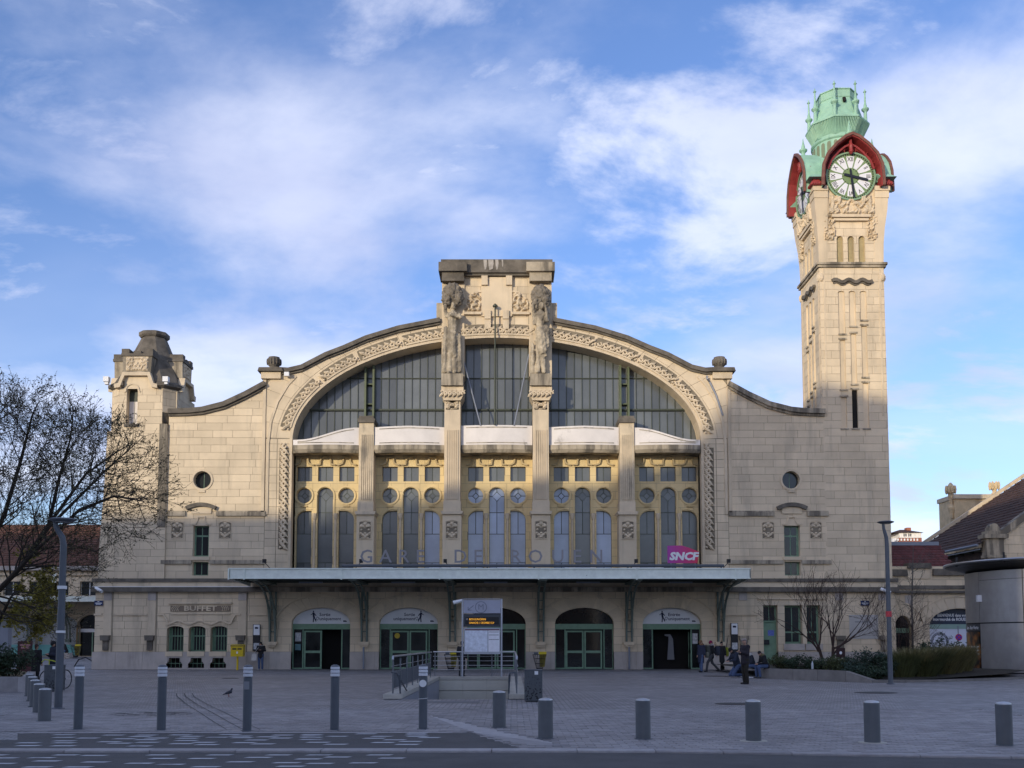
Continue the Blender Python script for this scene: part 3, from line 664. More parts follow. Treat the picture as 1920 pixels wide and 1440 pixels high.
# --- pediment block
ps = rect(-2.1, 2.1, 20.9, 25.0)
lh = [arc(s*1.35, 22.9, .75, 1.0, 90, (180 if s < 0 else 0), 8)+[(s*2.1, 22.5), (s*1.35, 22.5)] for s in (-1, 1)]
crown = [(x, z) for x, z in ell(.0, 60) if abs(x) < 2.1]
wall(ST, 'pediment_wall', rect(-2.06, 2.06, 21.9, 25.2), [], FM, .5, .9, STONE, 1.2, store='st')
m = MB(); m.prism(rect(-3.55, 3.55, 25.15, 26.0), FM, -1.4, .45); m.prism(rect(-3.5, 3.5, 25.0, 25.2), FM, -1.4, .3); m.obj('attic_slab', STONED, ST)
for xs_ in ((-.85, -.62), (-.55, -.2), (-.1, .12), (.3, .42)): MB().prism([(xs_[0], 25.98), (xs_[0]+.03, 25.6), (xs_[0]+.09, 25.3), (xs_[1]-.06, 25.38), (xs_[1], 25.7), (xs_[1]-.02, 25.98)], FM, .445, .456).obj('pale_run_mark', M('lime_run', (.36, .33, .29), .9, nv=.3, ns=5), ST)
MB().prism(rect(-21.28, -20.78, 8.9, 15.45), FM, .1, .19).obj('stained_pier', STONEM, ST)
m = MB(); m.prism(rect(-.98, .98, 22.4, 24.95), FM, 0, .14); m.obj('centre_panel', STONE, ST)
for s in (-1, 1):
    m = MB(); relief(m, min(s*.98, s*2.06), max(s*.98, s*2.06), 22.75, 24.0, FM, .026, .22, 21+s, 30, .06, False, mask=lambda x, z: ((abs(x)-.98)/1.1)**2+((z-22.75)/1.25)**2 < 1.05); m.obj('carved_panel', STONE2, ST)
    m = MB(); strip(m, [(s*(.98+1.12*cos(R(t))), 22.75+1.3*sin(R(t))) for t in range(0, 91, 10)], .12, FM, 0, .1); m.prism(rect(min(s*.98, s*2.1), max(s*.98, s*2.1), 22.5, 22.66), FM, 0, .25); m.prism(rect(s*.78-.2, s*.78+.2, 24.4, 25.0), FM, .1, .3); m.prism(rect(s*.58-.2, s*.58+.2, 22.2, 22.75), FM, .1, .28); m.prism(rect(s*.58-.2, s*.58+.2, 21.6, 22.2), FM, 0, .2); m.obj('pediment_trim', STONE2, ST)
# --- statues: two draped figures bearing loads
def statue(x, male):
    b = Vector((XC+x, F-.42, 18.5)); P = lambda a, d, z: (b.x+a, b.y-d, b.z+z)
    k = 1 if male else -1
    pts = [(P(-.18, .05, .1), P(-.14, .05, 1.2), .17, .16), (P(.2, .05, .1), P(.14, .05, 1.2), .16, .17), (P(-.14, .05, 1.2), P(-.1, .03, 2.5), .18, .24), (P(.14, .08, 1.2), P(.1, .03, 2.5), .18, .24),
           (P(0, 0, 2.4), P(0, .02, 3.1), .32, .30), (P(0, 0, 3.1), P(0, .02, 3.75), .3, .4), (P(-.38, .02, 3.85), P(.38, .02, 3.85), .17, .17), (P(0, .05, 3.9), P(.0, .12, 4.3), .13, .2),
           (P(.05, .22, 4.42), (.2, .22, .27)),
           (P(-.42, .05, 3.85), P(-.48, .32, 4.35), .13, .11), (P(-.48, .32, 4.35), P(-.28, .3, 4.85), .11, .09), (P(.42, .05, 3.85), P(.5 if male else .42, .38, 3.6 if male else 3.4), .13, .12), (P(.5 if male else .42, .38, 3.6 if male else 3.4), P(-.1 if male else .3, .45, 3.75 if male else 4.3), .12, .09),
           (P(-.2, .3, .08), (.14, .24, .1)), (P(.22, .3, .08), (.14, .24, .1))]
    ld = []
    if male:   # heavy bundle over the bowed head, long cloth hanging on both sides
        ld = [(P(-.02, .15, 5.2), (.66, .5, .62)), (P(-.3, .2, 4.8), (.4, .4, .45)), (P(.35, .2, 4.9), (.36, .4, .5)), (P(.0, .2, 5.55), (.5, .42, .3))]
        pts += [(P(-.45, 0, 3.0), P(-.5, 0, .3), .16, .22), (P(.42, 0, 2.6), P(.45, 0, .3), .12, .16), (P(0, .1, 2.6), P(.05, .16, 1.4), .3, .2)]
    else:      # sheaf of falling hair and folds gathered at the hip
        ld = [(P(0, .05, 5.1), (.62, .42, .72)), (P(-.3, .1, 4.7), (.28, .34, .6)), (P(.32, .12, 4.75), (.28, .36, .55))]
        pts += [(P(-.35, .05, 4.5), P(-.42, .05, 3.3), .22, .1), (P(.4, .1, 4.8), P(.45, .1, 4.0), .25, .15),
                (P(0, .1, 2.75), P(.1, .12, 1.6), .38, .36), (P(.35, .1, 3.0), P(.42, .12, 1.9), .24, .16), (P(-.35, .1, 2.2), P(.35, .2, 1.2), .07, .07), (P(-.5, -.05, 2.0), P(-.52, -.05, .2), .12, .2)]
    o = blob(pts, 'statue', STATUE, ST, .045, disp=.13, ds=.17)
    blob(ld, 'carried_load', M('statue_dark_stone', (.19, .165, .13), .95, nv=.35, ns=2.5, streak=.5, sc_=(.08, .07, .06)), o, .045, disp=.28, ds=.16)
statue(-2.78, True); statue(2.78, False)
# --- ground floor
holes = []; dcs = [0, -5.48, 5.48, -10.95, 10.95]
def archhole(c, hw, z0, zs, rise, n=12): return [(c-hw, z0), (c+hw, z0), (c+hw, zs)]+arc(c, zs, hw, rise, 0, 180, n)[1:]
for c in dcs: holes.append(archhole(c, 1.83, 0.0, 2.85, 1.0))
bw_ = [-20.02, -18.66, -17.3]
for c in bw_:
    holes.append(archhole(c, .53, 1.12, 2.5, .2, 8)); holes.append([(c-.5, .1), (c+.5, .1), (c+.5, .35), (c+.36, .5), (c+.34, .72), (c-.34, .72), (c-.36, .5), (c-.5, .35)])
RD = rect(16.65, 17.55, 0.0, 4.0); RW = [rect(17.98, 19.08, 1.6, 4.0), rect(19.35, 20.2, 1.6, 4.0)]
holes += [RD]+RW
gol = [(-25.05, 0), (24.9, 0), (24.9, GF), (-25.05, GF)]
# openings that touch the floor are notches of the outline
def notched(z0, z1, x0, x1, hs):
    pts = [(x0, z0)]
    for h in sorted([h for h in hs if min(p[1] for p in h) <= z0+1e-6], key=lambda h: min(p[0] for p in h)):
        i = min(range(len(h)), key=lambda i: (h[i][1], h[i][0])); q = h[i:]+h[:i]
        pts += [q[0]]+q[1:][::-1]
    return pts+[(x1, z0), (x1, z1), (x0, z1)], [h for h in hs if min(p[1] for p in h) > z0+1e-6]
o1, h1 = notched(0, GF, -25.05, 24.9, holes)
wall(ST, 'ground_floor_wall', o1, h1, FM, .475, 1.05, STONE, .5, store='st', z0=1.1)
FP = FR((XC, F-.06, 0), (1, 0, 0), (0, -1, 0))
o2, h2 = notched(0, 1.1, -25.15, 24.95, [[(max(p[0], -99), min(p[1], 1.1)) for p in h] for h in holes if min(p[1] for p in h) <= 0] and [rect(c-1.83, c+1.83, 0, 1.1) for c in dcs]+[rect(16.65, 17.55, 0, 1.1)])
segs = [(-25.15, -12.78), (-9.12, -7.31), (-3.65, -1.83), (1.83, 3.65), (7.31, 9.12), (12.78, 16.65), (17.55, 24.95)]
for a, b in segs:
    hs = [h for h in holes if len(h) == 8 and a < h[0][0] < b and max(p[1] for p in h) < .8]
    wall(ST, 'plinth', rect(a, b, 0, 1.1), hs, FP, 1.1, 1.5, STONEG, .5, store='st', jitter=.002)
for c in dcs:                                          # door arch rings
    m0 = MB(); n = 15
    for k in range(n):
        t0, t1 = 8+164*k/n+.4, 8+164*(k+1)/n-.4
        q = [(c+1.84*cos(R(t)), 2.85+1.01*sin(R(t))) for t in (t0, (t0+t1)/2, t1)]+[(c+2.75*cos(R(t)), 2.75+1.78*sin(R(t))) for t in (t1, (t0+t1)/2, t0)]
        MB().prism(q, FM, .0, .05).obj('voussoir', STONE, ST)
    m = MB(); strip(m, [(c-3.1, 3.02), (c-2.5, 3.05), (c-2.42, 3.1)]+[(c+2.85*cos(R(t)), 2.8+1.85*sin(R(t))) for t in range(165, 14, -10)]+[(c+2.42, 3.1), (c+2.5, 3.05), (c+3.1, 3.02)], .1, FM, 0, .1); m.obj('hood_mould', STONE2, ST)
# cornices between the floors, bands, grooves
for x0, x1 in ((-25.2, -14.2), (-14.2, 14.2), (14.2, 25.05)):
    m = MB(); m.prism(rect(x0, x1, 5.45, 5.66), FM, -.3, .3); m.prism(rect(x0, x1, 4.83, 5.12), FM, -.3, .36); m.obj('cornice', STONED if abs(x0+x1) > 1 else STONEM, ST)
    m = MB(); m.prism(rect(x0+.05, x1-.05, 5.1, 5.46), FM, -.2, .2); m.obj('cornice_band', STONE2, ST)
m = MB(); m.prism(rect(-25.15, -15.2, 5.12, 5.15), FM, .2, .38); m.obj('zinc_flashing', WHITEP, ST)
for x in (-23.95, -21.2, -15.55): MB().prism(rect(x-.55, x-.06, 1.1, 4.83), FM, 0, .07).obj('flat_pier', STONE2, ST)
for x in (-23.95, -21.2, -15.55):
    m = MB(); m.prism(rect(x-.03, x+.03, 1.1, 4.83), FM, .02, .035); m.obj('shadow_groove', MORTAR, ST)
    m = MB(); m.prism(rect(x-.56, x-.05, 4.3, 4.8), FM, .05, .1); m.obj('pier_block', STONEG, ST)
    m = MB(); m.prism([(x-.6, 1.8), (x-.1, 1.8), (x-.06, 2.12), (x-.64, 2.12)], FM, 0, .36); m.prism(rect(x-.52, x-.18, 1.2, 1.82), FM, 0, .2); m.obj('console', STONED, ST)
for x0, x1 in ((-25.1, -24.6), (-23.9, -21.75), (-15.5, -13.9), (13.9, 16.3)):
    m = MB(); m.prism(rect(x0, x1, 3.36, 3.48), FM, 0, .1); m.obj('string_course', STONE2, ST)
m = MB(); strip(m, [(-21.15, 3.42), (-20.75, 3.42), (-20.55, 3.05), (-20.5, 2.9)]+[(-20.5+.02*k*1.985, 2.93+.11*sin((k*.0397-.34)*2*pi/1.33)) for k in range(0, 100, 4)]+[(-16.55, 2.9), (-16.5, 3.05), (-16.3, 3.42), (-15.95, 3.42)], .1, FM, 0, .12); m.obj('wavy_label', STONE2, ST)
for c in bw_:
    h = archhole(c, .53, 1.12, 2.5, .2, 8)
    window(ST, h, [rect(c-.36+.2*k, c-.17+.2*k, a, b) for k in range(4) for a, b in ((1.2, 2.1), (2.12, 2.7))], FM, .46, GLASSD, GREEN, 'arched_casement', j=.012)
    m = MB()
    for k in range(6): x = c-.42+.17*k; m.box(XC+x-.012, XC+x+.012, F+.2, F+.224, 1.15, 2.6)
    m.prism(rect(c-.5, c+.5, 2.05, 2.09), FM, -.22, -.19); m.obj('window_bars', GREEN, ST)
    m = MB(); m.prism(rect(c-.56, c+.5, .82, 1.12), FM, -.4, .12); m.obj('window_sill', STONE2, ST)
    m = MB(); m.prism(rect(c-.5, c+.5, .1, .75), FM, -.45, -.42); o = m.obj('basement_vent', DARK, ST)
    m = MB(); m.prism(rect(c-.5, c+.5, .36, .39), FM, -.2, -.17)
    for k in range(3): m.prism(rect(c-.28+.26*k, c-.26+.26*k, .1, .72), FM, -.2, -.18)
    m.obj('grille', GREEN, o)
    for k in range(4):
        t0, t1 = 145-22*k, 125-22*k
        q = [(c+.55*cos(R(t))/.82, 2.35+.45*sin(R(t))) for t in (t1, t0)]+[(c+.8*cos(R(t)), 2.35+.68*sin(R(t))) for t in (t0, t1)]
        MB().prism(q[::-1], FM, 0, .04).obj('voussoir', STONE, ST)
# BUFFET name panel, cut in stone
m = MB(); m.prism(rect(-20.45, -16.5, 4.08, 4.2), FM, 0, .14); m.prism(rect(-20.3, -16.6, 3.42, 3.5), FM, 0, .08); m.obj('panel_moulding', STONE2, ST)
m = MB(); m.prism(rect(-20.35, -16.6, 3.6, 3.98), FM, .02, .05); NP = m.obj('name_panel', M('panel_stone', (.22, .17, .12), .9), ST)
text('BUFFET', .44, FM, -18.48, 3.79, .055, NP, STONE, ext=.02, bold=.012, sx=1.42)
m = MB()
for s in (-1, 1):
    for k in range(4): m.tube([FM(-18.48+s*(1.36+.12*k), 3.63, .06), FM(-18.48+s*(1.42+.12*k), 3.8, .07), FM(-18.48+s*(1.3+.12*k), 3.95, .06)], .025, 4)
m.obj('leaf_carving', STONE, NP)
# --- service door and windows on the right
o = MB().prism(RD, FM, -.45, -.40).obj('service_door', GREEN, ST)
MB().prism(rect(16.75, 17.45, 3.05, 3.9), FM, -.4, -.385).obj('pane', GLASSD, o)
m = MB(); m.prism(rect(16.72, 17.48, .25, 1.4), FM, -.4, -.38); m.prism(rect(16.72, 17.48, 1.6, 2.85), FM, -.4, -.38); m.prism(rect(17.08, 17.12, 3.05, 3.9), FM, -.4, -.37); m.prism(rect(16.62, 17.55, 2.95, 3.03), FM, -.4, -.33); m.obj('door_panel', GREEN, o)
MB().prism(rect(16.72, 17.08, 1.55, 1.85), FM, -.38, -.28).obj('letter_box', BLACK, o)
MB().prism(rect(17.02, 17.4, 2.1, 2.45), FM, -.38, -.37).obj('notice', M('blue_notice', (.12, .17, .5), .5, nv=.4, ns=14), o)
for r in RW:
    x0, x1 = r[0][0], r[1][0]; xm = (x0+x1)/2
    o = window(ST, r, [rect(a, b, c, d) for a, b in ((x0+.1, xm), (xm, x1-.1)) for c, d in ((1.7, 2.3), (2.35, 3.9))], FM, .42, GLASSD, GREEN, 'casement_window', j=.03)
    m = MB(); m.prism(rect(x0-.1, x1+.1, 1.2, 1.6), FM, -.4, .12); m.obj('window_sill', STONEG, ST)
m = MB(); m.prism(rect(16.3, 20.6, 4.36, 4.44), FM, 0, .12); m.obj('string_course', STONE2, ST)
for x in (15.4, 21.4, 24.1):
    MB().prism(rect(x-.25, x+.25, 4.3, 4.8), FM, .02, .08).obj('pier_block', STONEG, ST)
    m = MB(); m.prism(rect(x-.28, x+.28, 1.85, 2.1), FM, 0, .3); m.prism(rect(x-.2, x+.2, 1.2, 1.85), FM, 0, .18); m.obj('console', STONEM, ST)
o = MB().prism(rect(22.0, 23.8, 1.9, 3.4), FM, .022, .05).obj('painted_panel', M('pale_panel', (.42, .40, .37), .8), ST)
MB().prism(rect(22.35, 23.3, 2.92, 3.0), FM, .05, .054).obj('faded_lettering', M('faded_lettering', (.25, .25, .25), .8), o)
emit_blocks('st', 300)
# solid hall body behind the facade
m = MB(); m.prism([(-20.6, 0.01), (20.6, .01), (20.6, 12)]+[(x*.98, z-.9) for x, z in ell(.3, 24)][::1]+[(-20.6, 12)], FM, -30, -1.56); m.obj('hall_body', STONED, ST)
m = MB(); m.box(X0, X1, F+.5, y1, 5, 17.7); [m.box(XC+a+.03, XC+b-.03, F+.51, F+1.55, .01, 5.15) for a, b in segs]; m.obj('turret_core', STONE2, ST)
m = MB(); m.box(XC-20.7, XC-12.9, F+.45, F+1.5, 5.2, 16); m.box(XC+12.9, XC+20.6, F+.45, F+1.5, 5.2, 16); m.obj('wing_core', STONE2, ST)
# ================================================================ DOORS
DK = M('door_glass', (.012, .014, .014), .06, spec=.5, nv=.2, island=.3)
def doorset(c, sign, mirror, opening, label):
    t = thing('entrance_doors', label, 'door', (XC+c, F+.4, 0), 'glazed doors under the canopy')
    d = -.42
    m = MB(); m.prism(rect(c-1.83, c+1.83, 2.5, 2.84), FM, d-.08, d+.12); m.obj('transom_beam', GREEN, t)
    h = [(c-1.83, 2.84), (c+1.83, 2.84), (c+1.83, 2.86)]+arc(c, 2.86, 1.83, .98, 0, 180, 14)[1:]
    fan_ = MB().prism(h, FM, d, d+.03).obj('fanlight', WHITEP if sign else DK, t)
    INK = M('navy_ink', (.02, .022, .05), .6)
    if sign:
        x = c+(-.18 if not mirror else .36)
        for i, wd in enumerate(sign): text(wd, .285, FM, x-(.42 if not mirror else -.42) if False else x+(0 if not mirror else 0), 3.42-.26*i, d+.032, fan_, INK, ext=.002, align='LEFT' if not mirror else 'RIGHT', bold=.004)
        px = c-.5 if not mirror else c+.68; k = 1 if not mirror else -1
        m = MB(); m.prism([(px-k*.05+.045*cos(a*pi/5), 3.62+.05*sin(a*pi/5)) for a in range(10)], FM, d+.03, d+.034)
        for pa, w_ in (([(px-k*.06, 3.56), (px-k*.02, 3.25)], .12), ([(px-k*.03, 3.27), (px-k*.06, 2.95)], .065), ([(px, 3.27), (px+k*.12, 3.0)], .065), ([(px-k*.05, 3.52), (px-k*.22, 3.4)], .04), ([(px, 3.5), (px+k*.12, 3.35)], .05)): strip(m, pa, w_, FM, d+.03, d+.034)
        strip(m, [(px+k*.1, 3.12), (px+k*.22, 3.08), (px+k*.3, 3.22), (px+k*.18, 3.28)], .025, FM, d+.03, d+.034, closed=True)
        m.obj('traveller_symbol', INK, fan_)
        m = MB(); m.prism([(c+1.32, 2.97), (c+1.55, 2.97), (c+1.55, 3.02), (c+1.48, 3.06), (c+1.32, 3.06)], FM, d+.03, d+.034); m.obj('logo', INK, fan_)
    # frame posts and leaves
    m = MB()
    for x in (-1.83, -1.22, 1.22, 1.77): m.prism(rect(c+x, c+x+.07, 0.02, 2.5), FM, d-.03, d+.05)
    m.prism(rect(c-1.8, c-1.2, .02, .1), FM, d-.02, d+.04); m.prism(rect(c+1.22, c+1.8, .02, .1), FM, d-.02, d+.04); m.obj('door_frame', GREEN, t)
    for x0, x1 in ((-1.76, -1.22), (1.29, 1.77)): MB().prism(rect(c+x0, c+x1, .1, 2.5), FM, d, d+.012).obj('side_pane', DK, t)
    leaves = {'both': [(-1.14, -.02), (.02, 1.14)], 'left': [(-1.12, .0)], 'narrow': [(-1.22, -1.12), (1.1, 1.18)]}[opening]
    for x0, x1 in leaves:
        m = MB(); a, b = c+x0, c+x1
        for r in (rect(a, a+.1, .03, 2.42), rect(b-.1, b, .03, 2.42), rect(a+.1, b-.1, .03, .14), rect(a+.1, b-.1, 2.32, 2.42), rect(a+.1, b-.1, 1.02, 1.17)): m.prism(r, FM, d-.02, d+.03)
        lf = m.obj('door_leaf', GREEN, t)
        if b-a > .5:
            for z0, z1 in ((.14, 1.02), (1.17, 2.32)): MB().prism(rect(a+.1, b-.1, z0, z1), FM, d-.005, d+.005).obj('pane', DK, lf)
    # dark vestibule behind
    m = MB(); x0, x1 = XC+c-1.9, XC+c+1.9
    m.add([(x0, F+1.5, 0), (x1, F+1.5, 0), (x1, F+1.5, 4), (x0, F+1.5, 4), (x0, F+.52, 0), (x1, F+.52, 0), (x1, F+.52, 4), (x0, F+.52, 4)], [(0, 1, 2, 3), (0, 3, 7, 4), (1, 5, 6, 2), (3, 2, 6, 7)]); m.obj('vestibule', DARK, t)
    if opening == 'left':
        m = MB(); m.prism(rect(c-1.68, c-1.32, 1.75, 2.3), FM, d+.014, d+.018); m.obj('poster', M('printed_poster', (.45, .46, .47), .6, nv=.5, ns=9), t)
        MB().prism(rect(c-1.68, c-1.32, 1.2, 1.58), FM, d+.014, d+.018).obj('poster', M('teal_poster', (.10, .20, .22), .6, nv=.3, ns=9), t)
    if opening == 'narrow':
        m = MB(); m.prism(rect(c+1.34, c+1.66, 1.6, 2.25), FM, d+.014, d+.018); m.obj('poster', M('printed_poster', (.45, .46, .47), .6), t)
        MB().prism([(c-.15, .6), (c+.3, .6), (c+.22, 1.9), (c+.05, 2.2), (c-.3, 2.2), (c-.3, 2.1), (c-.05, 2.05)], FM, -1.1, -1.05).obj('ticket_column', M('grey_column', (.16, .16, .17), .5), t)
    if sign and mirror:
        m = MB(); m.prism([(c-.75+.17*cos(a*pi/8), 2.1+.17*sin(a*pi/8)) for a in range(16)], FM, d+.006, d+.012); m.obj('round_sticker', M('yellow_sticker', (.45, .33, .03), .6), t)
doorset(-10.95, ('Sortie', 'uniquement'), False, 'left', 'leftmost glazed station doors, left leaf shut, white arched exit sign above')
doorset(-5.48, ('Sortie', 'uniquement'), True, 'both', 'closed green double doors with yellow round sticker and white exit sign')
doorset(0, None, False, 'both', 'green glazed doors behind the map panel of the stairwell')
doorset(5.48, None, False, 'both', 'closed green double doors under a dark unsigned fanlight')
doorset(10.95, ('Entrée', 'uniquement'), False, 'narrow', 'wide open station entrance with white arched entry sign above')
# ================================================================ CANOPY
CN = thing('entrance_canopy', 'long pale green iron canopy over the station doors', 'canopy', (XC, F, 0))
CD = 5.0
fj = [-15.34, -14.45, -8.85, -3.2, 2.5, 8.15, 13.85, 14.72]
for a, b in zip(fj[:-1], fj[1:]):
    m = MB(); m.prism(rect(a+.012, b-.012, 5.36, 5.90), FM, CD-.08, CD); m.prism(rect(a+.012, b-.012, 5.33, 5.38), FM, CD-.1, CD+.04); m.prism(rect(a+.012, b-.012, 5.88, 5.95), FM, CD-.1, CD+.05); m.obj('fascia_panel', CANOPY, CN)
    m = MB(); m.prism(rect(a-.04, a+.04, 5.28, 5.92), FM, CD, CD+.07); m.obj('fascia_strap', CANOPY, CN)
m = MB()
for x in (fj[0], fj[-1]-.06): m.add([FM(x, 5.36, CD), FM(x, 5.9, CD), FM(x, 5.6, .36), FM(x, 5.15, .36), FM(x+.06, 5.36, CD), FM(x+.06, 5.9, CD), FM(x+.06, 5.6, .36), FM(x+.06, 5.15, .36)], [(0, 1, 2, 3), (7, 6, 5, 4), (0, 4, 5, 1), (3, 2, 6, 7), (0, 3, 7, 4), (1, 5, 6, 2)])
m.obj('fascia_end', CANOPY, CN)
m = MB(); m.prism([(.36, 5.52), (CD-.1, 5.78), (CD-.1, 5.84), (.36, 5.58)], lambda a, b, d: FM(fj[0]+.1+d, b, a), 0, fj[-1]-fj[0]-.2); m.obj('canopy_roof', GREEND, CN)
for k in range(7):
    d = .8+.62*k; m = MB(); m.prism(rect(fj[0]+.1, fj[-1]-.1, 5.35, 5.48), FM, d, d+.07); m.obj('purlin', GREEND, CN)
for x in (-11, -5.5, 0, 5.5, 11): MB().prism(rect(x-.7, x+.7, 5.2, 5.28), FM, 3.0, 3.12).obj('strip_light', ZINC, CN)
GIR = M('painted_girder', (.12, .15, .125), .55, nv=.2, ns=4)
for x in (-13.95, -8.24, -2.75, 2.75, 8.24, 13.95):
    m = MB()
    for dx in (-.2, .13):
        pa = [(.12, 1.75), (.16, 2.4), (.28, 3.1), (.55, 3.75), (1.0, 4.3), (1.7, 4.78), (2.7, 5.1), (4.2, 5.27), (4.9, 5.3)]
        for wd, sh in ((.13, 0), (.08, .42)):
            P_ = [(p[0]+(sh*.75 if i < 6 else sh*.2), p[1]-(sh*.15 if i < 5 else sh*.5)) for i, p in enumerate(pa)] if sh else pa
            rs = [[FM(x+dx, z, d-wd/2), FM(x+dx+.11, z, d-wd/2), FM(x+dx+.11, z-.05, d+wd/2), FM(x+dx, z-.05, d+wd/2)] for d, z in P_]
            m.rings(rs) if not sh else None
        for i in range(1, 8): m.box(XC+x+dx+.02, XC+x+dx+.09, F-pa[i][0]-.05, F-.02, pa[i][1]-.04, pa[i][1]+.04) if i < 4 else None
        m.prism(rect(x+dx, x+dx+.11, 1.75, 5.3), FM, .03, .16)
    for i in range(1, 8): m.box(XC+x-.12, XC+x+.15, F-pa[i][0]-.06, F-pa[i][0]+.02, pa[i][1]-.06, pa[i][1]-.01)
    m.prism(rect(x-.24, x+.26, 5.25, 5.36), FM, .3, CD-.1)
    o = m.obj('curved_bracket', GIR, CN)
    m = MB(); m.prism([(x-.3, 1.5), (x+.3, 1.5), (x+.34, 1.72), (x-.34, 1.72)], FM, .0, .32); m.prism(rect(x-.24, x+.24, 1.38, 1.5), FM, 0, .22); m.obj('bracket_corbel', STONE2, o)
for x in (-8.24, 8.24): MB().tube([FM(x, .05, .22), FM(x, 1.4, .22)], .06, 8).obj('downpipe', ZINC, CN)
# rail with the station name and the logo sign
SG = thing('station_name_sign', 'grey metal capital letters spelling the station name along the canopy edge', 'sign', (XC, F-CD, 5.95))
m = MB(); m.tube([FM(-8.85, 6.1, CD-.1), FM(13.2, 6.1, CD-.1)], .085, 8)
for k in range(9): m.prism(rect(-8.6+2.7*k, -8.5+2.7*k, 5.94, 6.1), FM, CD-.14, CD-.06)
m.obj('rail', STEEL, SG)
LET = M('grey_letter_metal', (.24, .235, .25), .6, 0, nv=.08)
for ch, px in zip('GAREDEROUEN', (687, 723, 757, 788, 863, 896, 967, 1004, 1046, 1082, 1118)):
    x = U(px, 1045, F-CD+.1)[0]-XC; text(ch, 1.08, FM, x, 6.60, CD-.1, SG, LET, 'letter', ext=.05, bold=.004)
for k in range(5): MB().prism(rect(-7.7+3.9*k, -5.9+3.9*k, 5.965, 5.99), FM, CD-.02, CD+.02).obj('light_tube', WHITEP, SG)
LG = thing('logo_sign', 'purple to red logo panel standing on the canopy', 'sign', (XC, F-CD, 6.15))
x0, x1 = U(1252, 1040, F-CD)[0]-XC, U(1311.5, 1040, F-CD)[0]-XC
m = MB(); m.prism([(x0, 6.24), (x1-.12, 6.24), (x1, 6.9), (x1-.55, 7.12), (x0+.8, 7.27), (x0, 7.25)], FM, CD-.14, CD-.06)
gm = bpy.data.materials.new('magenta_enamel'); gm.use_nodes = True; t = gm.node_tree
g = N(t, 'ShaderNodeNewGeometry'); sp = N(t, 'ShaderNodeSeparateXYZ'); t.links.new(g.outputs['Position'], sp.inputs[0])
mr = N(t, 'ShaderNodeMapRange', i_1=XC+x0, i_2=XC+x1); t.links.new(sp.outputs['X'], mr.inputs[0])
mi = N(t, 'ShaderNodeMix', data_type='RGBA'); mi.inputs[6].default_value = (.36, .03, .30, 1); mi.inputs[7].default_value = (.62, .012, .05, 1); t.links.new(mr.outputs[0], mi.inputs[0])
t.links.new(mi.outputs[2], t.nodes['Principled BSDF'].inputs['Base Color']); t.nodes['Principled BSDF'].inputs['Roughness'].default_value = .35
pn = m.obj('panel', gm, LG)
text('SNCF', .60, FM, (x0+x1)/2, 6.62, CD-.05, pn, WHITEP, ext=.006, shear=.18, bold=.03, sx=1.12)
m = MB()
for k in (.2, .9, 1.6): m.prism(rect(x0+k-.03, x0+k+.03, 5.95, 6.25), FM, CD-.14, CD-.08)
m.obj('support', ZINC, LG)
for x, s in ((-13.75, -1), (-8.0, 1), (-3.0, -1), (8.35, 1), (13.85, 1)):
    f = thing('floodlight', {-13.75: 'small black floodlight on an arm above the canopy, leftmost of five', -8.0: 'small black floodlight behind the first big letter', -3.0: 'small black floodlight between the two words over the canopy', 8.35: 'small black floodlight left of the logo sign', 13.85: 'small black floodlight right of the logo sign, rightmost of five'}[x], 'floodlight', FM(x, 5.9, 3.2), 'floodlights on the canopy roof')
    MB().tube([FM(x, 5.7, 3.2), FM(x+s*-.45, 5.95, 3.2), FM(x, 6.45, 3.2)], .025, 5).obj('arm', BLACK, f); MB().prism(rect(x-.1, x+.1, 6.4, 6.62), FM, 3.1, 3.3).obj('lamp_head', BLACK, f)
FP_ = thing('flagpole', 'thin dark flagpole with two slanting stays before the lunette', 'flagpole', FM(-.1, 15.3, -.05))
m = MB(); m.tube([FM(-.1, 15.3, .45), FM(-.1, 22.9, .45)], [.06, .045], 8); m.lathe([(.16, 0), (.16, .1), (.05, .2)], FM(-.1, 22.9, .45), 8); m.obj('pole', GREEND, FP_)
for a, b in (((-1.0, 15.3), (-2.25, 20.1)), ((1.1, 15.3), (2.05, 20.0))): MB().tube([FM(*a, .3), FM(*b, -.1)], .05, 6).obj('stay', ZINC, FP_)
# wall furniture
def wallsign(x, z0, z1, w_, label):
    t = thing('information_panel', label, 'sign', FM(x, z0, .06), 'tall information panels beside the doors')
    b = MB().prism(rect(x-w_/2, x+w_/2, z0, z1), FM, .07, .17).obj('case', BLACK, t); h = z1-z0
    MB().prism(rect(x-w_/2+.04, x+w_/2-.02, z0+h*.6, z1-.02), FM, .17, .178).obj('header', WHITEP, b)
    MB().prism([(x-.1, z1-.28), (x+.1, z1-.28), (x+.12, z1-.2), (x+.05, z1-.16), (x-.1, z1-.16)], FM, .178, .182).obj('logo', M('navy_ink', (.02, .022, .05), .6), b)
    MB().prism(rect(x-w_/2+.06, x+w_/2-.04, z0+.1, z0+h*.3), FM, .17, .178).obj('timetable', M('printed_poster', (.45, .46, .47), .6), b)
wallsign(U(482, 1190, F)[0]-XC, 1.15, 2.8, .44, 'black and white information panel left of the exit, beside the yellow letterbox')
wallsign(U(1376, 1190, F)[0]-XC, 1.15, 2.88, .44, 'black and white information panel right of the open entrance')
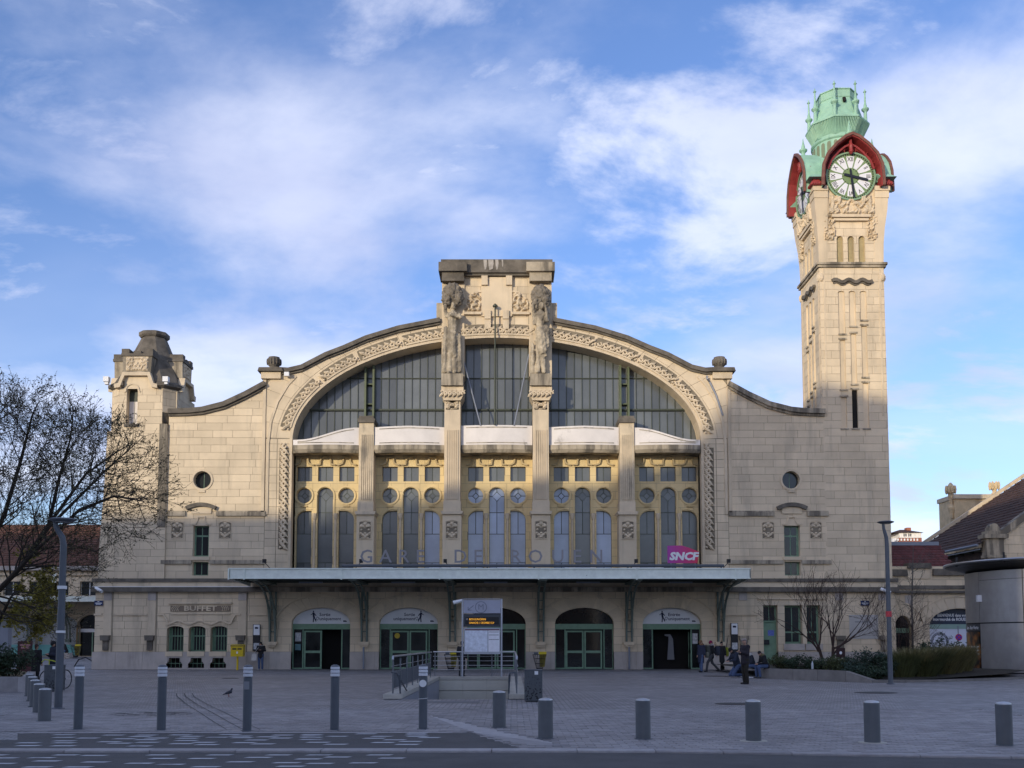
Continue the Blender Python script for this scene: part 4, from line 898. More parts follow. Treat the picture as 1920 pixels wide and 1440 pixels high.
for px, lab in ((186, 'dark blue street name plate on the left corner of the station'), (1621, 'dark blue street name plate above the bare shrubs')):
    x = U(px, 1130, F)[0]-XC; t = tag(MB().prism(rect(x-.27, x+.27, 3.98, 4.28), FM, .07, .1).obj('street_name_plate', M('blue_enamel', (.02, .035, .10), .35), None, FM(x, 3.98, .07)), lab, 'sign')
    m = MB(); m.prism(rect(x-.2, x+.2, 4.1, 4.15), FM, .1, .104); m.prism(rect(x-.07, x+.05, 4.2, 4.24), FM, .1, .104); m.prism(rect(x-.16, x+.14, 4.03, 4.055), FM, .1, .104); m.obj('lettering', WHITEP, t)
for px, py, lab in ((186, 1108, 'white security camera on the left corner of the station'), (1660, 1110, 'white security camera beside the right lamp head')):
    x, z = U(px, py, F-.6); x -= XC; t = thing('security_camera', lab, 'camera', FM(x, z, .36))
    MB().tube([FM(x-.25, z+.2, .5), FM(x+.25, z-.05, .8)], .1, 8).obj('housing', WHITEP, t); MB().tube([FM(x, z+.1, .3), FM(x, z+.08, .6)], .03, 6).obj('arm', WHITEP, t)
# ================================================================ CLOCK TOWER
TW0, TW1 = 20.66, 24.76; TWM = (TW0+TW1)/2; TD = 4.1
CT = thing('clock_tower', 'tall square limestone clock tower with green copper lantern at the right end', 'tower', (XC+TWM, F, 0))
XM, YM = XC+TWM, F+TD/2
def TF(k, half=TD/2):                                  # frame of tower face k: 0 front, 1 left, 2 back, 3 right
    a = [(0, -1), (-1, 0), (0, 1), (1, 0)][k]; u = [(1, 0), (0, -1), (-1, 0), (0, 1)][k]
    return FR((XM+a[0]*half, YM+a[1]*half, 0), (u[0], u[1], 0), (a[0], a[1], 0))
slits = [[(21.3, 24.0), (17.7, 20.9), (15.2, 17.2)], [(21.8, 24.0), (18.05, 21.3), (15.2, 17.66)], [(22.2, 24.0), (18.5, 21.8), (15.2, 18.1)]]
for k in (0, 1, 3):
    fr = TF(k); hs = []; zb = GF if k != 1 else 15.9
    for c, col in zip((-.7, 0, .7), slits):
        for n_, (a, b) in enumerate(col):
            if k == 1 and a < 16: a = 16.1
            if n_ == 0: hs.append([(c-.21, a), (c+.21, a), (c+.21, b)]+arc(c, b, .21, .1, 0, 180, 6)[1:])
            else: hs.append(rect(c-.18, c+.18, a, b))
        hs.append([(c-.21, 25.95), (c+.21, 25.95), (c+.21, 27.5)]+arc(c, 27.5, .21, .21, 0, 180, 8)[1:])
    wall(CT, 'tower_wall', [(-2.05, zb), (2.05, zb), (2.05, 29.6), (-2.05, 29.6)], hs, fr, .5, 1.35, STONE, .14, store='ct')
    for h in hs:
        z0_ = h[0][1]; dark = k != 0 and False
        c = (h[0][0]+h[1][0])/2
        if z0_ > 25.5: MB().prism(h, fr, -.2, -.14).obj('arched_louvre', M('ochre_shutter', (.36, .29, .15), .8, nv=.15, ns=5, streak=.4, sc_=(.14, .12, .08)), CT)
        elif abs(c) < .1 and 15 < z0_ < 17 and k == 0:
            MB().prism(h, fr, -.18, -.12).obj('slit_window', DARK, CT)
        else: MB().prism(h, fr, -.13, -.09).obj('blind_slit', STONE, CT)
        if z0_ < 25.5:
            m = MB(); m.prism(rect(c-.26, c+.26, h[2][1]+.02, h[2][1]+.12), fr, 0, .08) if len(h) == 4 else None; m.prism(rect(c-.25, c+.25, z0_-.1, z0_), fr, 0, .1); m.obj('slit_sill', STONEM, CT)
    m = MB(); strip(m, [(-1.28+.02*i*3.2, 24.72+.09*sin(i*2*pi/13.4+.2)) for i in range(0, 41, 2)], .2, fr, 0, .2); strip(m, [(-1.2+.02*i*3.0, 24.56+.09*sin(i*2*pi/13.4+.2)) for i in range(0, 41, 2)], .1, fr, 0, .1); m.obj('wavy_hood', STONED, CT)
    m = MB(); m.prism(rect(-2.15, 2.15, 25.62, 25.8), fr, -.1, .14); m.prism(rect(-2.22, 2.22, 25.78, 25.92), fr, -.1, .22); m.obj('string_course', STONEM, CT)
    m = MB()
    for s in (-1, 1): m.prism(rect(s*1.78-.06, s*1.78+.06, 16, 25.6), fr, .02, .05)
    m.obj('edge_roll', STONE2, CT)
    m = MB()                                          # cornice lines and carving under the clock
    m.prism(rect(-1.12, 1.12, 28.65, 28.8), fr, 0, .22); m.prism(rect(-1.25, 1.25, 28.85, 29.05), fr, 0, .3); m.obj('cornice', STONE2, CT)
    for i, (xa, xb, za, zb_, dd) in enumerate(((-1.5, 1.5, 29.05, 30.3, .2), (-1.75, -1.0, 27.4, 29.1, .05), (1.0, 1.75, 27.4, 29.1, .05))):
        m = MB(); relief(m, xa, xb, za, zb_, fr, dd, .2, 31+i, 40, .06, i == 0, mask=(lambda x, z: x*x+(z-31.5)**2 > 1.5**2) if i == 0 else (lambda x, z, i=i: z > 28.2 or (abs(x)-1.4)**2 < .1)); m.obj('carved_foliage', STONE2, CT)
    m = MB(); m.prism([(-1.6, 29.0), (1.6, 29.0), (1.75, 30.7), (1.6, 31.0), (-1.6, 31.0), (-1.75, 30.7)], fr, -.6, .19); m.obj('clock_back', STONE2, CT)
    for s in (-1, 1):                                 # little mask carving on the corners
        m = MB(); m.ball(fr(s*1.95, 25.0, .02), .16, .16, .28, n=6, m=5); m.obj('carved_mask', STONE2, CT)
for sx_ in (-1, 1):                                    # flaring corner piers
    for sy_ in (-1, 1):
        m = MB(); rs = []
        for z, o_ in ((25.9, .02), (27.2, .05), (28.2, .12), (29.3, .26), (30.1, .32), (30.1, .36), (30.55, .36), (30.55, .42), (30.85, .42)):
            xa, xb = XM+sx_*(2.05+o_), XM+sx_*1.5; ya, yb = YM+sy_*(2.05+o_), YM+sy_*1.5
            rs.append([(xa, ya, z), (xb, ya, z), (xb, yb, z), (xa, yb, z)])
        m.rings(rs); m.obj('corner_pier', STONE, CT)
        m = MB(); xa, ya = XM+sx_*2.25, YM+sy_*2.25
        m.box(xa-.32, xa+.32, ya-.32, ya+.32, 30.85, 31.12); m.box(xa-.22, xa+.22, ya-.22, ya+.22, 31.1, 31.3)
        for q in range(5): m.ball((xa-.3+.15*q, ya+sy_*.34, 30.95), .09, n=5, m=4); m.ball((xa+sx_*.34, ya-.3+.15*q, 30.95), .09, n=5, m=4)
        m.obj('red_eave_bracket', RED, CT)
        m = MB(); xa, ya = XM+sx_*2.3, YM+sy_*2.3; m.rings([[(xa-.5, ya-.5, 31.3), (xa+.5, ya-.5, 31.3), (xa+.5, ya+.5, 31.3), (xa-.5, ya+.5, 31.3)], [(xa-.42-.3*sx_, ya-.42-.3*sy_, 31.65), (xa+.42-.3*sx_, ya-.42-.3*sy_, 31.65), (xa+.42-.3*sx_, ya+.42-.3*sy_, 31.65), (xa-.42-.3*sx_, ya+.42-.3*sy_, 31.65)]]); m.obj('copper_eave', COPPER, CT)
m = MB(); m.box(XM-2.0, XM+2.0, YM-2.0, YM+2.0, 29.6, 31.2); m.obj('tower_head', STONE2, CT)
m = MB(); m.rings([[(XM-a, YM-a, z), (XM+a, YM-a, z), (XM+a, YM+a, z), (XM-a, YM+a, z)] for a, z in ((2.2, 31.2), (2.0, 31.8), (1.75, 32.5), (1.6, 33.1))]); m.obj('copper_roof', COPPER, CT)
hp = [(-1.93, 30.7), (-1.93, 31.1), (-1.85, 32.1), (-1.55, 32.82), (-1.0, 33.45), (-.45, 33.9), (0, 34.1)]; hp = hp+[(-x, z) for x, z in hp[:-1][::-1]]
for k in range(4):
    fr = TF(k); m = MB(); n = len(hp)                 # barrel hood: copper outside, red soffit
    inn = [(x*.93, 31.3+(z-31.3)*.95 if z > 31.3 else z) for x, z in hp]
    m.add([fr(*p, .8) for p in hp]+[fr(*p, -1.6) for p in hp], [(i, i+1, i+1+n, i+n) for i in range(n-1)], 0)
    m.add([fr(*p, .78) for p in inn]+[fr(*p, -.2) for p in inn], [(i, i+1, i+1+n, i+n) for i in range(n-1)], 1)
    m.add([fr(*p, .785) for p in hp]+[fr(*p, .785) for p in inn], [(i, i+1, i+1+n, i+n) for i in range(n-1)], 1)
    m.prism(inn, fr, -.25, -.2, 1)
    ho = m.obj('clock_hood', [COPPER, RED], CT)
    m = MB(); strip(m, [(x*1.01, z+.02) for x, z in hp], .17, fr, .73, .88); m.obj('hood_rim', REDB, ho)
    m = MB(); strip(m, [(x*.8, 31.4+(z-31.4)*.82) for x, z in hp[2:-2]], .12, fr, .3, .42); m.tube([fr(0, 33.2, .45), fr(0, 33.9, .45)], .1, 6); m.lathe([(.05, -.35), (.16, -.2), (.12, 0), (.16, .2), (.1, .35)], fr(0, 33.25, .5), 8)
    for a in range(30, 151, 24): m.tube([fr(1.6*cos(R(a)), 31.5+1.6*sin(R(a)), .3), fr(1.95*cos(R(a)), 31.5+2.05*sin(R(a)), .3)], .03, 4)
    m.obj('hood_bracing', RED, ho)
    m = MB(); rs = [fr(0, 34.05-.03*i, .75-.45*i) for i in range(5)]; m.tube(rs, .07, 5); m.lathe([(.16, 0), (.12, .25), (.14, .3), (.26, .42), (.28, .5), (.14, .56), (.12, .75), (.05, 1.05), (.02, 1.3)], fr(0, 33.95, .25), 10); m.obj('ridge_finial', COPPER, ho)
    # clock
    cl = MB(); cz = 31.52; ring_ = lambda r, n=40: [(r*cos(2*pi*i/n), cz+r*sin(2*pi*i/n)) for i in range(n)]
    cl.prism(ring_(1.58), fr, .18, .3); ck = cl.obj('clock_dial', M('dial_green', (.17, .25, .11), .5, nv=.1), CT)
    m = MB(); strip(m, ring_(1.55), .1, fr, .3, .36, closed=True); m.obj('dial_rim', M('dial_rim_green', (.2, .32, .2), .5), ck)
    m = MB()
    for i in range(60):
        a = 2*pi*i/60; strip(m, [(1.44*cos(a-.03), cz+1.44*sin(a-.03)), (1.44*cos(a+.03), cz+1.44*sin(a+.03))], .09, fr, .3, .306)
    for i in range(16):
        a = 2*pi*i/16; strip(m, [(.5*cos(a-.09), cz+.5*sin(a-.09)), (.5*cos(a+.09), cz+.5*sin(a+.09))], .045, fr, .3, .306)
    m.obj('minute_track', BLACK, ck)
    for i in range(12):
        a = pi/2-2*pi*i/12; q = []
        for r, da in ((.56, -.19), (.56, 0), (.56, .19), (1.0, .22), (1.33, .19), (1.345, 0), (1.33, -.19), (1.0, -.22)): q.append((r*cos(a+da), cz+r*sin(a+da)))
        pl = MB().prism(q, fr, .3, .315).obj('numeral_plate', M('enamel_white', (.70, .71, .74), .4, nv=.04), ck)
    for i in range(12):
        a = pi/2-2*pi*i/12
        text(('XII', 'I', 'II', 'III', 'IV', 'V', 'VI', 'VII', 'VIII', 'IX', 'X', 'XI')[i], .40, fr, 1.12*cos(a), cz+1.12*sin(a), .318, ck, BLACK, 'numeral', ext=.004, rot=a-pi/2, sx=.82 if i not in (7, 2) else .68, bold=.004)
    for ang, ln, wd, tl in ((104, 1.1, .17, .45), (174, 1.42, .13, .42)):
        a = pi/2-R(ang); ca, sa = cos(a), sin(a); m = MB()
        strip(m, [(-tl*ca, cz-tl*sa), (ln*.75*ca, cz+ln*.75*sa), (ln*ca, cz+ln*sa)], wd, fr, .36 if ln < 1.2 else .4, .385 if ln < 1.2 else .425); m.obj('clock_hand', M('hand_black', (.012, .014, .022), .45), ck)
# lantern: round drum, flaring octagonal cornice, roof and crown
m = MB(); m.lathe([(1.62, 32.6), (1.62, 34.75), (1.5, 34.8), (1.5, 34.95)], (XM, YM, 0), 32); m.lathe([(1.66, 34.55), (1.72, 34.62), (1.72, 34.75), (1.62, 34.8)], (XM, YM, 0), 32); m.obj('lantern_drum', COPPER, CT)
LOUV = M('lantern_louvre', (.17, .2, .13), .7)
for k in range(24):
    a = 2*pi*(k+.5)/24
    if k % 3 == 2 and (k//3) % 2: pass
    fr = FR((XM+1.60*cos(a), YM+1.60*sin(a), 0), (-sin(a), cos(a), 0), (cos(a), sin(a), 0))
    MB().prism([(-.12, 33.35), (.12, 33.35), (.12, 34.3)]+arc(0, 34.3, .12, .12, 0, 180, 5)[1:], fr, .0, .045).obj('lantern_opening', LOUV, CT)
def og(ap, z, ph=pi/8): r = ap/cos(pi/8); return [(XM+r*cos(2*pi*k/8+ph), YM+r*sin(2*pi*k/8+ph), z) for k in range(8)]
m = MB(); m.rings([og(1.45, 34.9), og(1.5, 35.0), og(1.78, 35.78), og(1.9, 35.8), og(1.9, 35.92), og(1.75, 35.98)]); m.obj('lantern_cornice', COPPER, CT)
m = MB()
for k in range(8):
    a, b = og(1.5, 35.0)[k], og(1.5, 35.0)[(k+1) % 8]; c, d = og(1.82, 35.78)[k], og(1.82, 35.78)[(k+1) % 8]
    for i in range(14):
        t = (i+.5)/14; p = Vector(a).lerp(Vector(b), t); q = Vector(c).lerp(Vector(d), t); m.tube([p, q+Vector((q.x-XM, q.y-YM, 0))*.03], .03, 4)
m.obj('cornice_ribs', COPPER, CT)
m = MB(); m.rings([og(1.68, 35.95), og(1.45, 36.5), og(1.28, 37.1), og(1.16, 37.5)]); m.obj('lantern_roof', COPPER, CT)
m = MB(); m.rings([og(1.16, 37.5), og(1.2, 37.55), og(1.2, 38.0), og(1.26, 38.02), og(1.26, 38.08), og(1.0, 38.1)]); m.obj('lantern_crown', COPPER, CT)
m = MB()
for k in range(4):
    for z, ap in ((36.5, 1.46), (37.0, 1.31)): pass
for k, p in enumerate(og(1.66, 35.98)):
    m = MB(); m.lathe([(.13, 0), (.11, .7), (.13, .75), (.24, .88), (.25, .95), (.13, 1.0), (.11, 1.15), (.07, 1.35), (.055, 1.75), (.05, 2.05), (.11, 2.12), (.05, 2.2), (.02, 2.35)], p, 10); m.obj('finial', COPPER, CT)
m = MB(); m.tube([(XM+.05, YM-1.42, 37.05), (XM+.05, YM-1.36, 37.35)], .12, 8, flat=.6); m.obj('dormer_hole', DARK, CT)
emit_blocks('ct', 300)
m = MB(); m.box(XM-1.9, XM+1.9, YM-1.85, YM+1.9, 5, 29.6); m.obj('tower_core', STONE2, CT)
# ================================================================ GROUND
def sheet(name, poly, z, mat, holes=(), kind='structure', th=.0):
    m = MB()
    for t in tri(poly, holes): m.add([(p[0], p[1], z) for p in t], [(0, 1, 2)])
    return tag(m.obj(name, mat), kind=kind)
sheet('ground', [(-900, -300), (900, -300), (900, 1500), (-900, 1500)], -.14, M('far_ground', (.07, .07, .065), .95), [rect(-3.6, .3, 29.2, 45)])
sheet('road', [(-120, -4.5), (120, -4.5), (120, 15.7), (-120, 15.7)], -.03, ASPH)
sheet('opposite_pavement', [(-120, -30.5), (120, -30.5), (120, -4.5), (-120, -4.5)], .02, GRAN)
PAVE = bpy.data.materials.new('setts'); PAVE.use_nodes = True; t = PAVE.node_tree; b_ = t.nodes['Principled BSDF']; b_.inputs['Roughness'].default_value = .62
g = N(t, 'ShaderNodeNewGeometry'); br = N(t, 'ShaderNodeTexBrick', i_Scale=1.0, i_Mortar_Size=.016, i_Brick_Width=.27, i_Row_Height=.135, i_Bias=-.2)
br.inputs['Color1'].default_value = (.21, .20, .20, 1); br.inputs['Color2'].default_value = (.38, .362, .362, 1); br.inputs['Mortar'].default_value = (.06, .058, .06, 1)
nz = N(t, 'ShaderNodeTexNoise', i_Scale=.35, i_Detail=8, i_Roughness=.65); mz = N(t, 'ShaderNodeMapRange', i_1=.3, i_2=.7, i_3=.72, i_4=1.22)
ml = N(t, 'ShaderNodeVectorMath', operation='SCALE'); l = t.links.new
l(g.outputs['Position'], br.inputs['Vector']); l(g.outputs['Position'], nz.inputs['Vector']); l(nz.outputs['Fac'], mz.inputs[0]); l(br.outputs['Color'], ml.inputs[0]); l(mz.outputs[0], ml.inputs['Scale']); l(ml.outputs[0], b_.inputs['Base Color'])
bp = N(t, 'ShaderNodeBump', i_Strength=.35, i_Distance=.01); l(br.outputs['Fac'], bp.inputs['Height']); bp.invert = True; l(bp.outputs[0], b_.inputs['Normal'])
SX0, SX1, SY0, SY1 = -3.25, -.08, 29.4, 44.6           # stairwell opening
kerbline = [(-60, 15.6), (1.0, 15.6), (2.2, 15.55), (4.2, 15.25), (6, 14.95), (8.5, 14.6), (60, 14.3)]
plaza = sheet('plaza', [(60, 95), (-60, 95)]+kerbline, 0, PAVE, [rect(SX0, SX1, SY0, SY1)])
m = MB(); m.add([(-70, 61.5, .006), (-26.35, 61.5, .006), (-26.35, 75, .25), (-26.35, 90, .5), (-70, 90, .5), (-70, 75, .25)], [(0, 1, 2, 5), (5, 2, 3, 4)]); tag(m.obj('side_street', PAVE), kind='structure')
# kerb stones
for (xa, ya), (xb, yb) in zip(kerbline[:-1], kerbline[1:]):
    xa, xb = max(xa, -9.5), min(xb, 9.5)
    if xb <= xa: continue
    n = max(1, round((xb-xa)/1.3))
    if ya != yb and xb == 9.5: yb = 14.58
    for i in range(n):
        p, q = (xa+(xb-xa)*i/n+.006, ya+(yb-ya)*i/n), (xa+(xb-xa)*(i+1)/n-.006, ya+(yb-ya)*(i+1)/n)
        m = MB(); m.rings([[(p[0], p[1]-.16, -.12), (p[0], p[1]+.12, -.12), (p[0], p[1]+.12, .010), (p[0], p[1]-.14, .010), (p[0], p[1]-.16, -.006)], [(q[0], q[1]-.16, -.12), (q[0], q[1]+.12, -.12), (q[0], q[1]+.12, .010), (q[0], q[1]-.14, .010), (q[0], q[1]-.16, -.006)]]); m.obj('kerb_stone', GRAN, plaza)
# cycle lane wedge of asphalt, granite ramp strip, painted dashes
lane = [(-60, 15.73), (*G(977, 1399),), (*G(883, 1374),), (*G(33, 1376),), (*G(33, 1388),), (-60, 17.4)]
lane[1] = (lane[1][0], 15.73)
ln = sheet('cycle_lane', lane, .006, ASPH)
sheet('ramp_strip', [(*G(985, 1399),), (*G(1055, 1397),), (*G(800, 1340),), (*G(760, 1340),), (*G(886, 1374),)], .0075, GRAN)
for y0_, y1_ in ((18.5, 19.0),): sheet('edge_strip', [(G(33, 1376)[0], 18.42), (-.9, 18.45), (-1.1, 18.62), (-8.9, 18.62)], .0065, GRAN)
zpts = [(360, 476), (360, 491), (360, 511), (360, 522), (355, 539), (160, 522), (158, 538), (500, 487), (495, 495), (485, 543), (640, 478), (640, 491), (700, 499), (790, 486), (825, 478), (615, 516), (675, 524), (820, 504), (830, 519), (785, 540), (880, 495), (1015, 477), (1080, 485), (1055, 496), (1048, 509), (1020, 527), (1150, 519), (1165, 532), (1225, 490), (1295, 475), (1355, 484), (1360, 493), (1375, 521), (1445, 506), (1480, 528), (1505, 488), (1580, 495), (1590, 478), (1755, 475), (1752, 483), (1752, 491), (1750, 503), (1790, 519), (1875, 489), (1890, 530),
        (0, 582), (25, 605), (235, 604), (10, 636), (265, 622), (210, 656), (440, 656), (400, 581), (530, 591), (540, 628), (720, 579), (785, 635), (935, 577), (915, 608), (960, 641), (1137, 608), (1158, 655), (1260, 579), (1353, 627), (1455, 602), (1593, 576), (1612, 632), (1635, 652), (1735, 611), (1800, 636), (1818, 575), (1900, 600)]
pts = [(x/3, 1220+y/3) for x, y in zpts]+[(600+x/3, 1200+y/3) for x, y in ((95, 545), (80, 555), (10, 580), (98, 588), (260, 531), (380, 533), (350, 545), (305, 556), (420, 565), (355, 580), (510, 574), (490, 591), (545, 528), (540, 537), (550, 545), (615, 552), (35, 635), (120, 657), (355, 632), (405, 666), (245, 693))]
seen = []
for px, py in pts:
    onlane = py < 1404
    gx, gy = G(px, py) if onlane else (lambda r: (r[0]*(-1.68/r[2]), r[1]*(-1.68/r[2])))(ray(px, py))
    z = .011 if onlane else -.025; L2_ = .18
    if onlane and gy < 15.9: continue
    if not onlane and gy > 15.2: gy = 15.1
    if any(abs(gx-a) < .44 and abs(gy-b) < .14 for a, b in seen): continue
    seen.append((gx, gy))
    sh = .03; hd_ = .065 if onlane else .055
    m = MB(); m.add([(gx-L2_-sh, gy-hd_, z), (gx+L2_-sh, gy-hd_, z), (gx+L2_+sh, gy+hd_, z), (gx-L2_+sh, gy+hd_, z)], [(0, 1, 2, 3)]); m.obj('painted_dash', PAINT, ln)
# near setts as real stones; the 300 largest are pieces of their own
sm = MB(); sm.rings([[(-.13, -.062, 0), (.13, -.062, 0), (.13, .062, 0), (-.13, .062, 0)], [(-.128, -.06, .010), (.128, -.06, .010), (.128, .06, .010), (-.128, .06, .010)], [(-.12, -.052, .016), (.12, -.052, .016), (.12, .052, .016), (-.12, .052, .016)]])
sme = sm.mesh('paving_sett', (0, 0, 0), [SETT]); rest = MB(); cnt = 0; row = 0; y = 15.02; rd = random.Random(3)
lim = lambda x: (15.72 if x < 1.2 else 15.72-(x-1.2)*.155) if x < 8.5 else 14.7
nolane = [(p[0], p[1]) for p in lane]; stripP = [(*G(985, 1399),), (*G(1055, 1397),), (*G(800, 1340),), (*G(760, 1340),), (*G(886, 1374),)]
while y < 25:
    x = -11.5+(row % 2)*.135
    while x < 11.5:
        gx, gy = x+rd.uniform(-.006, .006), y
        if abs(gx) < gy*.53 and gy > lim(gx)+.06 and not inside((gx, gy), nolane) and not inside((gx, gy), stripP) and gy > (18.7 if gx < -1.2 else 0):
            if cnt < 300 and gx > 1.2:
                o = bpy.data.objects.new('paving_sett', sme); COL.objects.link(o); o.parent = plaza; o.location = (gx, gy, rd.uniform(-.003, .003)); cnt += 1
            else:
                dz = rd.uniform(-.004, .004); rest.add([(v[0]+gx, v[1]+gy, v[2]+dz) for v in sm.v], sm.f)
        x += .27
    y += .135; row += 1
tag(rest.obj('paving_setts', SETT, plaza), kind='stuff')
# curved joint lines in the paving
for off in (0, 12, 24):
    pth = [(330+off*1.25, 1301), (332+off*1.3, 1307), (350+off*1.6, 1322), (378+off*2.0, 1340), (402+off*2.3, 1356), (425+off*2.6, 1370)]
    sheet('paving_joint', [G(x-.7, y) for x, y in pth]+[G(x+.9, y) for x, y in pth[::-1]], .0225, M('joint_dark', (.05, .05, .052), .9))
# flush covers in the paving
for px, py, w_, lab in ((283, 1340, 1.0, 'dark square tree grate set in the paving behind a slim bollard'), (1378, 1320, .55, 'dark oval manhole cover behind the middle thick bollards'), (1642, 1299, .7, 'dark manhole cover left of the lamp post foot'), (432, 1272, .4, 'small dark drain cover in front of the letterbox'), (1345, 1268, .7, 'small dark cover near the feet of the queueing people')):
    gx, gy = G(px, py); m = MB(); m.lathe([(w_, 0), (w_, .006), (w_*.9, .012)], (gx, gy, .004), 24, sq=.8); tag(m.obj('manhole_cover', M('cast_iron', (.03, .03, .032), .7, nv=.3, ns=9), None, (gx, gy, .004)), lab, 'cover')
sheet('tactile_strip', [(-2.5, 27.6), (-.9, 27.6), (-.9, 28.4), (-2.5, 28.4)], .0075, M('tactile', (.14, .14, .15), .7))
# ================================================================ STREET FURNITURE
def bollard_tall(loc, lab):
    t = thing('slim_bollard', lab, 'bollard', (*loc, 0), 'slim banded bollards')
    m = MB(); m.lathe([(.12, .0), (.12, .02), (.082, .025), (.082, 1.0), (.06, 1.01)], (*loc, 0), 16); m.obj('post', STEEL, t, smooth=False)
    for z in (1.02, 1.085, 1.15):
        MB().lathe([(.085, 0), (.088, .01), (.088, .045), (.07, .055)], (*loc, z), 16).obj('reflective_band', M('band_white', (.62, .64, .68), .4), t)
    MB().lathe([(.065, 1.0), (.065, 1.19), (.08, 1.2), (.08, 1.22), (.03, 1.24)], (*loc, 0), 14).obj('cap', STEEL, t)
    return t
labs = ['slim grey bollard nearest the left lamp post, first of five', 'slim grey bollard in front of the buffet windows, second of five', 'slim grey bollard below the yellow letterbox, third of five', 'slim grey bollard below the first exit doors, fourth of five', 'slim grey bollard with round white sticker, by the stairwell']
for px, py, lab in zip((146, 302, 463, 627, 793), (1369, 1370.5, 1371, 1370, 1368), labs):
    t = bollard_tall(G(px, py), lab); lx, ly, _ = t.location
    if px == 793:
        MB().prism([(.07*cos(a*pi/8), .88+.07*sin(a*pi/8)) for a in range(16)], FR((lx, ly-.083, 0), (1, 0, 0), (0, -1, 0)), 0, .006).obj('sticker', WHITEP, t)
        MB().tube([(lx+.09*cos(a*.6), ly+.09*sin(a*.6), .56+.004*a) for a in range(11)], .006, 4).obj('cable_tie', WHITEP, t)
    if px == 463: MB().prism(rect(-.05, .05, .78, .93), FR((lx, ly-.083, 0), (1, 0, 0), (0, -1, 0)), 0, .003).obj('worn_sticker', M('worn_sticker', (.22, .23, .25), .8), t)
def bollard_short(loc, h, lab, grp, r=.128, plate=False):
    t = thing('thick_bollard', lab, 'bollard', (*loc, 0), grp)
    MB().lathe([(r, 0), (r, h-.03), (r*.98, h-.012), (r*.9, h-.01)], (*loc, .0), 24).obj('post', M('bollard_grey', (.105, .115, .125), .5, nv=.12, ns=5), t)
    MB().lathe([(r*.96, h-.012), (r*.93, h+.006), (r*.5, h+.022), (.02, h+.028)], (*loc, 0), 24).obj('steel_cap', STEELL, t)
    MB().lathe([(r+.1 if plate else r+.03, .0), (r+.1 if plate else r+.03, .018), (r+.005, .02)], (*loc, .004), 24).obj('base_ring', GRANL if plate else STEEL, t)
sl = ['thick grey bollard just right of the stairwell mouth, farthest back', 'thick grey bollard in front of the perforated bin', 'thick grey bollard alone below the closed green doors', 'thick grey bollard with a ring at its foot, below the open entrance', 'thick grey bollard with a ring at its foot, near the right lamp post', 'thick grey bollard nearest the right edge of the picture']
for i, (px, py, lab) in enumerate(zip((936, 1023, 1206, 1413, 1636, 1884), (1365, 1386, 1387, 1391, 1394, 1399), sl)):
    bollard_short(G(px, py), .68 if i else .70, lab, 'thick bollards along the plaza edge', .128 if i < 5 else .125, i in (3, 4))
sl = ['short grey bollard of the left row, nearest the camera', 'short grey bollard of the left row, second from the camera', 'short grey bollard of the left row, middle one of five', 'short grey bollard of the left row, second from the planter', 'short grey bollard of the left row, farthest, by the planter']
for px, py, lab in zip((83, 72, 65, 60, 55), (1353, 1337, 1325, 1314, 1305), sl): bollard_short(G(px, py), .68, lab, 'short bollards in the left row')
def lamp(loc, h, lab, s, bend):
    t = thing('lamp_post', lab, 'lamp post', (*loc, 0), 'grey street lamps')
    x, y = loc; m = MB(); m.tube([(x, y, 0), (x, y, h*.45), (x, y, h*.87), (x+s*.03*bend, y, h*.91), (x+s*.2*bend, y, h*.965), (x+s*.23*bend, y, h)], [.098, .09, .08, .075, .062, .055], 12); m.lathe([(.16, 0), (.16, .03), (.12, .05)], (x, y, 0), 14); m.obj('pole', STEEL, t)
    m = MB(); m.lathe([(.04, -.05), (.2, -.03), (.32, .015), (.335, .04), (.25, .07), (.06, .09)], (x+s*.04*bend, y, h), 24, sq=.9); m.obj('lamp_head', STEEL, t)
    MB().lathe([(.06, -.04), (.18, -.034), (.18, -.03)], (x+s*.04*bend, y, h), 20).obj('lamp_glass', M('lamp_lens', (.5, .5, .5), .3), t)
    return t
lx, ly = G(109, 1330); t = lamp((lx, ly), 4.72, 'grey street lamp with flat round head before the tree', -1, 1)
for z, h_ in ((3.0, .08), (1.9, .06)): MB().lathe([(.113, 0), (.113, h_)], (lx, ly, z), 12).obj('sticker', WHITEP, t)
lx, ly = G(1670, 1283); t = lamp((lx, ly), 6.5, 'grey street lamp with flat round head by the planted bed', -1, .55)
MB().lathe([(.118, 0), (.118, .22)], (lx, ly, 2.7), 12).obj('red_sticker', M('red_sticker', (.5, .05, .06), .5, nv=.4, ns=20), t)
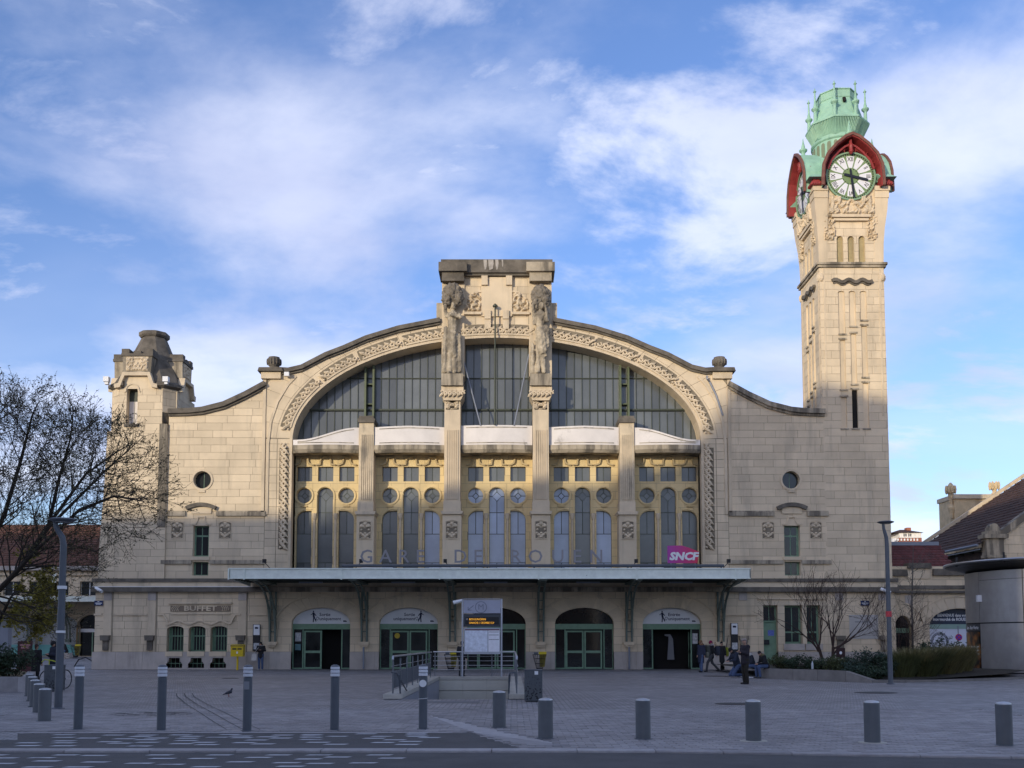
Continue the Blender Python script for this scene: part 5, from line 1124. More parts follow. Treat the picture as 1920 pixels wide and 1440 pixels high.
def perforated_bin(loc, lab, rot=0):
    t = thing('perforated_bin', lab, 'bin', (*loc, 0), 'perforated steel bins'); x, y = loc; r = .25; h = .88
    m = MB(); m.box(x-r, x+r, y-r, y+r, .03, h); m.obj('body', M('bin_steel', (.075, .085, .095), .45, nv=.15, ns=6), t)
    MB().box(x-r-.015, x+r+.015, y-r-.015, y+r+.015, h, h+.025).obj('rim', STEEL, t); MB().box(x-r+.05, x+r-.05, y-r+.05, y+r-.05, 0, .03).obj('foot', BLACK, t)
    rd = random.Random(2); m = MB()
    for _ in range(70):
        z = .07+.63*rd.random()**1.15; rr = .008+.026*max(0, (.72-z))*rd.uniform(.5, 1.2); c = rd.uniform(-r+.03, r-.03)
        m.prism([(c+rr*cos(k*pi/3), z+rr*sin(k*pi/3)) for k in range(6)], FR((x, y-r, 0), (1, 0, 0), (0, -1, 0)), -.005, .002)
        m.prism([(c+rr*cos(k*pi/3), z+rr*sin(k*pi/3)) for k in range(6)], FR((x+(r if x < 0 else -r), y, 0), (0, 1, 0), (1 if x < 0 else -1, 0, 0)), -.005, .002)
    m.obj('perforation', BLACK, t)
    MB().prism(rect(.03, .13, .76, .86), FR((x, y-r, 0), (1, 0, 0), (0, -1, 0)), 0, .004).obj('sticker', WHITEP, t)
perforated_bin(G(1000, 1315), 'perforated dark steel bin at the right of the stairwell'); bx, by = G(94, 1297); perforated_bin((bx, by+.3), 'perforated steel bin behind the left lamp post')
def wire_bin(x, y, lab, z=0):
    t = thing('wire_basket', lab, 'bin', (x, y, z), 'wire litter baskets'); m = MB()
    for k in range(20):
        a = 2*pi*k/20; m.tube([(x+.2*cos(a), y+.2*sin(a), z+.12), (x+.42*cos(a), y+.42*sin(a), z+.95)], .008, 4)
    for r_, z_ in ((.2, .12), (.28, .4), (.36, .7), (.42, .95)): m.tube([(x+r_*cos(2*pi*k/20), y+r_*sin(2*pi*k/20), z+z_) for k in range(20)], .014, 5, True)
    m.lathe([(.22, 0), (.2, .13)], (x, y, z), 12); m.obj('basket', BLACK, t)
    MB().rings([[(x+.04, y-.2, z+.2), (x+.3, y-.1, z+.2), (x+.25, y+.2, z+.2), (x, y+.1, z+.2)], [(x, y-.36, z+.95), (x+.4, y-.2, z+.95), (x+.36, y+.25, z+.95), (x, y+.2, z+.95)]]).obj('yellow_liner', M('yellow_bag', (.20, .16, .03), .5, nv=.3, ns=5), t)
    MB().box(x-.05, x+.42, y-.05, y+.02, z+.95, z+1.12).obj('yellow_plate', M('yellow_plate', (.6, .47, .02), .5), t)
    MB().box(x-.34, x-.1, y-.05, y+.02, z+.93, z+1.08).obj('grey_plate', STEEL, t)
wire_bin(U(845, 1240, 60.5)[0], 60.8, 'wire litter basket with yellow plate behind the stairwell railing'); wire_bin(U(1012, 1240, 60.5)[0], 60.8, 'wire litter basket with yellow plate right of the stairwell')
wire_bin(U(137, 1225, 84)[0], 84.5, 'yellow topped litter basket under the far left arcade', .42)
# yellow letterbox
x, y = U(446, 1240, F-1.2)[0], F-1.2; t = thing('letterbox', 'yellow post letterbox on a post by the station wall', 'letterbox', (x, y, 0)); YB = M('post_yellow', (.62, .44, .015), .4, nv=.06)
MB().box(x-.07, x+.03, y-.05, y+.05, 0, .85).obj('post', YB, t); b = MB().box(x-.39, x+.36, y-.22, y+.25, .82, 1.44).obj('box', YB, t)
m = MB(); m.rings([[(x-.42, y-.26, 1.44), (x+.4, y-.26, 1.44), (x+.4, y+.28, 1.44), (x-.42, y+.28, 1.44)], [(x-.4, y-.22, 1.54), (x+.36, y-.22, 1.54), (x+.36, y+.26, 1.56), (x-.4, y+.26, 1.56)]]); m.obj('lid', YB, b)
m = MB()
for a in (-.3, .02): m.box(x+a, x+a+.26, y-.226, y-.22, 1.24, 1.33)
m.obj('slot', BLACK, b); MB().box(x-.04, x+.05, y-.226, y-.22, 1.0, 1.13).obj('emblem', WHITEP, b); MB().box(x-.4, x+.38, y-.27, y-.262, 1.46, 1.5).obj('black_line', BLACK, b)
# ================================================================ METRO STAIRWELL
MT = thing('stairwell_parapet', 'pale stone stairwell parapet with grey steel railings in mid plaza', 'stairwell', (-1.7, SY0, 0))
TILEW = M('stair_wall_tile', (.50, .48, .41), .6, nv=.08, island=.04); ZT = .155
for (xa, xb, ya, yb) in ((SX0-.52, SX0+.02, SY0-.1, SY1+.3), (SX1-.02, SX1+.48, SY0-.1, SY1+.3)):
    n = 8
    for i in range(n): MB().box(xa, xb, ya+(yb-ya)*i/n+.005, ya+(yb-ya)*(i+1)/n-.005, .02, ZT).obj('coping_stone', GRANL, MT)
    MB().box(xa+.12, xb-.12, ya+.2, yb, .0, .03).obj('coping_bed', BLACK, MT)
n = 3
for i in range(n): MB().box(SX0+.03+(SX1-SX0-.06)*i/n+.004, SX0+.03+(SX1-SX0-.06)*(i+1)/n-.004, SY1-.03, SY1+.4, .02, ZT).obj('coping_stone', GRANL, MT)
MB().box(SX0, SX1, SY1+.05, SY1+.2, -5, .02).obj('back_wall', GRANL, MT)
for r in range(5):
    for c in range(3): xa = SX0+(SX1-SX0)*c/3; MB().box(xa+.006, xa+(SX1-SX0)/3-.006, SY1+.0, SY1+.05, -.45-.5*r, .03-.5*r-.012).obj('wall_tile', TILEW, MT)
m = MB(); m.box(SX0-.2, SX0, SY0, SY1+.2, -5, 0); m.box(SX1, SX1+.2, SY0, SY1+.2, -5, 0); m.obj('side_wall', M('stair_side', (.30, .31, .34), .7, nv=.1), MT)
m = MB()
for i in range(30): m.box(SX0, SX1, SY0+.3*i, SY0+.3*(i+1)+.01, -5, -.16*(i+1))
m.box(SX0, SX1, SY0+9, SY1+.1, -5.1, -4.8); m.obj('steps', GRAN, MT)
RAIL = M('railing_steel', (.16, .175, .19), .4, .4)
def railing(x, inn):
    ps = [SY0+.3+1.95*i for i in range(8)]
    for i, yy in enumerate(ps): MB().box(x-.02, x+.02, yy-.05, yy+.05, ZT, 1.18).obj('post', RAIL, MT)
    for ya_, yb_ in zip(ps[:-1], ps[1:]): MB().box(x-.006, x+.006, ya_+.08, yb_-.08, .3, .8).obj('mesh_panel', M('mesh_grey', (.10, .11, .125), .6), MT)
    m = MB(); m.tube([(x, ps[0]-.12, 1.15), (x, ps[0]-.05, 1.25), (x, ps[-1]+.5, 1.25)], .03, 8); m.obj('handrail', STEELL, MT)
    for z in (.45, .62, .79, .96): MB().tube([(x-.03*inn, ps[0]-.05, z), (x-.03*inn, ps[-1]+.5, z)], .013, 5).obj('rail_wire', STEELL, MT)
    m = MB(); m.tube([(x+inn*.25, SY0+2.6, .0), (x+inn*.2, SY0-.35, .72), (x+inn*.2, SY0-.4, .78), (x+inn*.05, SY0-.4, .8), (x+inn*.05, SY0+1.2, .8)], .025, 6); m.tube([(x+inn*.25, SY0+.5, -.5), (x+inn*.22, SY0-.1, .72)], .025, 6); m.obj('stair_handrail', STEEL, MT)
railing(SX0-.28, 1); railing(SX1+.22, -1)
m = MB(); m.tube([(SX0-.28, SY1+.2, 1.25), (SX1+.22, SY1+.2, 1.25)], .028, 8); m.obj('handrail', STEELL, MT)
for z in (.45, .65, .85, 1.05): MB().tube([(SX0-.28, SY1+.2, z), (SX1+.22, SY1+.2, z)], .012, 5).obj('rail_wire', STEELL, MT)
for x in (SX0-.2, SX0+.95, SX0+2.35, SX1+.2): MB().box(x-.02, x+.02, SY1+.17, SY1+.23, ZT, 1.25).obj('post', RAIL, MT)
# map and display panel on the back wall
FPn = FR((0, SY1-.02, 0), (1, 0, 0), (0, -1, 0)); xa, xb = U(867, 1200, SY1)[0], U(940.5, 1200, SY1)[0]; zt = U(900, 1122.5, SY1)[1]
IP = thing('metro_panel', 'tall steel panel with metro letter, amber display and city map above the stairwell', 'sign', ((xa+xb)/2, SY1, ZT))
ALU = M('panel_aluminium', (.40, .42, .46), .4, .5); m = MB()
for x in (xa, xb): m.prism(rect(x-.035, x+.035, ZT, zt), FPn, -.08, .0)
m.prism(rect(xa, xb, zt-.03, zt), FPn, -.08, 0); m.obj('frame', ALU, IP); zz_ = lambda py: U(900, py, SY1)[1]
hd = MB().prism(rect(xa+.05, xb-.05, zz_(1150), zt-.06), FPn, -.09, -.02).obj('header', M('header_grey', (.36, .37, .44), .5), IP)
MK = M('metro_mark', (.20, .21, .25), .6); xm = (xa+xb)/2-.05; zm = zz_(1138.5)
m = MB(); strip(m, [(xm+.25*cos(2*pi*k/28), zm+.25*sin(2*pi*k/28)) for k in range(28)], .035, FPn, -.02, -.015, closed=True); m.obj('ring_mark', MK, hd); text('M', .36, FPn, xm, zm, -.018, hd, MK, ext=.003)
m = MB(); strip(m, [(xa+.5, zm+.08), (xa+.25, zm-.12)], .04, FPn, -.02, -.016); strip(m, [(xa+.25, zm+.02), (xa+.25, zm-.13), (xa+.4, zm-.13)], .035, FPn, -.02, -.016); m.obj('arrow', MK, hd)
ds = MB().prism(rect(xa+.04, xb-.04, zz_(1175), zz_(1151.5)), FPn, -.09, -.03).obj('display', M('display_case', (.05, .055, .065), .4), IP)
MB().prism(rect(xa+.12, xb-.12, zz_(1171), zz_(1157)), FPn, -.03, -.026).obj('screen', BLACK, ds)
AMB = M('amber_led', (1.0, .45, .03), .5, emit=.55, nv=0)
text('BOULINGRIN', .125, FPn, xa+.3, zz_(1161.3), -.024, ds, AMB, ext=.002, align='LEFT'); text('DIMANCHE 11 DECEMBRE 15:29', .125, FPn, xa+.3, zz_(1168), -.024, ds, AMB, ext=.002, align='LEFT', sx=.63); text('M', .1, FPn, xa+.2, zz_(1161.3), -.024, ds, WHITEP, ext=.002)
mp = MB().prism(rect(xa+.06, xb-.06, zz_(1226.5), zz_(1177)), FPn, -.09, -.03).obj('map_case', ALU, IP)
MB().prism(rect(xa+.12, xa+1.12, zz_(1222), zz_(1182)), FPn, -.03, -.026).obj('map', M('city_map', (.68, .72, .80), .4, nv=.25, ns=7), mp)
MB().prism(rect(xa+1.16, xb-.1, zz_(1222), zz_(1182)), FPn, -.03, -.026).obj('timetable', M('paper_white', (.78, .78, .82), .4, nv=.08, ns=9), mp)
m = MB(); m.prism(rect(xa+.12, xb-.1, zz_(1182), zz_(1179.8)), FPn, -.03, -.025); m.obj('title_bar', M('maroon_bar', (.12, .02, .04), .5), mp)
m = MB()
for p in (1185.3, 1191, 1199.5): m.prism(rect(xa+1.18, xb-.12, zz_(p), zz_(p-.8)), FPn, -.026, -.024)
m.obj('printed_lines', BLACK, mp)
m = MB(); m.tube([FPn(xa-.42, zt-.18, -.1), FPn(xa-.1, zt-.1, -.1), FPn(xa, zt-.06, -.05)], [.09, .07, .04], 8); m.obj('panel_camera', WHITEP, IP)
# ================================================================ RIGHT ANNEX, GABLED HALL, FAR HOUSE, KIOSK
YA = F+1.6; RA = thing('arcade_annex', 'low stone arcade with red tiled roof right of the clock tower', 'building', (29, YA, 0))
FA = FR((0, YA, 0), (1, 0, 0), (0, -1, 0)); ux = lambda px, py: U(px, py, YA)[0]; uz = lambda py: U(1700, py, YA)[1]
xl, xr = 23.95, 36.0; a1 = (ux(1680, 1180)+ux(1706, 1180))/2; a2 = ux(1800, 1180)
H1 = [(a1-.55, .05), (a1+.55, .05), (a1+.55, 2.5)]+arc(a1, 2.5, .55, .9, 0, 180, 10)[1:]; H2 = [(a2-1.95, .05), (a2+1.95, .05), (a2+1.95, 2.75)]+arc(a2, 2.75, 1.95, 1.1, 0, 180, 14)[1:]
wall(RA, 'wall', rect(xl, xr, 0, uz(1062)), [H1, H2], FA, .475, 1.1, STONE, .5, store='ra')
for c, hw, zs, ri in ((a1, .55, 2.5, .9), (a2, 1.95, 2.75, 1.1)):
    for k in range(11):
        t0, t1 = 10+160*k/11+.5, 10+160*(k+1)/11-.5
        MB().prism([(c+(hw+.02)*cos(R(q)), zs+(ri+.02)*sin(R(q))) for q in (t0, t1)]+[(c+(hw+.75)*cos(R(q)), zs+(ri+.72)*sin(R(q))) for q in (t1, t0)], FA, 0, .05).obj('voussoir', STONE, RA)
    m = MB(); strip(m, [(c+(hw+.8)*cos(R(q)), zs+(ri+.78)*sin(R(q))) for q in range(170, 9, -10)], .09, FA, 0, .1); m.obj('hood_mould', STONE2, RA)
m = MB(); m.prism(rect(xl, xr, uz(1105), uz(1098)), FA, -.2, .3); m.prism(rect(xl, xr, uz(1112), uz(1108)), FA, -.2, .34); m.obj('cornice', STONED, RA)
MB().prism(rect(xl+.02, xr, uz(1108), uz(1105)), FA, -.2, .2).obj('cornice_band', STONE2, RA)
for xa_, xb_, za, zb in ((xl, ux(1700, 1075), 1080, 1068), (ux(1700, 1075), ux(1745, 1075), 1066, 1056), (ux(1747, 1075), xr, 1079, 1067)):
    m = MB(); m.prism([(xa_, uz(za)), (xb_, uz(za)), (xb_-.05, uz(zb)), (xa_+.05, uz(zb))], FA, -.6, .25); m.obj('parapet_coping', STONED, RA)
MB().prism(rect(ux(1701, 1075), ux(1744, 1075), uz(1085), uz(1066)), FA, -.4, .08).obj('parapet_block', STONE2, RA)
MB().prism(rect(ux(1702, 1120)-.2, ux(1702, 1120)+.25, 4.1, 4.7), FA, .03, .08).obj('pier_block', STONEG, RA)
def tiled(parent, x0, x1, ya, za, yb, zb, mat, rows, cols, name='roof'):          # roof slope built of overlapping tile rows
    dy, dz = (yb-ya)/rows, (zb-za)/rows; m = MB(); m.add([(x0, ya, za-.02), (x1, ya, za-.02), (x1, yb, zb-.02), (x0, yb, zb-.02)], [(0, 1, 2, 3)]); o = m.obj(name, mat, parent)
    m = MB(); w_ = (x1-x0)/cols; rr = random.Random(cols)
    for r in range(rows):
        for c in range(cols):
            x = x0+w_*(c+(r % 2)*.5); j_ = rr.uniform(-.012, .012)
            m.add([(x+.012, ya+dy*r-.02, za+dz*r+.055+j_), (x+w_-.012, ya+dy*r-.02, za+dz*r+.055+j_), (x+w_-.012, ya+dy*(r+1), za+dz*(r+1)+.02), (x+.012, ya+dy*(r+1), za+dz*(r+1)+.02), (x+.012, ya+dy*r-.02, za+dz*r), (x+w_-.012, ya+dy*r-.02, za+dz*r)], [(0, 1, 2, 3), (4, 5, 1, 0)])
    tag(m.obj('roof_tiles', mat, o), kind='stuff'); return o
zr0, yr1 = uz(1078), YA+3.4; zr1 = U(1720, 1022, yr1)[1]
ro = tiled(RA, xl+.0, 28.9, YA+.5, zr0, yr1, zr1, TILER, 12, 19)
MB().box(xl, 28.9, yr1-.1, yr1+.15, zr1-.03, zr1+.22).obj('zinc_ridge', ZINC, ro)
MB().box(xl+.02, xr-1, YA+.6, yr1, .02, zr0).obj('core', STONE2, RA)
# shop windows of the annex
MB().prism([(a1-.55, .05), (a1+.55, .05), (a1+.55, 2.5)]+arc(a1, 2.5, .55, .9, 0, 180, 10)[1:], FA, -.48, -.42).obj('dark_doorway', DK, RA); MB().prism(rect(a1-.55, a1+.55, 2.3, 2.6), FA, -.42, -.38).obj('transom_beam', GREEN, RA)
sw = MB().prism(H2, FA, -.48, -.42).obj('shop_window', M('navy_glass', (.03, .04, .07), .15), RA); MB().prism(rect(a2-1.95, a2+1.95, 2.55, 2.85), FA, -.42, -.38).obj('transom_beam', M('pale_green', (.25, .36, .31), .5), sw)
MB().prism(rect(a2-1.95, a2+1.95, .1, 2.55), FA, -.42, -.4).obj('white_film', M('window_film', (.62, .64, .72), .5, nv=.04), sw)
m = MB(); strip(m, [(a2-1.15+.5*cos(2*pi*k/24), 1.75+.5*sin(2*pi*k/24)) for k in range(24)], .16, FA, -.4, -.395, closed=True); m.tube([FA(a2-1.4, 1.6, -.39), FA(a2-1.15, 1.8, -.39), FA(a2-.95, 1.75, -.39)], .04, 4); m.obj('ring_print', M('grey_print', (.2, .21, .25), .6, nv=.6, ns=12), sw)
text('BIENVENUE dans votre', .26, FA, a2-1.25, 3.42, -.4, sw, WHITEP, ext=.004, align='LEFT', sx=.8, bold=.005); text('Intermarché de ROUEN', .27, FA, a2-1.55, 3.16, -.4, sw, WHITEP, ext=.004, align='LEFT', sx=.85, bold=.008)
emit_blocks('ra', 250)
# gabled hall with the big brown roof
GH = thing('gabled_hall', 'stone gabled building with a large brown tiled roof at the right', 'building', (44, 71, 0)); XE, YN, YF2, ZE, SLP = 34.0, 71.0, 85.5, 9.0, .66; XR = 46.0; ZR = ZE+(XR-XE)*SLP
FG = FR((0, YN, 0), (1, 0, 0), (0, -1, 0))
wall(GH, 'gable_wall', [(XE+.05, 0), (2*XR-XE-.6, 0), (2*XR-XE-.6, ZE), (XR, ZR+.3), (XE+.05, ZE-.4)], [], FG, .62, 1.3, STONE, .5, store='gh', proud=.03); emit_blocks('gh', 250)
m = MB(); strip(m, [(XE+.6, ZE+.15), (XR, ZR+.5), (2*XR-XE-.6, ZE+.15)], .45, FG, -.5, .25); m.obj('gable_coping', STONEM, GH)
m = MB(); cx = XE+.45; m.prism(rect(cx-.62, cx+.62, 7.9, 9.1), FG, -.4, .35); m.prism(rect(cx-.85, cx+.85, 9.1, 9.38), FG, -.5, .6); m.prism(rect(cx-.6, cx+.6, 9.38, 9.62), FG, -.4, .4); m.prism(rect(cx-.4, cx+.4, 9.62, 9.9), FG, -.3, .3); m.prism(arc(cx, 9.9, .32, .28, 0, 180, 8), FG, -.3, .3); m.prism(rect(cx-.7, cx+.7, 7.7, 7.9), FG, -.4, .5); m.obj('corner_pinnacle', STONEM, GH)
m = MB(); m.prism(rect(XE+4.6, XE+9, 7.0, 7.3), FG, 0, .4); m.obj('window_hood', STONED, GH)
rows = 26; m = MB(); m.add([(XE-.5, YN, ZE-.33), (XR, YN, ZR), (XR, YF2, ZR), (XE-.5, YF2, ZE-.33)], [(0, 1, 2, 3)]); m.add([(2*XR-XE, YN, ZE), (XR, YN, ZR), (XR, YF2, ZR), (2*XR-XE, YF2, ZE)], [(3, 2, 1, 0)]); rf = m.obj('roof', TILE, GH); m = MB(); rr = random.Random(8)
for r in range(rows):
    xa_, xb_ = XE-.5+(XR-XE+.5)*r/rows, XE-.5+(XR-XE+.5)*(r+1)/rows; za, zb = ZE-.33+(xa_-XE+.5)*SLP, ZE-.33+(xb_-XE+.5)*SLP; c = 44; w_ = (YF2-YN)/c
    for k in range(c):
        y = YN+w_*(k+(r % 2)*.5)-.1; j_ = rr.uniform(-.02, .02)
        m.add([(xa_-.03, y+.015, za+.09+j_), (xa_-.03, y+w_-.015, za+.09+j_), (xb_, y+w_-.015, zb+.03), (xb_, y+.015, zb+.03), (xa_-.03, y+.015, za), (xa_-.03, y+w_-.015, za)], [(0, 3, 2, 1), (4, 0, 1, 5)])
tag(m.obj('roof_tiles', TILE, rf), kind='stuff')
m = MB(); m.tube([(XE-.6, YN+.1, ZE-.35), (XE-.6, YF2, ZE-.35)], .1, 6); m.tube([(XE-.45, YN+.1, ZE-.65), (XE-.45, YF2, ZE-.65)], .05, 5); m.obj('gutter', ZINC, rf)
m = MB(); m.add([(XE-.6, YF2, ZE-.35), (XR, YF2, ZR+.1), (XR, YF2+.3, ZR+.1), (XE-.6, YF2+.3, ZE-.35), (XE-.6, YF2, ZE), (XR, YF2, ZR+.42), (XR, YF2+.3, ZR+.42), (XE-.6, YF2+.3, ZE)], [(0, 1, 5, 4), (4, 5, 6, 7), (0, 4, 7, 3), (3, 7, 6, 2)]); m.obj('verge_coping', STONE2, GH)
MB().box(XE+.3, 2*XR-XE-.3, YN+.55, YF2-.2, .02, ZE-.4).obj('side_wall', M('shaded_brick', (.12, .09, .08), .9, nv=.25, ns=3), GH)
for k in range(9): MB().box(XE-.35, XE+.3, YN+1.0+1.6*k, YN+1.2+1.6*k, ZE-.75, ZE-.5).obj('eave_bracket', GREEND, GH)
# carved posts beyond the roof
SUNST = M('golden_limestone', (.62, .48, .29), .85, nv=.2, ns=2, streak=.5, sc_=(.3, .15, .06))
PT = thing('carved_parapet', 'pale parapet with two ornate carved posts behind the brown roof', 'building', (42, 92, 0)); YP = 92
for px, pt, pb in ((1782, 905, 962), (1864, 905, 925)):
    x, z1_ = U(px, pt, YP); z0_ = U(px, pb, YP)[1]-.5; h = z1_-z0_
    m = MB(); m.lathe([(.16, 0), (.2, h*.15), (.34, h*.3), (.18, h*.4), (.2, h*.55), (.26, h*.68), (.42, h*.78), (.36, h*.88), (.2, h*.95), (.06, h)], (x, YP, z0_), 10)
    for k in range(8): m.ball((x+.4*cos(k*pi/4), YP+.4*sin(k*pi/4), z0_+h*.8), .15, .15, .42, n=6, m=4)
    m.obj('carved_post', SUNST, PT)
xa_, z1_ = U(1786, 928, YP); xb_ = U(1880, 928, YP)[0]; MB().box(xa_, xb_+6, YP-.3, YP+3, 0.02, z1_-.4).obj('parapet_wall', SUNST, PT); MB().box(xa_-.1, xb_+6, YP-.5, YP+3.2, z1_-.4, z1_).obj('parapet_cap', STONE2, PT)
# far house on the hill
m = MB(); n = 24; rs = []
for i in range(n+1):
    x = 60+200*i/n; h = 26+8*sin(i*.35)-abs(i-9)*1.0
    rs.append([(x, 230, -.2), (x, 300, h*.85), (x, 420, h+6), (x, 520, -.2)])
m.rings(rs); tag(m.obj('hill', M('hill_green', (.05, .065, .035), .95, nv=.4, ns=.08)), kind='structure')
YH = 300; hx = lambda px: U(px, 1000, YH)[0]; hz = lambda py: U(1700, py, YH)[1]
FH = thing('hillside_house', 'distant white house with brown hipped roof and chimney beside the tower', 'house', (hx(1702), YH, hz(1030)))
MB().box(hx(1676), hx(1702), YH+1, YH+9, hz(1030), hz(1009)).obj('wing_wall', WHITEP, FH); b = MB().box(hx(1685), hx(1728), YH, YH+10, hz(1030), hz(1008)).obj('lower_wall', M('brick_red', (.28, .11, .07), .9, nv=.2, ns=.5), FH)
w2 = MB().box(hx(1686), hx(1727), YH-.2, YH+9, hz(1008.5), hz(999)).obj('upper_wall', M('house_white', (.75, .73, .68), .7), FH)
m = MB(); cx = (hx(1684)+hx(1729))/2; m.rings([[(hx(1672), YH-.8, hz(999)), (hx(1730), YH-.8, hz(999)), (hx(1730), YH+10, hz(999)), (hx(1672), YH+10, hz(999))], [(hx(1697), YH+4, hz(990.5)), (hx(1708), YH+4, hz(990.5)), (hx(1708), YH+5, hz(990.5)), (hx(1697), YH+5, hz(990.5))]]); ro = m.obj('roof', TILE, FH)
MB().box(hx(1708), hx(1716), YH+3, YH+5, hz(996), hz(987)).obj('chimney', M('brick_red', (.28, .11, .07), .9), ro)
for px in (1693.5, 1697, 1702.5, 1706): MB().box(hx(px), hx(px+2), YH-.26, YH-.18, hz(1006), hz(1000.5)).obj('window', GLASSD, w2)
for k in range(8): MB().box(hx(1676+6*k), hx(1678.5+6*k), YH-.3, YH+.2, hz(1014), hz(1010)).obj('baluster', WHITEP, b)
# metal kiosk
KX, KY, KR, KH = 27.75, 51.2, 4.0, 5.25
KI = thing('metal_kiosk', 'round brushed metal kiosk with dark overhanging disc roof at the right edge', 'kiosk', (KX, KY, 0))
KM = M('kiosk_panel_steel', (.34, .33, .32), .42, .5, nv=.12, ns=2.0, island=.05, bump=.06, bs=40)
def cpanel(a0, a1, z0, z1, r, th=.04, n=8):
    m = MB(); rs = []
    for i in range(n+1):
        a = R(a0+(a1-a0)*i/n); c, s = cos(a), sin(a); rs.append([(KX+(r+th)*c, KY+(r+th)*s, z0), (KX+(r+th)*c, KY+(r+th)*s, z1), (KX+r*c, KY+r*s, z1), (KX+r*c, KY+r*s, z0)])
    return m.rings(rs)
A0 = 180-10
for a0_, a1_ in ((A0-60, A0-24.6), (A0+18.6, A0+54), (A0+54.3, A0+90), (A0+90.3, A0+130)):
    for z0_, z1_ in ((.2, 2.62), (2.68, 4.8), (4.82, KH)): cpanel(a0_+.15, a1_-.15, z0_, z1_, KR).obj('cladding_panel', KM, KI)
cpanel(A0-24.4, A0+18.3, 2.68, KH, KR).obj('cladding_panel', KM, KI)
MB().lathe([(KR-.02, .0), (KR-.02, KH)], (KX, KY, 0), 64).obj('drum', BLACK, KI); MB().lathe([(KR+.12, 0), (KR+.12, .14)], (KX, KY, 0), 64).obj('plinth', GRAN, KI)
m = MB(); m.lathe([(KR-.3, KH), (KR+.6, KH+.28), (KR+1.0, KH+.36), (KR+1.0, KH+.5), (KR, KH+.56), (.5, KH+.7)], (KX, KY, 0), 72); m.obj('disc_roof', M('roof_dark_metal', (.05, .05, .052), .45, .4), KI)
m = MB(); m.tube([(KX+(KR+1.02)*cos(R(k*5)), KY+(KR+1.02)*sin(R(k*5)), KH+.44) for k in range(72)], .07, 6, True); m.obj('roof_rim', STEELL, KI)
for a in (A0+12, A0+48): MB().tube([(KX+(KR+.9)*cos(R(a)), KY+(KR+.9)*sin(R(a)), KH+.3), (KX+(KR+.9)*cos(R(a)), KY+(KR+.9)*sin(R(a)), KH+.8)], .05, 5).obj('roof_lug', BLACK, KI)
ps = cpanel(A0-24.4, A0+18.3, 2.25, 2.62, KR).obj('name_band', M('band_dark', (.05, .055, .06), .4), KI)
POST = bpy.data.materials.new('poster_print'); POST.use_nodes = True; t = POST.node_tree; g = N(t, 'ShaderNodeNewGeometry'); nz = N(t, 'ShaderNodeTexNoise', i_Scale=2.2, i_Detail=4); cr = N(t, 'ShaderNodeValToRGB')
cr.color_ramp.elements[0].color = (.012, .01, .008, 1); cr.color_ramp.elements[0].position = .42; cr.color_ramp.elements[1].color = (.35, .13, .03, 1); cr.color_ramp.elements[1].position = .62; e = cr.color_ramp.elements.new(.75); e.color = (.35, .3, .02, 1)
t.links.new(g.outputs['Position'], nz.inputs['Vector']); t.links.new(nz.outputs['Fac'], cr.inputs[0]); t.links.new(cr.outputs[0], t.nodes['Principled BSDF'].inputs['Base Color']); t.nodes['Principled BSDF'].inputs['Roughness'].default_value = .3
po = cpanel(A0-10, A0+17.3, .25, 2.2, KR, .05).obj('poster_case', POST, KI)
def curved_text(s, size, a_mid, z, mat, par, sx=1):
    fr = lambda u_, v_, d_: (KX+(KR+.06+d_)*cos(R(a_mid)+u_/(KR+.06)), KY+(KR+.06+d_)*sin(R(a_mid)+u_/(KR+.06)), v_)
    return text(s, size, fr, 0, z, 0, par, mat, ext=.004, sx=sx)
curved_text('LBRE', .62, A0+9, 1.25, M('poster_white', (.6, .58, .5), .5), po, .85); curved_text('Gare - Rue Verte', .27, A0+6, 2.43, WHITEP, ps, .8)
for a, z in ((A0+18.5, 3.9),): MB().box(KX+KR*cos(R(a))-.2, KX+KR*cos(R(a))+.1, KY+KR*sin(R(a))-.2, KY+KR*sin(R(a)), z-.17, z+.17).obj('call_box', WHITEP, KI)
# no parking sign
x, y = U(1798, 1230, 50)[0], 50.; t = thing('no_parking_sign', 'round blue and red no parking sign with white plates before the shop', 'sign', (x, y, 0)); FN = FR((x, y-.04, 0), (1, 0, 0), (0, -1, 0))
MB().tube([(x, y, 0), (x, y, 2.5)], .03, 6).obj('post', ZINC, t); z = U(1798, 1195, 50)[1]
MB().prism([(.17*cos(k*pi/12), z+.17*sin(k*pi/12)) for k in range(24)], FN, 0, .02).obj('disc', M('sign_red', (.5, .02, .03), .4), t); MB().prism([(.135*cos(k*pi/12), z+.135*sin(k*pi/12)) for k in range(24)], FN, .02, .024).obj('blue_field', M('sign_blue', (.04, .03, .35), .4), t)
m = MB(); [strip(m, [(-.11*k, z-.11), (.11*k, z+.11)], .035, FN, .024, .028) for k in (1, -1)]; m.obj('red_cross', M('sign_red', (.5, .02, .03), .4), t)
for z0_ in (z-.42, z-.66): MB().prism(rect(-.2, .2, z0_, z0_+.2), FN, 0, .02).obj('plate', WHITEP, t)
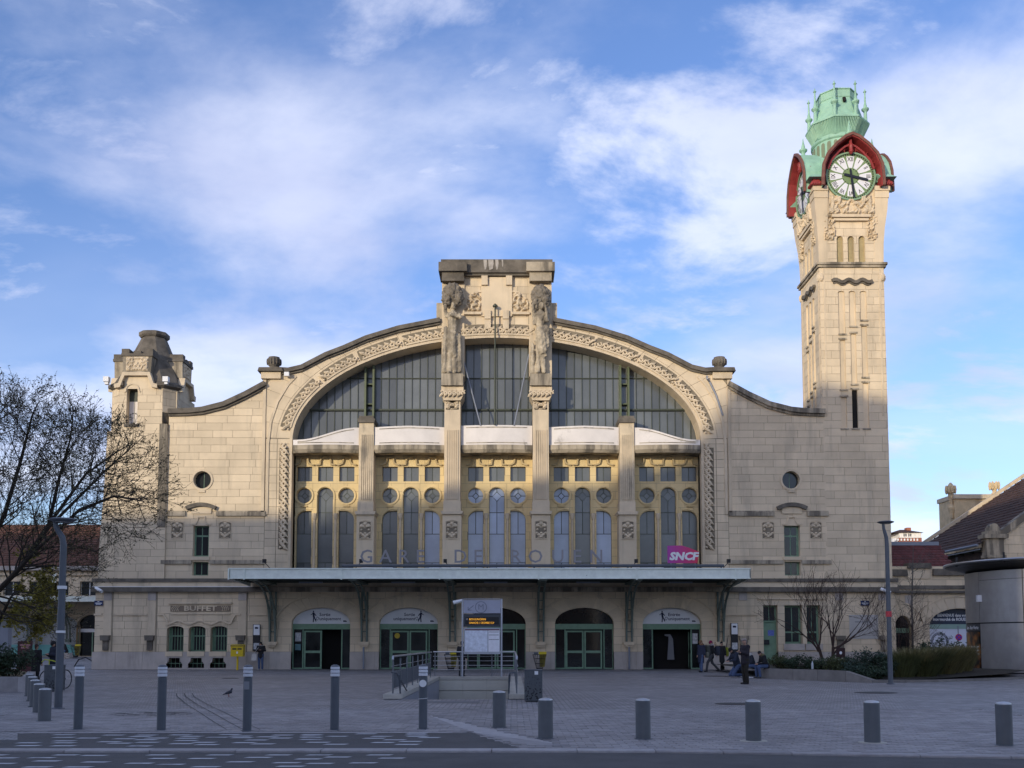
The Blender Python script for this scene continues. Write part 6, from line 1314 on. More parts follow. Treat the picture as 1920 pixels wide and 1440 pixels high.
# ================================================================ LEFT ANNEX
YL = 88.; LA = thing('left_annex', 'cream station annex with brown tiled roof behind the tree', 'building', (-42, YL, .45)); FL = FR((0, YL, 0), (1, 0, 0), (0, -1, 0)); lx_ = lambda px: U(px, 1100, YL)[0]; lz = lambda py: U(100, py, YL)[1]
xa_, xb_ = lx_(-90), lx_(205); hs = []
doors = [(lx_(172), 1.25), (lx_(110), 1.9), (lx_(30), 1.9), (lx_(-50), 1.9)]
for c, hw in doors: hs.append([(c-hw, .5), (c+hw, .5), (c+hw, 3.0)]+arc(c, 3.0, hw, 1.15, 0, 180, 10)[1:])
ws = [rect(lx_(p)-.75, lx_(p)+.75, lz(1117), lz(1090)) for p in (-20, 22, 71, 90, 113, 166)]
wall(LA, 'wall', rect(xa_, xb_, .3, lz(1068)), hs+ws, FL, .6, 1.3, STONE, .5, store='la')
for h in ws: window(LA, h, [rect(h[0][0], (h[0][0]+h[1][0])/2, h[0][1], h[2][1]), rect((h[0][0]+h[1][0])/2, h[1][0], h[0][1], h[2][1])], FL, .3, GLASSD, WHITEP, 'window', j=.05)
for i, h in enumerate(hs):
    MB().prism(h, FL, -.48, -.42).obj('shopfront', DK if i == 0 else M('pale_shutter', (.33, .36, .38), .6), LA)
    x0_, x1_ = h[0][0], h[1][0]; MB().prism(rect(x0_, x1_, 2.6, 2.9) if i == 0 else rect(x0_, x1_, .55, 1.5), FL, -.42, -.36).obj('sign_band', WHITEP if i == 0 else M('turquoise_panel', (.13, .37, .36), .5), LA)
    if i == 0:
        for xx in (x0_, (x0_+x1_)/2, x1_-.1): MB().prism(rect(xx, xx+.1, .5, 2.6), FL, -.42, -.36).obj('door_frame', GREEN, LA)
MB().prism(rect(xa_, xb_, lz(1070), lz(1062)), FL, -.3, .5).obj('cornice', STONEG, LA); MB().prism(rect(xa_, xb_, lz(1079), lz(1074)), FL, -.2, .2).obj('string_course', STONE2, LA)
yb_ = YL+7; ro = tiled(LA, xa_, xb_, YL+.1, lz(1063), yb_, U(100, 984, yb_)[1], M('rust_roof_tile', (.12, .055, .035), .85, nv=.35, ns=2, island=.25), 20, 46)
MB().box(xa_, xb_-.1, YL+.6, yb_, .3, lz(1066)).obj('core', STONE2, LA)
emit_blocks('la', 150)
yc = YL-4; cz0, cz1 = U(100, 1128, yc)[1], U(100, 1118, yc)[1]; xc0, xc1 = U(40, 1120, yc)[0], U(181, 1120, yc)[0]+.6
LC = thing('annex_canopy', 'pale blue green canopy over the annex arcade at the left', 'canopy', ((xc0+xc1)/2, YL, 0))
MB().box(xc0-9, xc1, yc, yc+.1, cz0, cz1).obj('fascia', CANOPY, LC); MB().box(xc0-9, xc1, yc+.1, YL-.02, cz1-.25, cz1-.12).obj('roof', GREEND, LC)
m = MB(); za, zb = U(60, 1084, YL-2.5)[1], U(60, 1098, YL-2.5)[1]; m.add([(U(98, 1090, 83)[0], 83, za+.1), (xc1-.4, 76, za-.25), (xc1-.4, 76, zb-.3), (U(98, 1090, 83)[0], 83, zb+.05)], [(0, 1, 2, 3)]); m.add([(U(98, 1090, 83)[0], 83.1, za+.1), (xc1-.4, 76.1, za-.25), (xc1-.4, 76.1, zb-.3), (U(98, 1090, 83)[0], 83.1, zb+.05)], [(3, 2, 1, 0)]); m.obj('side_fascia', CANOPY, LC)
for px in (133, 60):
    x = lx_(px); m = MB()
    for dx in (-.15, .12): m.tube([FL(x+dx, 2.0, .15), FL(x+dx, 3.2, .3), FL(x+dx, 4.2, 1.1), FL(x+dx, 4.75, 3.6)], .09, 5)
    m.prism(rect(x-.2, x+.2, 1.7, 2.0), FL, 0, .4); m.obj('curved_bracket', GIR, LC)
# advertising stand and stone post near the planter
x = U(46, 1230, 55)[0]; t = thing('advertising_stand', 'dark red advertising board standing behind the left planter', 'sign', (x, 55, 0)); FV = FR((x, 55, 0), (1, 0, 0), (0, -1, 0))
MB().prism(rect(-.4, .4, .0, 1.75), FV, -.06, 0).obj('board', M('board_maroon', (.05, .012, .014), .5), t); m = MB(); m.prism(rect(-.28, .3, 1.5, 1.58), FV, 0, .01); m.prism(rect(-.2, .24, 1.35, 1.46), FV, 0, .01); m.obj('printed_lines', M('print_pink', (.4, .2, .2), .6), t)
t = tag(MB().box(-20.6, -19.95, 39.5, 39.8, 0, 2.25).obj('grey_cabinet', M('cabinet_grey', (.24, .25, .29), .6), None, (-20.3, 39.6, 0)), 'pale grey upright panel at the left picture edge', 'panel')
# planters
def planter(poly, z, lab, name, soilz, mat=GRAN):
    t = thing(name, lab, 'planter', (poly[0][0], poly[0][1], 0)); n = len(poly)
    for i in range(n-1):
        (xa, ya, ha), (xb, yb, hb) = poly[i], poly[i+1]; L_ = sqrt((xb-xa)**2+(yb-ya)**2); k = max(1, round(L_/1.35)); ux_, uy_ = (xb-xa)/L_, (yb-ya)/L_; nx, ny = -uy_*.3, ux_*.3
        for j in range(k):
            f0, f1 = (j+.006)/k, (j+1-.006)/k; p = (xa+(xb-xa)*f0, ya+(yb-ya)*f0); q = (xa+(xb-xa)*f1, ya+(yb-ya)*f1); h0, h1 = ha+(hb-ha)*f0, ha+(hb-ha)*f1
            m = MB(); m.rings([[(p[0], p[1], 0), (p[0], p[1], h0), (p[0]+nx, p[1]+ny, h0), (p[0]+nx, p[1]+ny, 0)], [(q[0], q[1], 0), (q[0], q[1], h1), (q[0]+nx, q[1]+ny, h1), (q[0]+nx, q[1]+ny, 0)]]); m.obj('edge_stone', mat, t)
    return t
rp = [(11.62, 47.2, .46), (11.9, 46.2, .46), (13.3, 43.6, .48), (14.1, 42.3, .46), (14.9, 41.4, .12), (18, 42.3, .1), (22.2, 44.8, .1), (24.3, 47.0, .1)]
planter(rp, .4, 'raised grey stone bed with shrubs in front of the right wing', 'planter_bed', .35, M('bed_stone', (.19, .175, .16), .8, nv=.2, ns=3, island=.1))
m = MB(); T = tri([(p[0], p[1]+.2) for p in rp]+[(24.2, 60), (12.1, 60)])
for q in T: m.add([(p[0], p[1], .10+.28*max(0, min(1, (p[1]-41.5)/6))) for p in q], [(0, 1, 2)])
SOIL = M('dark_soil', (.035, .03, .022), .95, nv=.4, ns=5); tag(m.obj('planting_soil', SOIL), kind='structure')
lp = [(-24, 33.9, .5), (-16.4, 33.9, .5), (-16.6, 34.6, .5), (-19.5, 41, .5)]
planter(lp, .5, 'raised grey stone bed under the tree at the left', 'planter_bed', .4)
m = MB(); m.add([(-24, 34.1, .42), (-16.6, 34.1, .42), (-19.7, 41, .42), (-24, 48, .42)], [(0, 1, 2, 3)]); tag(m.obj('planting_soil', M('leaf_litter_soil', (.13, .10, .045), .95, nv=.5, ns=9)), kind='structure')
# ================================================================ PLANTS
def leafmat(name, c): return M(name, c, .55, nv=.35, ns=1.3, island=.35, spec=.3)
def leaf(mb, p, d, l, wd, rr, curl=.2):
    d = Vector(d).normalized(); s = d.cross(Vector((rr.uniform(-1, 1), rr.uniform(-1, 1), rr.uniform(-.3, 1)))); s = s.normalized() if s.length > .01 else d.orthogonal().normalized(); nrm = d.cross(s); p = Vector(p)
    mb.add([p, p+d*l*.5+s*wd/2+nrm*curl*wd, p+d*l, p+d*l*.5-s*wd/2+nrm*curl*wd], [(0, 1, 2, 3)])
def shrub(loc, rx, ry, h, n, mat, lab, l=.09, wd=.05, name='shrub', seed=0, spiky=False):
    t = thing(name, lab, 'shrub', loc, 'planted shrubs'); rr = random.Random(seed); m = MB(); st_ = MB()
    for k in range(max(7, int(n/90))):
        a = rr.uniform(0, 2*pi); q = sqrt(rr.random()); tip = Vector((loc[0]+rx*q*cos(a), loc[1]+ry*q*sin(a), loc[2]+h*(1-.45*q*q)*rr.uniform(.75, 1.05))); b0 = Vector((loc[0]+rx*.3*q*cos(a), loc[1]+ry*.3*q*sin(a), loc[2])); mid = b0.lerp(tip, .5)+Vector((rr.uniform(-.08, .08), rr.uniform(-.08, .08), .05)); st_.tube([b0, mid, tip], [.014, .01, .005], 4)
        for j in range(90):
            f = rr.random()**.6; p = b0.lerp(mid, f*2) if f < .5 else mid.lerp(tip, f*2-1); p = p+Vector((rr.gauss(0, .09), rr.gauss(0, .09), rr.gauss(0, .06)))
            leaf(m, p, (rr.uniform(-1, 1), rr.uniform(-1, 1), rr.uniform(-.4, .9)), l*rr.uniform(.6, 1.3), wd*rr.uniform(.6, 1.3), rr)
    st_.obj('stems', M('stem_brown', (.05, .035, .022), .9), t); m.obj('foliage', mat, t)
DG, MG, BG = leafmat('dark_leaf', (.032, .055, .03)), leafmat('olive_leaf', (.06, .075, .03)), leafmat('bluish_leaf', (.035, .06, .042))
def bedz(y): return .10+.28*max(0, min(1, (y-41.5)/6))
S_ = [(1470, 1245, 47.6, .7, .8, MG, 'low rosebush at the left end of the bed by the seated people'), (1500, 1245, 46.6, .8, .75, DG, 'low green shrub in the bed under the left window'), (1530, 1245, 45.8, .8, .7, DG, 'low green shrub behind the plastic bottle'), (1562, 1250, 45, .8, .8, MG, 'low green shrub at the foot of the bare trees'), (1590, 1250, 44.4, .8, .85, MG, 'low green shrub below the small red notice'), (1622, 1255, 43.6, 1.1, 1.25, BG, 'tall bluish shrub left of the lamp post'), (1606, 1270, 43.0, .6, .6, BG, 'bluish leaved shrub at the sloping kerb'), (1650, 1262, 43.3, .9, 1.1, DG, 'dark shrub just left of the lamp post'), (1640, 1280, 42.4, .7, .5, DG, 'low trailing shrub at the kerb left of the lamp'), (1765, 1225, 49, 1.3, 1.75, DG, 'tall dark leafy shrub before the white shop window'), (1740, 1235, 48.5, .9, 1.4, DG, 'dark leafy shrub left of the white shop window')]
for i, (px, py, Y, r_, h, mt, lab) in enumerate(S_): shrub((U(px, py, Y)[0], Y, bedz(Y)), r_, r_*.8, h, 1500 if h < 1.2 else 2300, mt, lab, seed=i, l=.10, wd=.055)
shrub((U(18, 1250, 37)[0], 37, .44), 1.15, .9, 1.15, 2400, DG, 'dark green shrub in the left bed below the tree', seed=40, l=.11, wd=.06); shrub((U(-25, 1250, 37)[0], 37.2, .44), 1.0, .9, 1.3, 1800, DG, 'dark shrub at the left picture edge', seed=41, l=.11, wd=.06)
def grass(loc, r_, h, n, mat, lab, seed):
    t = thing('grass_clump', lab, 'grass', loc, 'ornamental grass clumps'); rr = random.Random(seed); m = MB()
    for _ in range(n):
        a = rr.uniform(0, 2*pi); q = sqrt(rr.random()); b0 = Vector((loc[0]+r_*.5*q*cos(a), loc[1]+r_*.5*q*sin(a), loc[2])); tip = b0+Vector((cos(a)*r_*rr.uniform(.2, .9), sin(a)*r_*rr.uniform(.2, .9), h*rr.uniform(.55, 1.1))); mid = b0.lerp(tip, .55)+Vector((0, 0, h*.18)); s = Vector((-sin(a), cos(a), 0))*.012
        m.add([b0-s, b0+s, mid+s*.8, mid-s*.8, tip], [(0, 1, 2, 3), (3, 2, 4)])
    m.obj('blades', mat, t)
GRS = leafmat('dry_grass', (.17, .15, .065)); GRS2 = leafmat('green_grass', (.085, .095, .038))
for i, (px, Y, r_, h, mt, lab) in enumerate(((1690, 43.6, 1.1, 1.1, GRS2, 'green grass clump touching the right lamp post'), (1715, 44.2, 1.2, 1.25, GRS, 'tawny grass clump, second right of the lamp post'), (1748, 45.2, 1.2, 1.2, GRS2, 'green grass clump below the dark tall shrub'), (1778, 46.2, 1.2, 1.2, GRS, 'tawny grass clump below the no parking sign'), (1802, 46.9, .95, 1.25, GRS, 'rightmost grass clump touching the kiosk'), (1730, 43.9, 1.1, .85, GRS2, 'low front grass clump in the middle of the bed'), (1768, 45.2, 1.0, .85, GRS, 'low front grass clump right of middle'))): grass((U(px, 1270, Y)[0], Y, bedz(Y)-.05), r_, h, 1500, mt, lab, i)
ENV = None
def grow(mb, lf, p, d, l, r_, depth, rr, lm, leafn, up=.12, spread=.55, minr=.006):
    if ENV and sum(((a-b)/c)**2 for a, b, c in zip(p, ENV[:3], ENV[3:])) > rr.uniform(.9, 1.35): return
    n = 3; pts = [Vector(p)]; d = Vector(d).normalized(); rs = [r_]
    if ENV and sum(((a-b)/c)**2 for a, b, c in zip(Vector(p)+d*l, ENV[:3], ENV[3:])) > rr.uniform(.85, 1.3): l *= .5; depth = min(depth, 1)
    for i in range(n):
        d = (d+Vector((rr.gauss(0, .13), rr.gauss(0, .13), rr.gauss(0, .1)+up*.35))).normalized(); pts.append(pts[-1]+d*l/n); rs.append(max(minr, r_*(1-.38*(i+1)/n)))
    mb.tube(pts, rs, 6 if r_ > .06 else (4 if r_ > .015 else 3))
    if depth <= 2 and lf is not None:
        for _ in range(leafn):
            i = rr.randrange(n); q = pts[i].lerp(pts[i+1], rr.random()); leaf(lf, q, (rr.uniform(-1, 1), rr.uniform(-1, 1), rr.uniform(-.6, .8)), lm*rr.uniform(.6, 1.3), lm*.55*rr.uniform(.6, 1.2), rr)
    if depth == 0: return
    k = rr.choice((2, 3, 3)) if depth > 1 else rr.choice((2, 3))
    for j in range(k):
        f = rr.uniform(.35, 1) if j else 1.; i = min(n-1, int(f*n)); q = pts[i].lerp(pts[i+1], f*n-i) if i < n else pts[-1]
        ax = d.orthogonal().normalized(); ax = Matrix.Rotation(rr.uniform(0, 2*pi), 3, d) @ ax; nd = (d+ax*rr.uniform(.4, 1.0)*spread*1.6+Vector((0, 0, up*.5))).normalized()
        grow(mb, lf, q, nd, l*rr.uniform(.66, .88), max(minr, rs[i]*rr.uniform(.5, .72)), depth-1, rr, lm, leafn, up, spread, minr)
BARK = M('dark_bark', (.035, .028, .022), .95, nv=.3, ns=6, bump=.4, bs=20)
ENV = (-21.5, 40, 6.2, 8.3, 5.5, 6.2)                                           # envelope of the crown
YT = 40.; tb = (U(-70, 1200, YT)[0], YT, .42)
TR = thing('street_tree', 'large thinly leaved tree reaching in from the left edge', 'tree', tb); rr = random.Random(5); br_ = MB(); lf = MB()
T_ = lambda px, py, Y: (U(px, py, Y)[0], Y, U(px, py, Y)[1])
limbs = [([tb, T_(-60, 1170, 40), T_(-40, 1130, 40)], [.22, .19, .16], False), ([T_(-40, 1130, 40), T_(0, 1105, 40), T_(42, 1060, 40), T_(90, 990, 39.6), T_(110, 900, 39.3), T_(130, 830, 39)], [.125, .115, .10, .08, .06, .04], True), ([T_(-40, 1130, 40), T_(-30, 1050, 40.5), T_(10, 960, 40.8), T_(40, 860, 41), T_(60, 780, 41)], [.12, .10, .085, .065, .04], True), ([T_(-5, 1108, 40), T_(70, 1030, 39), T_(150, 955, 38.2), T_(215, 930, 37.8), T_(270, 940, 37.6)], [.085, .07, .055, .04, .02], True), ([T_(40, 1062, 40), T_(90, 985, 41), T_(160, 890, 42), T_(215, 850, 42.5)], [.1, .08, .055, .03], True), ([T_(-30, 1050, 40.5), T_(-20, 930, 39.8), T_(-10, 820, 39.3), T_(0, 740, 39)], [.085, .07, .05, .03], True), ([T_(90, 990, 39.6), T_(150, 930, 40.5), T_(200, 880, 41), T_(245, 840, 41.2)], [.07, .055, .04, .02], True)]
for pts, rs, kids in limbs:
    br_.tube(pts, rs, 8)
    if not kids: continue
    P_ = [Vector(p) for p in pts]
    for i in range(1, len(P_)):
        for _ in range(7 if i > 1 else 2):
            f = rr.random(); q = P_[i-1].lerp(P_[i], f); d = (P_[i]-P_[i-1]).normalized(); ax = Matrix.Rotation(rr.uniform(0, 2*pi), 3, d) @ d.orthogonal(); grow(br_, lf, q, d*.8+ax*.9+Vector((.1, 0, .18)), rr.uniform(1.2, 1.75), max(.02, rs[i]*.4), 4, rr, .085, 3, .08, .6, .0055)
    grow(br_, lf, P_[-1], P_[-1]-P_[-2], 1.4, rs[-1], 4, rr, .075, 2, .1, .55, .0055)
br_.obj('trunk', BARK, TR); lf.obj('crown', leafmat('sparse_leaf', (.085, .075, .03)), TR)
ENV = None; lf = MB(); br_ = MB(); tb2 = (U(-20, 1200, 43)[0], 43, .44)                     # leafy lower tree behind the lamp
TR2 = thing('small_tree', 'small yellow green leafy tree behind the left lamp post', 'tree', tb2); br_.tube([tb2, T_(0, 1160, 43), T_(20, 1120, 43)], [.09, .07, .05], 7)
for q, d in ((T_(0, 1160, 43), (.9, -.2, .1)), (T_(10, 1140, 43), (.8, .2, .2)), (T_(20, 1120, 43), (.6, -.3, .4)), (T_(20, 1120, 43), (.3, .3, .7)), (T_(5, 1150, 43), (.2, -.6, .2)), (T_(20, 1120, 43), (1, 0, -.1)), (T_(10, 1135, 43), (-.5, -.2, .5)), (T_(15, 1130, 43), (.9, -.3, -.15)), (T_(0, 1150, 43), (.7, .4, 0))): grow(br_, lf, q, d, .85, .035, 4, rr, .16, 8, -.05, .6, .005)
br_.obj('trunk', BARK, TR2); lf.obj('crown', leafmat('autumn_leaf', (.22, .19, .03)), TR2)
STEM = M('reddish_bark', (.045, .026, .02), .9, nv=.25, ns=6)
for i, (px, py, Y, heads, lab) in enumerate(((1545, 1240, 47.5, ((-.5, .0, 1), (-.15, .2, 1), (.25, -.1, 1), (-.8, -.1, .8)), 'bare multi stemmed tree in the bed, left of two'), (1558, 1240, 47.2, ((.2, .1, 1), (.75, -.1, .9), (.45, .2, 1), (1.1, .0, .45), (-.2, .1, 1)), 'bare multi stemmed tree in the bed, right of two'))):
    b0 = Vector((U(px, py, Y)[0], Y, bedz(Y))); t = thing('bare_tree', lab, 'tree', tuple(b0), 'bare small trees'); m = MB(); rr = random.Random(60+i)
    k0 = b0+Vector((-.25 if i == 0 else .12, 0, 1.1)); m.tube([b0, b0.lerp(k0, .5)+Vector((.03, 0, 0)), k0], [.09, .075, .07], 7)
    for d in heads: grow(m, None, k0+Vector((0, 0, rr.uniform(-.4, .1))), d, 1.35, .045, 4, rr, .05, 0, .12, .42, .006)
    m.obj('branches', STEM, t)
b0 = Vector((U(1712, 1240, 50)[0], 50, .3)); t = thing('sapling', 'thin bare sapling standing before the arcade annex', 'tree', tuple(b0)); m = MB(); rr = random.Random(9); m.tube([b0, b0+Vector((.02, 0, 3.2)), b0+Vector((.18, 0, 6.2))], [.06, .045, .015], 6)
for k in range(34): z = rr.uniform(1.4, 5.2); a = rr.uniform(0, 2*pi); grow(m, None, b0+Vector((.03, 0, z)), (cos(a), sin(a), .5), rr.uniform(.4, .75), .014, 2, rr, .04, 0, .1, .6, .005)
m.obj('branches', M('grey_bark', (.09, .08, .07), .9), t)
b0 = Vector((U(1690, 1240, 49)[0], 49, .3)); t = thing('bare_shrub', 'upright bare twiggy shrub between the lamp and the sapling', 'shrub', tuple(b0)); m = MB()
for k in range(16): a = rr.uniform(0, 2*pi); grow(m, None, b0+Vector((.5*cos(a), .3*sin(a), 0)), (.25*cos(a), .25*sin(a), 1), rr.uniform(1.0, 1.6), .012, 3, rr, .04, 0, .15, .35, .0045)
m.obj('branches', STEM, t)
# bed notice and bottle
x, y = U(1576, 1225, 45)[0], 45.; t = thing('bed_notice', 'small dark red notice board among the shrubs', 'sign', (x, y, .3)); FN = FR((x, y, 0), (1, 0, 0), (0, -1, 0)); z = U(1576, 1224, 45)[1]
MB().prism(rect(-.2, .2, z-.22, z+.22), FN, 0, .03).obj('board', M('notice_dark', (.03, .008, .008), .5), t); MB().tube([(x, y+.02, .2), (x, y+.02, z)], .02, 5).obj('post', BLACK, t); MB().prism([(.06*cos(k*pi/8), z+.07*sin(k*pi/8)) for k in range(16)], FN, .03, .034).obj('symbol', WHITEP, t)
x, y = U(1524, 1250, 44.9)[0], 44.95; m = MB(); m.lathe([(.045, 0), (.05, .03), (.05, .2), (.035, .28), (.018, .32), (.02, .36)], (x, y, .475), 10); tag(m.obj('bottle', M('clear_plastic', (.5, .55, .58), .2), None, (x, y, .475)), 'clear plastic bottle standing on the stone bed edge', 'bottle')
# ================================================================ PEOPLE
SKIN = M('skin', (.42, .25, .18), .6, nv=.06)
def cloth(name, c): return M('cloth_'+name, c, .85, nv=.18, ns=9, bump=.3, bs=40)
BLK, NAVY, JEAN, GREYT, DKGR = cloth('black', (.014, .014, .016)), cloth('navy', (.022, .027, .05)), cloth('denim', (.06, .09, .17)), cloth('grey', (.06, .058, .06)), cloth('dark_green', (.02, .022, .014))
BLACKH = M('dark_hair', (.012, .009, .008), .6)
STAND = dict(hip=(0, 0, .95), chest=(0, 0, 1.32), neck=(0, .01, 1.48), head=(0, -.02, 1.63), sL=(.19, .01, 1.42), eL=(.25, .04, 1.14), hL=(.24, -.06, .90), sR=(-.19, .01, 1.42), eR=(-.25, .04, 1.14), hR=(-.24, -.06, .90), pL=(.09, 0, .93), kL=(.10, -.02, .50), aL=(.10, .02, .09), pR=(-.09, 0, .93), kR=(-.10, -.02, .50), aR=(-.10, .02, .09))
def person(loc, rot, lab, pose=None, coat=BLK, legs=JEAN, shoe=BLK, hair='short', haircol=None, coatlen=.78, scale=1., hood=None, bulk=1., hatmat=None):
    J = dict(STAND); J.update(pose or {}); cr, sr = cos(rot), sin(rot)
    def W(p): x, y, z = p[0]*scale, p[1]*scale, p[2]*scale; return Vector((loc[0]+x*cr-y*sr, loc[1]+x*sr+y*cr, loc[2]+z))
    V = {k: W(v) for k, v in J.items()}; s = scale
    t = thing('person', lab, 'person', tuple(loc)); hd = V['head']; fw = W((J['head'][0], J['head'][1]-.1, J['head'][2]))-hd; fw.normalize(); up = (hd-V['neck']).normalized(); rt = fw.cross(up).normalized()
    B = [(hd, (.078*s, .092*s, .115*s)), (V['neck']-up*.03, hd, .055*s, .05*s), (hd-up*.05+fw*.035, hd-up*.07+fw*.045, .05*s, .042*s), (hd+fw*.088-up*.01, hd+fw*.1-up*.03, .012*s, .016*s), (V['chest'], V['hip'], .12*s, .12*s)]
    for q in (-1, 1): B.append((hd+rt*q*.078*s-up*.005, hd+rt*q*.084*s-up*.03, .016*s, .012*s))
    for a in 'LR':
        S, E_, H_ = V['s'+a], V['e'+a], V['h'+a]; d = (H_-E_).normalized(); sd = d.cross(up).normalized() if abs(d.dot(up)) < .95 else rt
        B += [(S, E_, .05*s, .042*s), (E_, H_, .042*s, .028*s), (V['chest'], S, .09*s, .055*s), (H_, H_+d*.06*s, .03*s, .032*s)]
        for k, (o_, l) in enumerate(((-.027, .075), (-.009, .088), (.009, .085), (.027, .066))):      # four fingers, bent a little
            b0 = H_+d*.075*s+sd*o_*s; b1 = b0+d*l*.5*s; b2 = b1+(d*.7+fw*.5)*l*.5*s; B += [(b0, b1, .0095*s, .009*s), (b1, b2, .009*s, .008*s)]
        B.append((H_+sd*.028*s+d*.02*s, H_+sd*.055*s+d*.065*s+fw*.015, .011*s, .009*s))                  # thumb
        P_, K, A = V['p'+a], V['k'+a], V['a'+a]; B += [(P_, K, .07*s, .05*s), (K, A, .048*s, .035*s)]
    blob(B, 'body', SKIN, t, .017)
    hem = V['hip'].lerp(V['chest'], (coatlen-.95)/.37)
    C = [(V['chest'], V['hip'], .165*s*bulk, .15*s*bulk), (V['hip'], hem, .16*s*bulk, .17*s*bulk), (V['neck']-up*.05, V['chest'], .085*s, .15*s*bulk)]
    for q in (-1, 1): C += [(V['chest']+rt*q*.07, V['hip']+rt*q*.06, .13*s*bulk, .12*s*bulk), (V['hip']+rt*q*.06, hem+rt*q*.07, .12*s*bulk, .12*s*bulk)]
    for a in 'LR':
        S, E_, H_ = V['s'+a], V['e'+a], V['h'+a]; C += [(V['chest'], S, .12*s*bulk, .085*s*bulk), (S, E_, .078*s*bulk, .064*s*bulk), (E_, E_.lerp(H_, .93), .062*s*bulk, .048*s*bulk)]
    blob(C, 'coat', coat, t, .026, disp=.02, ds=.09)
    L_ = []
    for a in 'LR':
        P_, K, A = V['p'+a], V['k'+a], V['a'+a]; L_ += [(P_, K, .11*s, .085*s), (K, K.lerp(A, .97), .082*s, .072*s), (V['hip'], P_, .13*s, .11*s)]
    blob(L_, 'trousers', legs, t, .024, disp=.015, ds=.08)
    for a in 'LR':
        A = V['a'+a]; fz = Vector((fw.x, fw.y, 0)); fz = fz.normalized() if fz.length > .1 else Vector((sr, -cr, 0))
        if J['a'+a][2] > .3: fz = Vector((0, 0, -1))
        blob([(A-fz*.03-Vector((0, 0, .045*s)), A+fz*.15*s-Vector((0, 0, .055*s)), .045*s, .035*s), (A, A-Vector((0, 0, .04*s)), .045*s, .045*s)], 'shoe', shoe, t, .015)
    hc = haircol or BLACKH; m = []
    if hair == 'short': m = [(hd+up*.035-fw*.012, (.088*s, .098*s, .095*s)), (hd-fw*.04, hd-fw*.05-up*.05, .07*s, .05*s)]
    if hair == 'long': m = [(hd+up*.03-fw*.015, (.092*s, .1*s, .1*s)), (hd-fw*.05, hd-fw*.06-up*.2, .08*s, .07*s), (hd+rt*.07, hd+rt*.07-up*.2, .035*s, .04*s), (hd-rt*.07, hd-rt*.07-up*.2, .035*s, .04*s)]
    if m: blob(m, 'hair', hc, t, .016)
    if hair == 'beanie': blob([(hd+up*.045-fw*.01, (.096*s, .105*s, .095*s)), (hd+up*.0-fw*.03, hd+up*.0+fw*.03, .09*s, .088*s)], 'beanie', hatmat or BLK, t, .016)
    if hair == 'cap':
        blob([(hd+up*.065-fw*.01, (.1*s, .115*s, .06*s)), (hd+up*.05+fw*.06, hd+up*.04+fw*.13, .05*s, .035*s)], 'flat_cap', hatmat, t, .014); blob([(hd-fw*.03-up*.0, (.082*s, .07*s, .07*s))], 'hair', M('grey_hair', (.2, .19, .18), .8), t, .018)
    if hood: blob([(V['neck']-fw*.06+up*.03, (.13*s, .12*s, .09*s)), (V['neck']-fw*.08+rt*.08, V['neck']-fw*.08-rt*.08, .07*s, .07*s)], 'hood', hood, t, .02, disp=.03, ds=.05)
    e = MB()
    for q in (-1, 1): e.ball(hd+fw*.083*s+rt*q*.032*s+up*.012*s, .011*s, n=6, m=4)
    e.obj('eyes', BLACK, t); return t, V, fw, up, rt
def bag(c, rx, ry, rz, mat, lab, name='backpack', rot=0):
    t = thing(name, lab, 'bag', (c[0], c[1], c[2]-rz)); cr, sr = cos(rot), sin(rot); m = MB(); rs = []
    for j in range(9):
        a = -pi/2+pi*j/8; k = max(.35, abs(cos(a))**.35); z = rz*sin(a)
        rs.append([(c[0]+(rx*k*cr*cx_-ry*k*sr*cy_), c[1]+(rx*k*sr*cx_+ry*k*cr*cy_), c[2]+z) for cx_, cy_ in [(abs(cos(q))**.5*(1 if cos(q) > 0 else -1), abs(sin(q))**.5*(1 if sin(q) > 0 else -1)) for q in [2*pi*i/14 for i in range(14)]]])
    m.rings(rs); m.obj('pouch', mat, t, smooth=True)
    m = MB()
    for q in (-.6, .6): m.tube([(c[0]+(rx*q*cr+ry*1.0*sr), c[1]+(rx*q*sr-ry*1.0*cr), c[2]+rz*.9), (c[0]+(rx*q*cr+ry*1.7*sr), c[1]+(rx*q*sr-ry*1.7*cr), c[2]+rz*.55), (c[0]+(rx*q*cr+ry*1.0*sr), c[1]+(rx*q*sr-ry*1.0*cr), c[2]-rz*.6)], .014, 5)
    m.obj('strap', mat, t); return t
def at(px, py): x, y = G(px, py); return (x, y, 0)
PHONE = dict(eL=(.27, -.02, 1.17), hL=(.07, -.26, 1.22), eR=(-.27, -.02, 1.17), hR=(-.05, -.27, 1.22), head=(0, -.07, 1.61))
def phone(c, lab): tag(MB().box(c[0]-.04, c[0]+.04, c[1]-.07, c[1]+.07, c[2]-.006, c[2]+.006).obj('phone', BLACK, None, tuple(c)), lab, 'phone')
